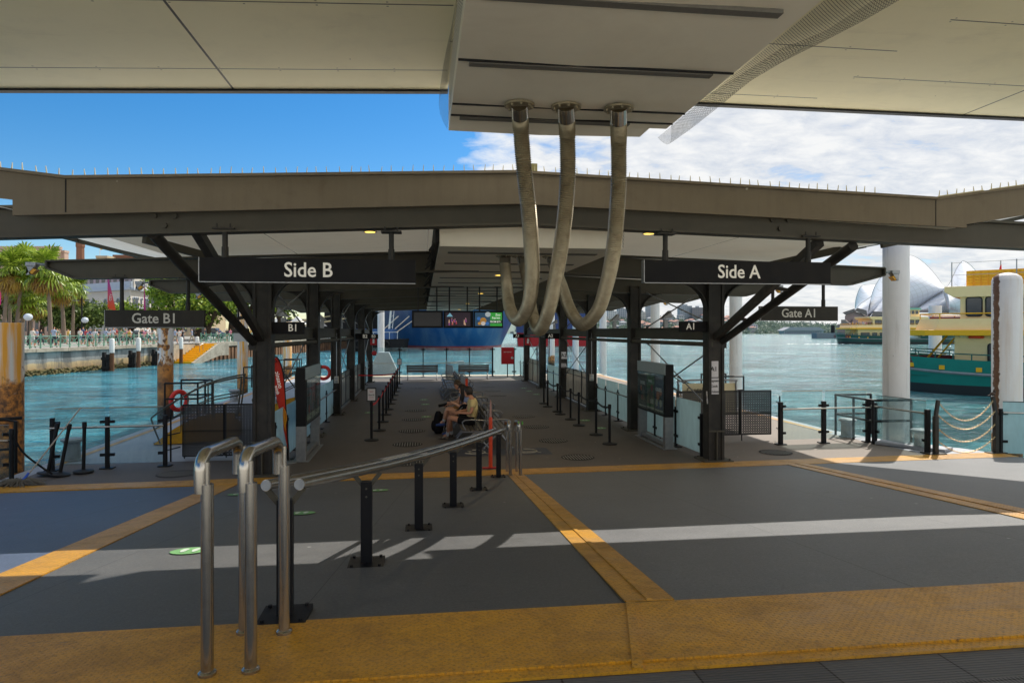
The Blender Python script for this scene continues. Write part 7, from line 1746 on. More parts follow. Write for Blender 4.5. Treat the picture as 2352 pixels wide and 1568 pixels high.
MB().lathe([(r0*1.25,0),(r0*1.08,h*0.5),(r0*0.98,h-5),(r0*1.0,h-4.9)], 8).build('shaft', M['brick'], t)
MB().lathe([(r0*1.0,h-4.9),(r0*1.12,h-4.7),(r0*1.12,h-2.5),(r0*1.0,h-2.4),(r0*1.0,h),(r0*0.7,h)], 8).build('crown_band', M['brick'], t)
van = thing('parked_van', 'blue grey van parked behind the promenade crowd', 'van', gp(487, 128), -YAW)
b = MB(); b.prism([(-2.3,0.35),(2.3,0.35),(2.3,1.1),(1.6,1.2),(0.9,2.0),(-2.2,2.05),(-2.3,1.9)], 'xz', -0.9, 0.9); b.build('body', pm('van_blue', (0.10,0.16,0.24), 0.35), van, bevel=0.06)
b = MB(); b.prism([(1.45,1.2),(0.85,1.88),(-2.0,1.9),(-2.0,1.2)], 'xz', -0.92, 0.92); b.build('window', M['dkglass'], van)
for x in (-1.4, 1.5):
    for s in (-1, 1): MB().cyl((x, s*0.75, 0.35), (x, s*0.93, 0.35), 0.34, 14).build('wheel', M['blackm'], van)
house('terminal_building', 'grey glass cruise terminal with white awnings between Side B columns', 576, 760, 735, 185, M['dkglass'], None, depth=8, win_rows=2, win_cols=14, wmat='white')
t = thing('white_marquee', 'white peaked marquee by the terminal seen past the B1 sign', 'marquee', gp(655, 165), -YAW)
b = MB()
for k in range(4): b.add([(-9+4.5*k,0,2.6), (-4.5+4.5*k,0,2.6), (-4.5+4.5*k,4.5,2.6), (-9+4.5*k,4.5,2.6), (-6.75+4.5*k,2.2,5.2)], [(0,1,4),(1,2,4),(2,3,4),(3,0,4)])
b.build('roof', M['white'], t, fix=False)
for k in range(5): MB().cyl((-9+4.5*k,0,0), (-9+4.5*k,0,2.6), 0.08, 6).build('pole', M['gal'], t)
t = thing('gangway_bridge', 'pale sloping passenger gangway behind the far Side B columns', 'gangway', gp(700, 150), -YAW)
b = MB(); b.bar((-7,0,1.5), (9,0,4.2), 2.0, 0.25); b.bar((-7,-1,2.6), (9,-1,5.3), 0.08, 0.08); b.bar((-7,1,2.6), (9,1,5.3), 0.08, 0.08); b.build('deck', M['canvas'], t)
# ================================================================== FERRIES
def ferry_hull_mat(name, g, lo=0.55, haze=0.0):
    m, t, out = new_mat(name); v = t.obj(); x, y, z = t.sep(v)
    c = t.mix(t.noise(v, 1.2, 6, 0.6), mul(g, 0.85), mul(g, 1.15))
    c = t.mix(t.math('MULTIPLY', t.ramp(t.noise(t.mapv(v, (1,1,0.5)), 2.0, 8, 0.7), [(0.55,0.0),(0.75,1.0)]), 0.35), c, mul(g, 0.4))
    c = t.mix(t.math('LESS_THAN', z, lo), c, (0.03, 0.035, 0.035)); bsdf(t, out, c, 0.45, 0, None, 0.4); return m
M['hull'] = ferry_hull_mat('ferry_green_hull', srgb(26, 132, 116)); M['hullfar'] = ferry_hull_mat('far_ferry_hull', srgb(40, 85, 78))
def ferry(label, loc, rz, sc, hull, near=True, L=26.0, cabin=3.9):
    t = thing('ferry', label, 'ferry', loc, rz, 'green and cream harbour ferries'); t.scale = (sc,)*3
    def hw(s, z):
        e = 5.5 + 0.3*z; k = min(1.0, min(s, L-s)/e); base = sqrt(max(0.0, 1-(1-k)**2)); return 3.75*base*(0.93 + 0.045*z) + (0.0)
    def sheer(s): k = abs(s/L-0.5)*2; return 0.35*k**3
    st = [0.0, 0.12, 0.4, 0.9, 1.6, 2.6, 4.0, 5.5, 9, 13]; st = st + [L-x for x in st[::-1][1:]]
    zs = [-0.8, 0.0, 0.6, 1.1, 1.15, 1.9]
    b = MB()
    for side in (-1, 1):
        vs = []; fs = []
        for i, s in enumerate(st):
            for z in zs:
                zz = z + (sheer(s) if z > 0 else 0); out_ = 0.0
                ss = s + (0.25*(1.9-z)*(1 if s < L/2 else -1) if min(s, L-s) < 6 else 0) * (1 - min(s, L-s)/6)
                vs.append((ss, side*hw(s, z), zz))
        n = len(zs)
        for i in range(len(st)-1):
            for j in range(n-1):
                fs.append((i*n+j, (i+1)*n+j, (i+1)*n+j+1, i*n+j+1))
        b.add(vs, fs)
    b.build('hull', hull, t, fix=False, smooth=35)
    b = MB()
    b.poly([(s, -hw(s,1.0)*0.98, 1.0) for s in st] + [(s, hw(s,1.0)*0.98, 1.0) for s in st[::-1]]); b.build('main_deck', M['fred'], t, fix=False)
    b = MB()
    for side in (-1, 1): b.tube([(s + (0.2*(1 if s < L/2 else -1))*(1-min(1,min(s,L-s)/6)), side*(hw(s,1.1)+0.03), 1.12+sheer(s)) for s in st], 0.09, 6)
    b.build('rubbing_strake', M['strake'], t, smooth=50)
    b = MB()
    for side in (-1, 1):
        b.tube([(s, side*hw(s,1.9)*0.98, 2.22+sheer(s)) for s in st], 0.035, 5)
        for s in [x*0.9+0.3 for x in range(int(L/0.9))]: b.bar((s, side*hw(s,1.9)*0.98, 1.88+sheer(s)), (s, side*hw(s,1.9)*0.98, 2.22+sheer(s)), 0.06, 0.04)
    b.build('deck_rail', M['fgreen2'], t)
    for s0 in (0.9, 1.7, 2.6): 
        for side in (-1, 1): b = MB(); b.box(s0, s0+1.4, side*hw(s0,1.5)*0.55, side*hw(s0,1.5)*0.55+0.4*side, 1.4, 1.46); b.box(s0, s0+1.4, side*hw(s0,1.5)*0.8-0.03, side*hw(s0,1.5)*0.8+0.03, 1.45, 2.05); b.build('seat', M['fred'], t)
    b = MB()
    for k in range(4): b.bar((0.6, -2.6+0.0*k, 1.5+0.16*k), (L-0.6, -2.6-0.0*k, 1.5+0.16*k), 0.02, 0.1); b.bar((0.6, 2.6, 1.5+0.16*k), (L-0.6, 2.6, 1.5+0.16*k), 0.02, 0.1)
    b.build('bulwark_slats', M['fred'], t)
    for s0 in (1.1, 1.55, 3.2, 5.0): MB().box(s0, s0+0.28, -hw(s0+0.15,1.4)-0.012, -hw(s0+0.15,1.4)+0.05, 1.26+sheer(s0), 1.5+sheer(s0)).build('freeing_port', M['fband'], t)
    c0, c1 = cabin, L-cabin; z1 = 3.36
    b = MB(); b.box(c0, c1, -2.85, 2.85, 1.0, z1); lower = b.build('lower_cabin', M['fyellow'], t, bevel=0.05)
    def wnd(x, w, z0, h, y, par, mat=M['dkglass'], r=0.12):
        pts = []
        for cx, cz, a0 in ((x+w-r, z0+h-r, 0), (x+r, z0+h-r, pi/2), (x+r, z0+r, pi), (x+w-r, z0+r, 1.5*pi)):
            for k in range(4): a = a0 + pi/2*k/3; pts.append((cx + r*cos(a), cz + r*sin(a)))
        o = MB().prism(pts, 'xz', y, y-0.03).build('window', mat, par)
        b = MB(); b.tube([(p[0], y-0.03, p[1]) for p in pts], 0.035, 5, closed=True)
        b.bar((x+w/2, y-0.035, z0), (x+w/2, y-0.035, z0+h), 0.03, 0.02, up=(0,1,0)) if not near or w > 0.8 else None
        b.build('window_frame', M['black'], o)
    if near:
        x = c0+1.6
        while x < c1-1.5: wnd(x, 0.95, 1.45, 1.45, -2.86, lower); x += 2.6
    else:
        x = c0+0.6; k = 0
        while x < c1-1.6: wnd(x, 1.1 if k % 3 else 2.0, 1.5, 1.1, -2.86, lower); x += 1.7 if k % 3 else 2.6; k += 1
    b = MB(); e = 1.35; b.prism([(e,-3.0),(e+1.2,-3.75),(L-e-1.2,-3.75),(L-e,-3.0),(L-e,3.0),(L-e-1.2,3.75),(e+1.2,3.75),(e,3.0)], 'xy', z1, z1+0.32); b.build('upper_deck', M['fband'], t, bevel=0.03)
    if near:
        for xx in (e+0.5, e+3.6): MB().ring((xx, -2.9, z1-0.08), 0.30, 0.09, 'z', 20, 6).build('life_ring', M['orange'] if xx > 3 else M['white'], t, smooth=60)
        MB().ball((e+7.0, -3.78, z1+0.12), 0.12, 10, 8).build('dome_camera', M['white'], t, smooth=60)
        for xx in (e+3.0, e+9.0): MB().lathe([(0.16,0),(0.12,-0.1)], 12, (xx, -3.2)).xf(Matrix.Translation((0,0,z1))).build('deck_light', M['canvas'], t)
    b = MB(); 
    for (x0, x1) in ((e+0.55, L-e-0.55),):
        P = [(x0,-2.6),(x0+1.1,-3.45),(x1-1.1,-3.45),(x1,-2.6),(x1,2.6),(x1-1.1,3.45),(x0+1.1,3.45),(x0,2.6)]
        for p, q in zip(P, P[1:] + P[:1]): b.add([(p[0],p[1],z1+0.3),(q[0],q[1],z1+0.3),(q[0]+(0.25 if q[0]<L/2 else -0.25),q[1]*0.99,z1+0.97),(p[0]+(0.25 if p[0]<L/2 else -0.25),p[1]*0.99,z1+0.97)], [(0,1,2,3)])
    b.build('upper_bulwark', M['fyellow'], t, fix=False)
    b = MB(); b.tube([(p[0]+(0.25 if p[0]<L/2 else -0.25), p[1]*0.99, z1+1.25) for p in P], 0.035, 5, closed=True)
    for p in P: b.cyl((p[0]+(0.25 if p[0]<L/2 else -0.25), p[1]*0.99, z1+0.95), (p[0]+(0.25 if p[0]<L/2 else -0.25), p[1]*0.99, z1+1.25), 0.03, 5)
    b.build('upper_rail', M['fband'], t)
    for s0 in (e+1.3, L-e-2.9): MB().box(s0, s0+1.6, -2.7, 2.7, z1+0.65, z1+1.08).build('seat', M['fred'], t)
    u0, u1 = (cabin+0.3, L-cabin-0.3) if near else (cabin+3.2, L-cabin-3.2); z2 = z1+2.50
    b = MB(); b.box(u0, u1, -3.1, 3.1, z1+0.3, z2); up = b.build('upper_cabin', M['fyellow'], t, bevel=0.05)
    x = u0+0.3 if near else u0+0.5
    while x < u1-1.2: wnd(x, 0.74 if near else 1.5, z1+1.10, 1.05 if near else 0.95, -3.12, up); x += 0.91 if near else 1.85
    b = MB(); b.prism([(u0-0.75,z2-0.0),(u0-0.3,z2-0.32),(u1+0.3,z2-0.32),(u1+0.75,z2),(u1+0.75,z2+0.3),(u0-0.75,z2+0.3)], 'xz', -3.3, 3.3); b.build('roof', M['fyellow'], t, bevel=0.03)
    for k in range(2 if near else 0):
        b = MB(); x0 = u0+0.25+3.9*k; b.box(x0, x0+3.2, -2.6, -0.6, z2+0.3, z2+1.2)
        for i in range(5):
            for j in range(9): b.box(x0+0.05+0.35*j, x0+0.31+0.35*j, -2.66, -2.6, z2+0.34+0.17*i, z2+0.46+0.17*i)
        b.build('raft_locker', M['fband'], t)
    b = MB(); xs_ = [u0-0.4, u0+2.6, u0+5.6, u0+8.6]
    for x in xs_: b.cyl((x,-3.1,z2+0.3), (x,-3.1,z2+1.7), 0.03, 5)
    for z in (0.95, 1.65): b.cyl((xs_[0],-3.1,z2+z), (xs_[-1],-3.1,z2+z), 0.012, 4)
    b.build('roof_rail', M['gal'], t)
    b = MB(); b.tube([(c0-0.1,-1.9,3.2), (c0-1.5,-1.9,1.2)], 0.05, 6); b.tube([(c0-0.1,-1.9,3.9), (c0-1.5,-1.9,2.0), (c0-1.5,-1.9,1.1)], 0.04, 6); b.tube([(c0-0.1,-1.3,3.9), (c0-1.5,-1.3,2.0), (c0-1.5,-1.3,1.1)], 0.04, 6)
    for k in range(6): b.box(c0-1.45+0.23*k, c0-1.2+0.23*k, -1.9, -1.3, 1.25+0.33*k, 1.29+0.33*k)
    b.build('stairway', M['fband'], t)
    wx = L/2 if near else L*0.58
    b = MB(); b.box(wx-1.9, wx+1.9, -1.7, 1.7, z2+0.3, z2+1.9); o = b.build('wheelhouse', M['fyellow'], t, bevel=0.04)
    for k in range(4): MB().box(wx-1.75+0.9*k, wx-1.05+0.9*k, -1.73, -1.69, z2+0.95, z2+1.7).build('window', M['dkglass'], o)
    b = MB(); b.prism([(wx-2.3,z2+1.9),(wx+2.3,z2+1.9),(wx+1.9,z2+2.35),(wx-1.9,z2+2.35)], 'xz', -2.0, 2.0); b.build('wheelhouse_roof', pm('ferry_mint_roof', srgb(130, 185, 165), 0.5) if near else M['mint'], o)
    b = MB(); b.bar((wx-3.2,0,z2+0.3), (wx-4.3,0,z2+3.4), 0.18, 0.14); b.bar((wx-4.6,-0.7,z2+2.9), (wx-3.8,0.7,z2+3.1), 0.1, 0.1); b.cyl((wx-4.2,0,z2+3.3), (wx-4.2,0,z2+3.7), 0.18, 8); b.build('mast', M['fyellow'], t)
    return t, z1, z2, u0
M['mint'] = pm('ferry_mint_roof', srgb(130, 185, 165), 0.5)
bdir = V((0.78, -0.63)); rzf = math.atan2(-0.63, 0.78) - YAW
fp = pf(2040, 760, 44.0); nf, z1, z2, u0 = ferry('green and cream double deck ferry berthed close by, bow toward the open harbour', (fp.x, fp.y, WATER), rzf, 1.0, M['hull'])
Mx = Matrix.Translation(nf.location) @ Matrix.Rotation(rzf, 4, 'Z')
text('2M2', 0.2, (4.9, -3.36, 0.78), M['paper'], nf, W=False); text('2M', 0.2, (4.9, -3.3, 0.5), M['paper'], nf, W=False)
flp = pf(2297, 664, 41.5); t = thing('ferry_flag', 'furled red ensign on a pole above the near ferry roof', 'flag', flp)
MB().cyl((0,0,0), (0.05,0,1.75), 0.03, 6).build('pole', M['gal'], t); b = MB(); b.tube([(0.02,0,0.25), (0.08,0,0.6), (0.0,0,1.0), (0.06,0,1.5)], [0.12,0.14,0.09,0.03], 8); b.build('cloth', M['red'], t, smooth=60)
ffw = 190.0; q = pf(1922, 760, ffw); nf2, z1b, z2b, u0b = ferry('distant green and cream ferry crossing before the opera house with passengers on deck', (q.x, q.y, WATER), -YAW + 0.03, 1.22, M['hullfar'], near=False, L=28.0, cabin=3.4)
Mf = Matrix.Translation(nf2.location) @ Matrix.Rotation(-YAW+0.03, 4, 'Z') @ Matrix.Scale(1.22, 4)
rr = random.Random(9)
for i in range(34):
    p = Mf @ V((rr.uniform(2.3, 6.6), rr.uniform(-3.0, 1.5), z1b+0.32)); person_at(p, rr.uniform(0, 6.28), i, 'passenger standing on the open upper deck of the distant ferry', 'passengers on the distant ferry')
for i in range(7):
    p = Mf @ V((rr.uniform(1.4, 3.2), rr.uniform(-2.4, 0), 1.0)); person_at(p, rr.uniform(0, 6.28), i, 'passenger standing on the lower bow deck of the distant ferry', 'passengers on the distant ferry')
b = MB(); w0 = Mf @ V((-0.5,0,0)); 
t = thing('wake', 'white foam wake at the bow of the distant ferry', 'wake', (w0.x, w0.y, WATER)); t['kind'] = 'stuff'
for k in range(70):
    x = -rr.random()**2*15; b.ball((x + rr.uniform(-1,3), rr.uniform(-2.5,2.5), -0.03), rr.uniform(0.05,0.32), 6, 4, (1.8,1,0.4))
for k in range(60): b.ball((rr.uniform(0,34), -4.4+rr.uniform(-.5,.3), -0.02), rr.uniform(0.05,0.2), 6, 4, (2.2,1,0.35))
o = b.build('foam', pm('foam_white', (0.75,0.8,0.8), 0.8), t); o['kind'] = 'stuff'
# ================================================================== CRUISE SHIP
def ship_mat():
    m, t, out = new_mat('ship_blue_hull'); v = t.obj(); x, y, z = t.sep(v)
    c = t.mix(t.noise(v, 0.12, 6, 0.6), (0.010, 0.075, 0.23), (0.02, 0.12, 0.32))
    c = t.mix(t.math('MULTIPLY', t.ramp(t.noise(t.mapv(v, (1,1,0.35)), 0.25, 7, 0.65, 0.6), [(0.45,0.0),(0.7,1.0)]), 0.35), c, (0.25, 0.38, 0.45))
    c = t.mix(t.math('LESS_THAN', z, 0.75), c, (0.35, 0.05, 0.05)); bsdf(t, out, c, 0.35, 0, None, 0.45); return m
sp = pf(1062, 760, 128); ship = thing('cruise_ship', 'huge blue ship bow with white draught marks looming beyond the end fence', 'ship', (sp.x, sp.y, WATER), -YAW + 0.2)
def sh(u, v):
    side = -1 if u < 0.5 else 1; s = abs(u-0.5)*2; z = -1 + 24*v; fl = 0.45 + 0.75*min(1, max(0, z)/14)
    w = 15.0*(s**0.75)*(0.80 + 0.30*min(1, max(0,z)/9)); y = 26*(s**2.1)*1.0 - 0.28*max(0, z)*(1-s)**2 + (0.3*max(0, 3-z)*(1-s))
    return (side*w, y, z)
b = MB(); b.grid(sh, 80, 16); b.build('hull', ship_mat(), ship, fix=False, smooth=50)
b = MB(); rr = random.Random(3)
for k, x in enumerate((-9.6, -7.6, -4.8, -1.6, 1.9, 4.2, 6.2, 7.8)):
    s = min(1,(abs(x)/15/0.95))**(1/0.75); y = 26*s**2.1 - 0.28*3*(1-s)**2; b.bar((x, y-0.35, 4.9), (x+0.35, y-0.35, 4.45), 0.14, 0.1, up=(0,1,0)); b.bar((x+0.1, y-0.35, 4.35), (x+0.4, y-0.35, 4.4), 0.12, 0.1, up=(0,1,0))
b.build('hull_marks', M['paper'], ship)
b = MB(); b.ball((-5.0, 8.5, 5.2), 0.45, 10, 8); b.cyl((-5.0, 8.6, 5.4), (-5.1, 9, 9), 0.2, 8); b.build('anchor', M['blackm'], ship)
b = MB(); b.box(-13, 14, 30, 90, 20, 30); b.build('superstructure', M['white'], ship)
# orange-red hull of another vessel at its side
t = thing('red_vessel', 'red and blue hull of another vessel just past the blue ship bow', 'ship', pf(1190, 760, 165), -YAW); t.location.z = WATER
b = MB(); b.prism([(0,0),(18,0),(19.5,9),(-0.8,9)], 'xz', 0, 30, 0); b.build('hull', M['red'], t); b = MB(); b.prism([(-0.4,3.2),(18.8,3.2),(20,14),(-1,14)], 'xz', -0.2, 30); b.build('upper_hull', pm('ship_dark_blue', (0.03,0.06,0.2), 0.4), t)
t = thing('work_barge', 'dark work barge with white rails and mooring lines left of the blue ship bow', 'barge', pf(886, 760, 122), -YAW); t.location.z = WATER
b = MB(); b.prism([(-6,0),(3.2,0),(3.6,2.2),(-6.4,2.2)], 'xz', -2, 4); b.build('hull', M['blackm'], t)
b = MB(); b.box(-5.5, 1.6, -1.5, 3, 2.2, 4.0); b.build('cabin', pm('barge_blue', (0.05,0.12,0.3), 0.5), t); b = MB()
for k in range(7): b.cyl((-6+1.4*k,-1.9,2.2), (-6+1.4*k,-1.9,3.4), 0.05, 5)
b.cyl((-6,-1.9,3.4), (2.6,-1.9,3.4), 0.05, 5); b.bar((0.6,-1,2.2), (1.5,-1,11), 0.3, 0.3); b.bar((1.2,-1,2.2), (2.0,-1,11), 0.1, 0.1)
for k in range(8): b.bar((0.7+0.1*k,-1,3+k), (1.3+0.1*k,-1,3.5+k), 0.06, 0.06)
b.build('rails', M['white'], t)
for k in range(3): MB().ring((-4.5+2.4*k, -2.15, 1.2), 0.6, 0.25, 'y', 16, 6).build('tyre', M['blackm'], t)
for k, (pA, pB, f0, f1) in enumerate([((866,792),(940,726),122,126), ((866,770),(915,726),122,126), ((886,780),(960,728),122,127)]):
    t = thing('mooring_line', 'pale mooring line rising to the blue ship, %s of three' % ['lowest', 'middle', 'highest'][k], 'mooring line', pf(*pA, f0), 0, 'mooring lines of the blue ship'); MB().cyl(pf(*pA, f0), pf(*pB, f1), 0.10, 6).build('rope', M['rope'], t, W=True)
house('terminal_shed', 'dark waterfront shed behind the far Side B columns', 745, 908, 700, 170, M['blackm'], None, depth=8, zb=WATER)
# ================================================================== OPERA HOUSE
def tile_mat():
    m, t, out = new_mat('shell_tiles'); v = t.pos(); x, y, z = t.sep(v)
    c = t.mix(t.noise(v, 0.05, 4), (0.68,0.70,0.75), (0.77,0.79,0.83))
    u = t.math('DIVIDE', t.math('ADD', x, t.math('MULTIPLY', z, 0.5)), 3.6); w = t.math('DIVIDE', t.math('SUBTRACT', t.math('MULTIPLY', x, 0.35), z), 2.6)
    g = lambda q: t.math('GREATER_THAN', t.math('ABSOLUTE', t.math('SUBTRACT', t.math('FRACT', q), 0.5)), 0.44)
    c = t.mix(t.math('MULTIPLY', t.math('MAXIMUM', g(u), g(w)), 0.32), c, (0.42,0.40,0.37)); bsdf(t, out, c, 0.75, 0, None, 0.2); return m
OFW = 430.0
oh = thing('opera_house', 'white tiled sail shells of a harbour opera house on a pink granite podium', 'opera house', pf(2080, 774, OFW))
tm = tile_mat(); ribm = pm('shell_rib_edge', (0.62,0.60,0.55), 0.6)
def od(zx, zy): return (1894.9 + zx*0.19432, 574.2 + zy*0.19432)
def shell(ridge, foot, fw, bulge, rim=True, back=40.0):
    """ridge curve (far edge) and lower/near edge curve, each in sight-line units of the photograph at distance fw"""
    A = catmull([pf(*od(*p), fw + back) for p in ridge], 8); Bc = catmull([pf(*od(*p), fw) for p in foot], 8)
    vd = ray(2080, 700).normalized(); vd.z = 0; vd.normalize()
    def sf(u, v):
        a = lerp_poly(A, u); c = lerp_poly(Bc, u); p = a.lerp(c, v) - vd*bulge*(sin(pi*min(1, v*0.5+0.5)) if False else sin(pi*v)**0.8); return tuple(p)
    def sb(u, v):
        a = lerp_poly(A, u); c = lerp_poly(Bc, u) + vd*back*1.6; p = a.lerp(c, v) + vd*bulge*sin(pi*v)**0.8; return tuple(p)
    b = MB(); b.grid(sf, 40, 16); b.grid(sb, 40, 8); o = b.build('shell', tm, oh, W=True, fix=False, smooth=60)
    b = MB(); b.tube(A, 0.4, 6); b.build('rim', ribm, o, W=True)
shell([(360,712),(365,600),(395,495),(435,428),(520,412),(640,405),(760,420)], [(366,716),(470,690),(540,660),(600,640),(660,620),(720,600),(770,590)], OFW+45, 10)
shell([(505,778),(535,620),(572,480),(625,375),(690,288),(790,178),(890,100),(990,66),(1060,82),(1150,138),(1270,256),(1360,375),(1408,470)], [(508,782),(560,770),(640,770),(720,770),(800,765),(880,755),(960,735),(1020,712),(1070,690),(1140,645),(1230,585),(1320,530),(1406,474)], OFW, 26)
shell([(352,716),(420,640),(500,585),(548,548)], [(385,690),(440,745),(470,770),(500,785)], OFW-8, 5, back=8)
shell([(530,785),(590,690),(640,620),(692,560)], [(545,790),(620,778),(690,770),(740,765)], OFW-12, 6, back=8)
shell([(1062,712),(1150,650),(1240,582),(1330,525),(1404,478)], [(1075,730),(1180,730),(1300,735),(1400,740),(1465,745)], OFW-10, 10, back=10)
shell([(1400,480),(1440,440),(1480,385),(1520,300),(1555,225),(1590,170),(1630,133),(1690,160),(1760,225),(1810,290),(1860,360),(1900,420)], [(1470,690),(1490,700),(1520,715),(1550,725),(1580,735),(1640,740),(1700,745),(1760,745),(1820,745),(1860,740),(1890,730),(1920,715)], OFW-20, 20)
shell([(1400,480),(1425,560),(1445,640),(1462,700)], [(1440,470),(1462,560),(1476,640),(1480,700)], OFW-24, 3, back=4)
def slabp(pts, fw, depth, mat, name):
    f = [pf(*od(*p), fw) for p in pts]; vd = ray(2080,700); vd.z = 0; vd.normalize(); g = [p + vd*depth for p in f]; n = len(pts)
    b = MB(); b.add(f + g, [tuple(range(n)), tuple(range(2*n-1, n-1, -1))] + [(i, (i+1) % n, n+(i+1) % n, n+i) for i in range(n)]); return b.build(name, mat, oh, W=True)
gran = pm('pink_granite', (0.40,0.30,0.29), 0.85, 0, 0.06, 0.1); gran2 = pm('dark_granite', (0.22,0.18,0.17), 0.85, 0, 0.1, 0.1)
slabp([(235,1020),(235,775),(345,722),(420,745),(495,785),(700,785),(1000,790),(1700,790),(1700,1020)], OFW-28, 60, gran, 'podium')
slabp([(145,1025),(145,876),(190,876),(190,822),(236,822),(300,885),(560,890),(560,1025)], OFW-45, 30, gran2, 'lower_podium')
slabp([(205,738),(350,690),(350,722),(240,765)], OFW-34, 14, M['dkglass'], 'glass_canopy')
slabp([(352,716),(385,682),(490,712),(500,782),(430,750)], OFW-30, 5, M['dkglass'], 'glass_wall')
slabp([(545,782),(570,724),(690,730),(690,786)], OFW-30, 5, M['dkglass'], 'glass_wall')
slabp([(1390,742),(1430,708),(1470,745)], OFW-30, 5, M['dkglass'], 'glass_wall')
slabp([(320,870),(320,815),(328,815),(328,870)], OFW-29, 1, gran2, 'slot_opening'); slabp([(440,872),(440,858),(560,856),(560,868)], OFW-29, 1, gran2, 'slot_opening')
t = thing('harbour_breakwater', 'low grey breakwater wall with a dark beacon before the opera house', 'breakwater', pf(1900, 770, 330))
b = MB(); a, c = pf(1870, 758, 330), pf(1942, 758, 330); b.bar((a.x,a.y,0.3), (c.x,c.y,0.3), 6, 3.0); b.build('wall', pm('grey_breakwater', (0.17,0.2,0.23), 0.8), t, W=True)
q = pf(1913, 750, 330); MB().cyl((q.x,q.y,1.5), (q.x,q.y,5.5), 0.9, 10).build('beacon', M['blackm'], t, W=True)
# ================================================================== FAR SHORE
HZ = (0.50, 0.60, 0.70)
def hz(c, k=0.45): return tuple(x*(1-k) + h*k*0.6 for x, h in zip(c, HZ))  # mixes aerial haze into the colours of distant things
def shore_hill(px0, px1, fw, prof, mat, name='hill', depth=160):
    b = MB(); n = len(prof)
    for i in range(n-1):
        for (pa, ha), (pb, hb_) in ((prof[i], prof[i+1]),):
            A0, B0 = pf(pa, 760, fw), pf(pb, 760, fw); A1, B1 = pf(pa, 760, fw+depth), pf(pb, 760, fw+depth)
            A0.z = B0.z = WATER-0.3; z = lambda h: (HOR-h)/FPX*fw + HC
            A1.z, B1.z = z(ha), z(hb_); b.add([A0, B0, B1, A1], [(0,1,2,3)])
    return struct(b.build(name, mat, fix=False))
hillm = pm('hazy_hillside', (0.15,0.20,0.17), 0.9, 0, 0.3, 0.02)  # aerial haze painted into the slope colour
P1 = [(1180,742),(1270,730),(1340,722),(1420,724),(1500,728),(1580,726),(1640,722),(1720,736),(1780,742),(1850,744),(1920,752),(2010,756),(2200,758)]
shore_hill(1180, 2200, 780, P1, hillm)
rr = random.Random(31)
def shoreh(px):
    for (a, ha), (c, hc2) in zip(P1, P1[1:]):
        if a <= px <= c: return ha + (hc2-ha)*(px-a)/(c-a)
    return 758
def on_hill(px, f):                        # point on the slope, f in 0..1 up the hill
    fw = 780 + 160*f; p = pf(px, 760, fw); ztop_ = (HOR-shoreh(px))/FPX*780 + HC; p.z = WATER + (ztop_ - WATER)*f; return p
# trees on the hillside: a far-off wood that reads as one mass
b = MB()
for k in range(2600):
    px = rr.uniform(1190, 2150); 
    if px > 1700 or rr.random() < 0.5:
        f = rr.random(); c = on_hill(px, f); R_ = rr.uniform(2.5, 5.0) if px > 1640 else rr.uniform(2, 3.4)
        for _ in range(16): leaf_quad(b, c + V((rr.gauss(0,R_*0.6), rr.gauss(0,R_*0.6), R_*0.6 + rr.gauss(0, R_*0.4))), rr.uniform(0.9,1.7), rr)
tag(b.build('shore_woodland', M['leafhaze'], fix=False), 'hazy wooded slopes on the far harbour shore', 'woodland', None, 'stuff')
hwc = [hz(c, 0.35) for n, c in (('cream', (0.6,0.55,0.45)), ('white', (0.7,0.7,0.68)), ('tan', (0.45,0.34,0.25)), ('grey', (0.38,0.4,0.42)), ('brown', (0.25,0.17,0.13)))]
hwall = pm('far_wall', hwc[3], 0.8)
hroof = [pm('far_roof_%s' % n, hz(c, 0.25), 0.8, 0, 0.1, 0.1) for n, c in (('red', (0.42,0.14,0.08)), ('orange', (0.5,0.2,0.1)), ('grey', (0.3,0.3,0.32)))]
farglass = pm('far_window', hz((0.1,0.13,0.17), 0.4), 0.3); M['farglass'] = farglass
def far_block(px0, px1, pyt, f, mat, rows, cols, label, roof=None, pybase=None):
    fw = 780 + 160*f; p = on_hill((px0+px1)/2, f); d = (px1-px0)/FPX*fw; t = thing('apartment_block' if rows > 2 else 'shore_house', label, 'building', (p.x, p.y, p.z), -YAW + rr.uniform(-0.3, 0.3), 'apartment blocks on the far shore' if rows > 2 else 'houses on the far shore')
    H_ = max(2.5, (HOR-pyt)/FPX*fw + HC - p.z + 2); wm = grid_wall('far_facade', mat, d/cols, max(2.4, (H_-2)/rows)); MB().box(-d/2, d/2, 0, d*0.7, -2, H_-2).build('wall', wm, t)
    if roof:
        e = 0.8; h0 = H_-2; b = MB(); b.add([(-d/2-e,-e,h0), (d/2+e,-e,h0), (d/2+e,d*0.7+e,h0), (-d/2-e,d*0.7+e,h0), (-d*0.2,d*0.35,h0+d*0.22), (d*0.2,d*0.35,h0+d*0.22)], [(0,1,5,4),(1,2,5),(2,3,4,5),(3,0,4),(3,2,1,0)]); b.build('roof', roof, t)
    else: MB().box(-d*0.2, d*0.15, d*0.1, d*0.4, H_-2, H_).build('roof_plant', hwall, t)
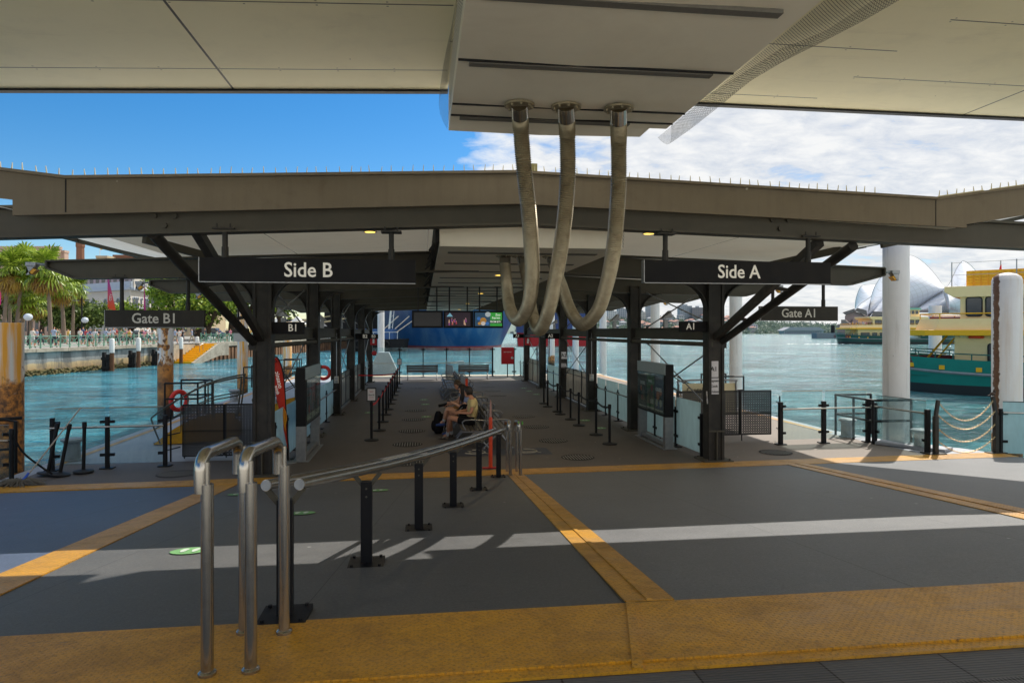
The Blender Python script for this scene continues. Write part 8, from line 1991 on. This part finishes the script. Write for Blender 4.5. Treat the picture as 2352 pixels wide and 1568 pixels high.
blocks = [(1562,1590,702,0.9,3,7,6,'tall brown apartment block centred between the first two Side A columns'), (1590,1614,706,0.85,4,6,6,'darker brown apartment block beside the tall brown one'), (1484,1502,699,0.9,3,8,4,'slim blue grey tower block behind the second Side A column'), (1502,1515,702,0.9,2,7,3,'narrow tan tower block next to the blue grey tower'), (1395,1420,714,0.75,1,7,5,'white apartment block seen by the widest duct loop'), (1420,1440,708,0.9,3,6,4,'grey apartment block behind the white one'), (1440,1458,704,0.9,4,7,4,'reddish tower block left of the second Side A column'), (1468,1484,716,0.8,0,6,4,'cream apartment block in front of the towers'), (1380,1396,726,0.7,0,4,4,'low cream block by the stained pile'), (1720,1740,745,0.15,1,3,4,'pale waterfront apartment block behind the Gate A1 sign braces'), (1528,1548,722,0.7,3,4,4,'squat grey apartment block under the rod bracing'), (1640,1664,724,0.75,1,3,4,'white apartment block hidden behind the first Side A column')]
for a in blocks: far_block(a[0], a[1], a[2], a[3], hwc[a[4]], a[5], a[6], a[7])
sides = ['beside the stained pile', 'under the rod bracing', 'past the first Side A column', 'behind the second Side A column']
for i in range(64):
    px = rr.choice([rr.uniform(1375, 1475), rr.uniform(1475, 1620), rr.uniform(1480, 1625), rr.uniform(1655, 1745)]); f = rr.random()**0.8*0.85; w = rr.uniform(7, 14); fw = 780+160*f; p = on_hill(px, f); hpx = (p.z + rr.uniform(4.5, 7.5) - HC)/fw*FPX
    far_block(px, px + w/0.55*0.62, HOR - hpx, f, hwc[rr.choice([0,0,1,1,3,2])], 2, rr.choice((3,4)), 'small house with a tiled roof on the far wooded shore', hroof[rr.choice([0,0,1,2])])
t = thing('shore_hall', 'long pale waterfront hall low on the far shore beside the opera house', 'building', pf(1838, 760, 760), -YAW); t.location.z = WATER
MB().box(-18, 26, 0, 14, 0, 4).build('wall', hwall, t); MB().prism([(-20,4),(28,4),(20,8),(-12,8)], 'xz', -2, 16).build('roof', hroof[2], t)
for k in range(16): MB().box(-17+2.6*k, -15.4+2.6*k, -0.2, -0.05, 1, 3).build('window', farglass, t)
# far north shore behind the ship side
shore_hill(0, 0, 900, [(760,748),(860,746),(980,744),(1100,742),(1200,740)], hillm)
# ================================================================== LIGHT, SKY, CAMERA
sd_ = V((0.57, 0.64, 1.0)).normalized(); el = math.asin(sd_.z); az = math.atan2(sd_.x, sd_.y)
L = bpy.data.lights.new('sun', 'SUN'); L.energy = 5.0; L.angle = radians(0.5); L.color = (1.0, 0.95, 0.86)
so = bpy.data.objects.new('sun', L); COL.objects.link(so); so.rotation_euler = sd_.to_track_quat('Z', 'Y').to_euler()
w = bpy.data.worlds.new('World'); SC.world = w; w.use_nodes = True; w.node_tree.nodes.clear(); t = NT(w.node_tree)
out = t('ShaderNodeOutputWorld'); sky = t('ShaderNodeTexSky'); sky.sky_type = 'NISHITA'; sky.sun_disc = False; sky.sun_elevation = el; sky.sun_rotation = az
sky.air_density = 1.0; sky.dust_density = 0.25; sky.ozone_density = 3.0; sky.altitude = 50
dirv = t('ShaderNodeTexCoord').outputs['Generated']; x, y, z = t.sep(dirv)
zc = t.math('MAXIMUM', z, 0.015); k = t.math('ADD', zc, 0.20)
pl_ = t('ShaderNodeCombineXYZ', None, X=t.math('DIVIDE', x, k), Y=t.math('DIVIDE', y, k), Z=0.0).outputs[0]
n1 = t.noise(t.mapv(pl_, (1.0, 1.2, 1), (3.1, 0.4, 0)), 1.7, 9, 0.6, 0.25)
n2 = t.noise(t.mapv(pl_, (1.0, 1.3, 1), (7.0, 2.0, 0)), 8.0, 8, 0.62, 0.3)
# more cloud toward Side A, clear blue over the quay
azf = t.math('DIVIDE', x, t.math('MAXIMUM', y, 0.05))
side = t.ramp(t.math('ADD', t.math('MULTIPLY', azf, 0.5), 0.5), [(0.48, 0.0), (0.53, 0.30), (0.58, 0.44), (0.7, 0.52), (0.8, 0.50), (1.0, 0.52)])
den = t.math('ADD', t.math('ADD', t.math('MULTIPLY', n1, 0.40), t.math('MULTIPLY', n2, 0.30)), side)
cl = t.ramp(den, [(0.68, 0.0), (0.75, 0.5), (0.82, 0.94), (1.0, 1.0)])
shade = t.ramp(t.math('ADD', t.math('MULTIPLY', n2, 0.6), t.math('MULTIPLY', n1, 0.4)), [(0.38, 0.25), (0.58, 1.0)])
skyc = t.mix(1.0, sky.outputs[0], (0.105, 0.105, 0.105), 'MULTIPLY')
hs = t('ShaderNodeHueSaturation', None, Color=skyc, Saturation=1.42, Value=1.25, Fac=1.0)
front = t.ramp(y, [(0.0, 0.0), (0.2, 1.0)])
cloudc = t.mix(shade, (0.56, 0.61, 0.70), (0.95, 0.95, 0.94))
high = t.ramp(z, [(0.5, 0.0), (0.75, 0.55)])               # brightening added to unseen sky overhead and behind, filling the shade
rear = t.ramp(t.math('SUBTRACT', 0.0, y), [(0.0, 0.0), (0.35, 1.0)])
lift = t.math('MAXIMUM', high, t.math('MULTIPLY', rear, t.ramp(z, [(0.14, 1.0), (0.26, 0.0)])))
mixc = t.mix(t.math('MULTIPLY', lift, 0.9), t.mix(cl, hs.outputs[0], cloudc), (1.5, 1.46, 1.38))
bg = t('ShaderNodeBackground', None, Color=mixc, Strength=1.0); t.l.new(bg.outputs[0], out.inputs[0])
cam = bpy.data.cameras.new('camera'); cam.sensor_width = 36; cam.lens = FPX/2352*36; cam.shift_y = (HOR-784)/2352; cam.clip_end = 9000; cam.clip_start = 0.05
co = bpy.data.objects.new('camera', cam); COL.objects.link(co); co.location = (0, 0, HC); co.rotation_euler = (pi/2, 0, -YAW); SC.camera = co
SC.view_settings.view_transform = 'Standard'; SC.view_settings.look = 'None'; SC.view_settings.exposure = 0
SC.cycles.max_bounces = 7; SC.cycles.diffuse_bounces = 4; SC.cycles.glossy_bounces = 3; SC.cycles.transparent_max_bounces = 16; SC.cycles.caustics_reflective = False; SC.cycles.caustics_refractive = False
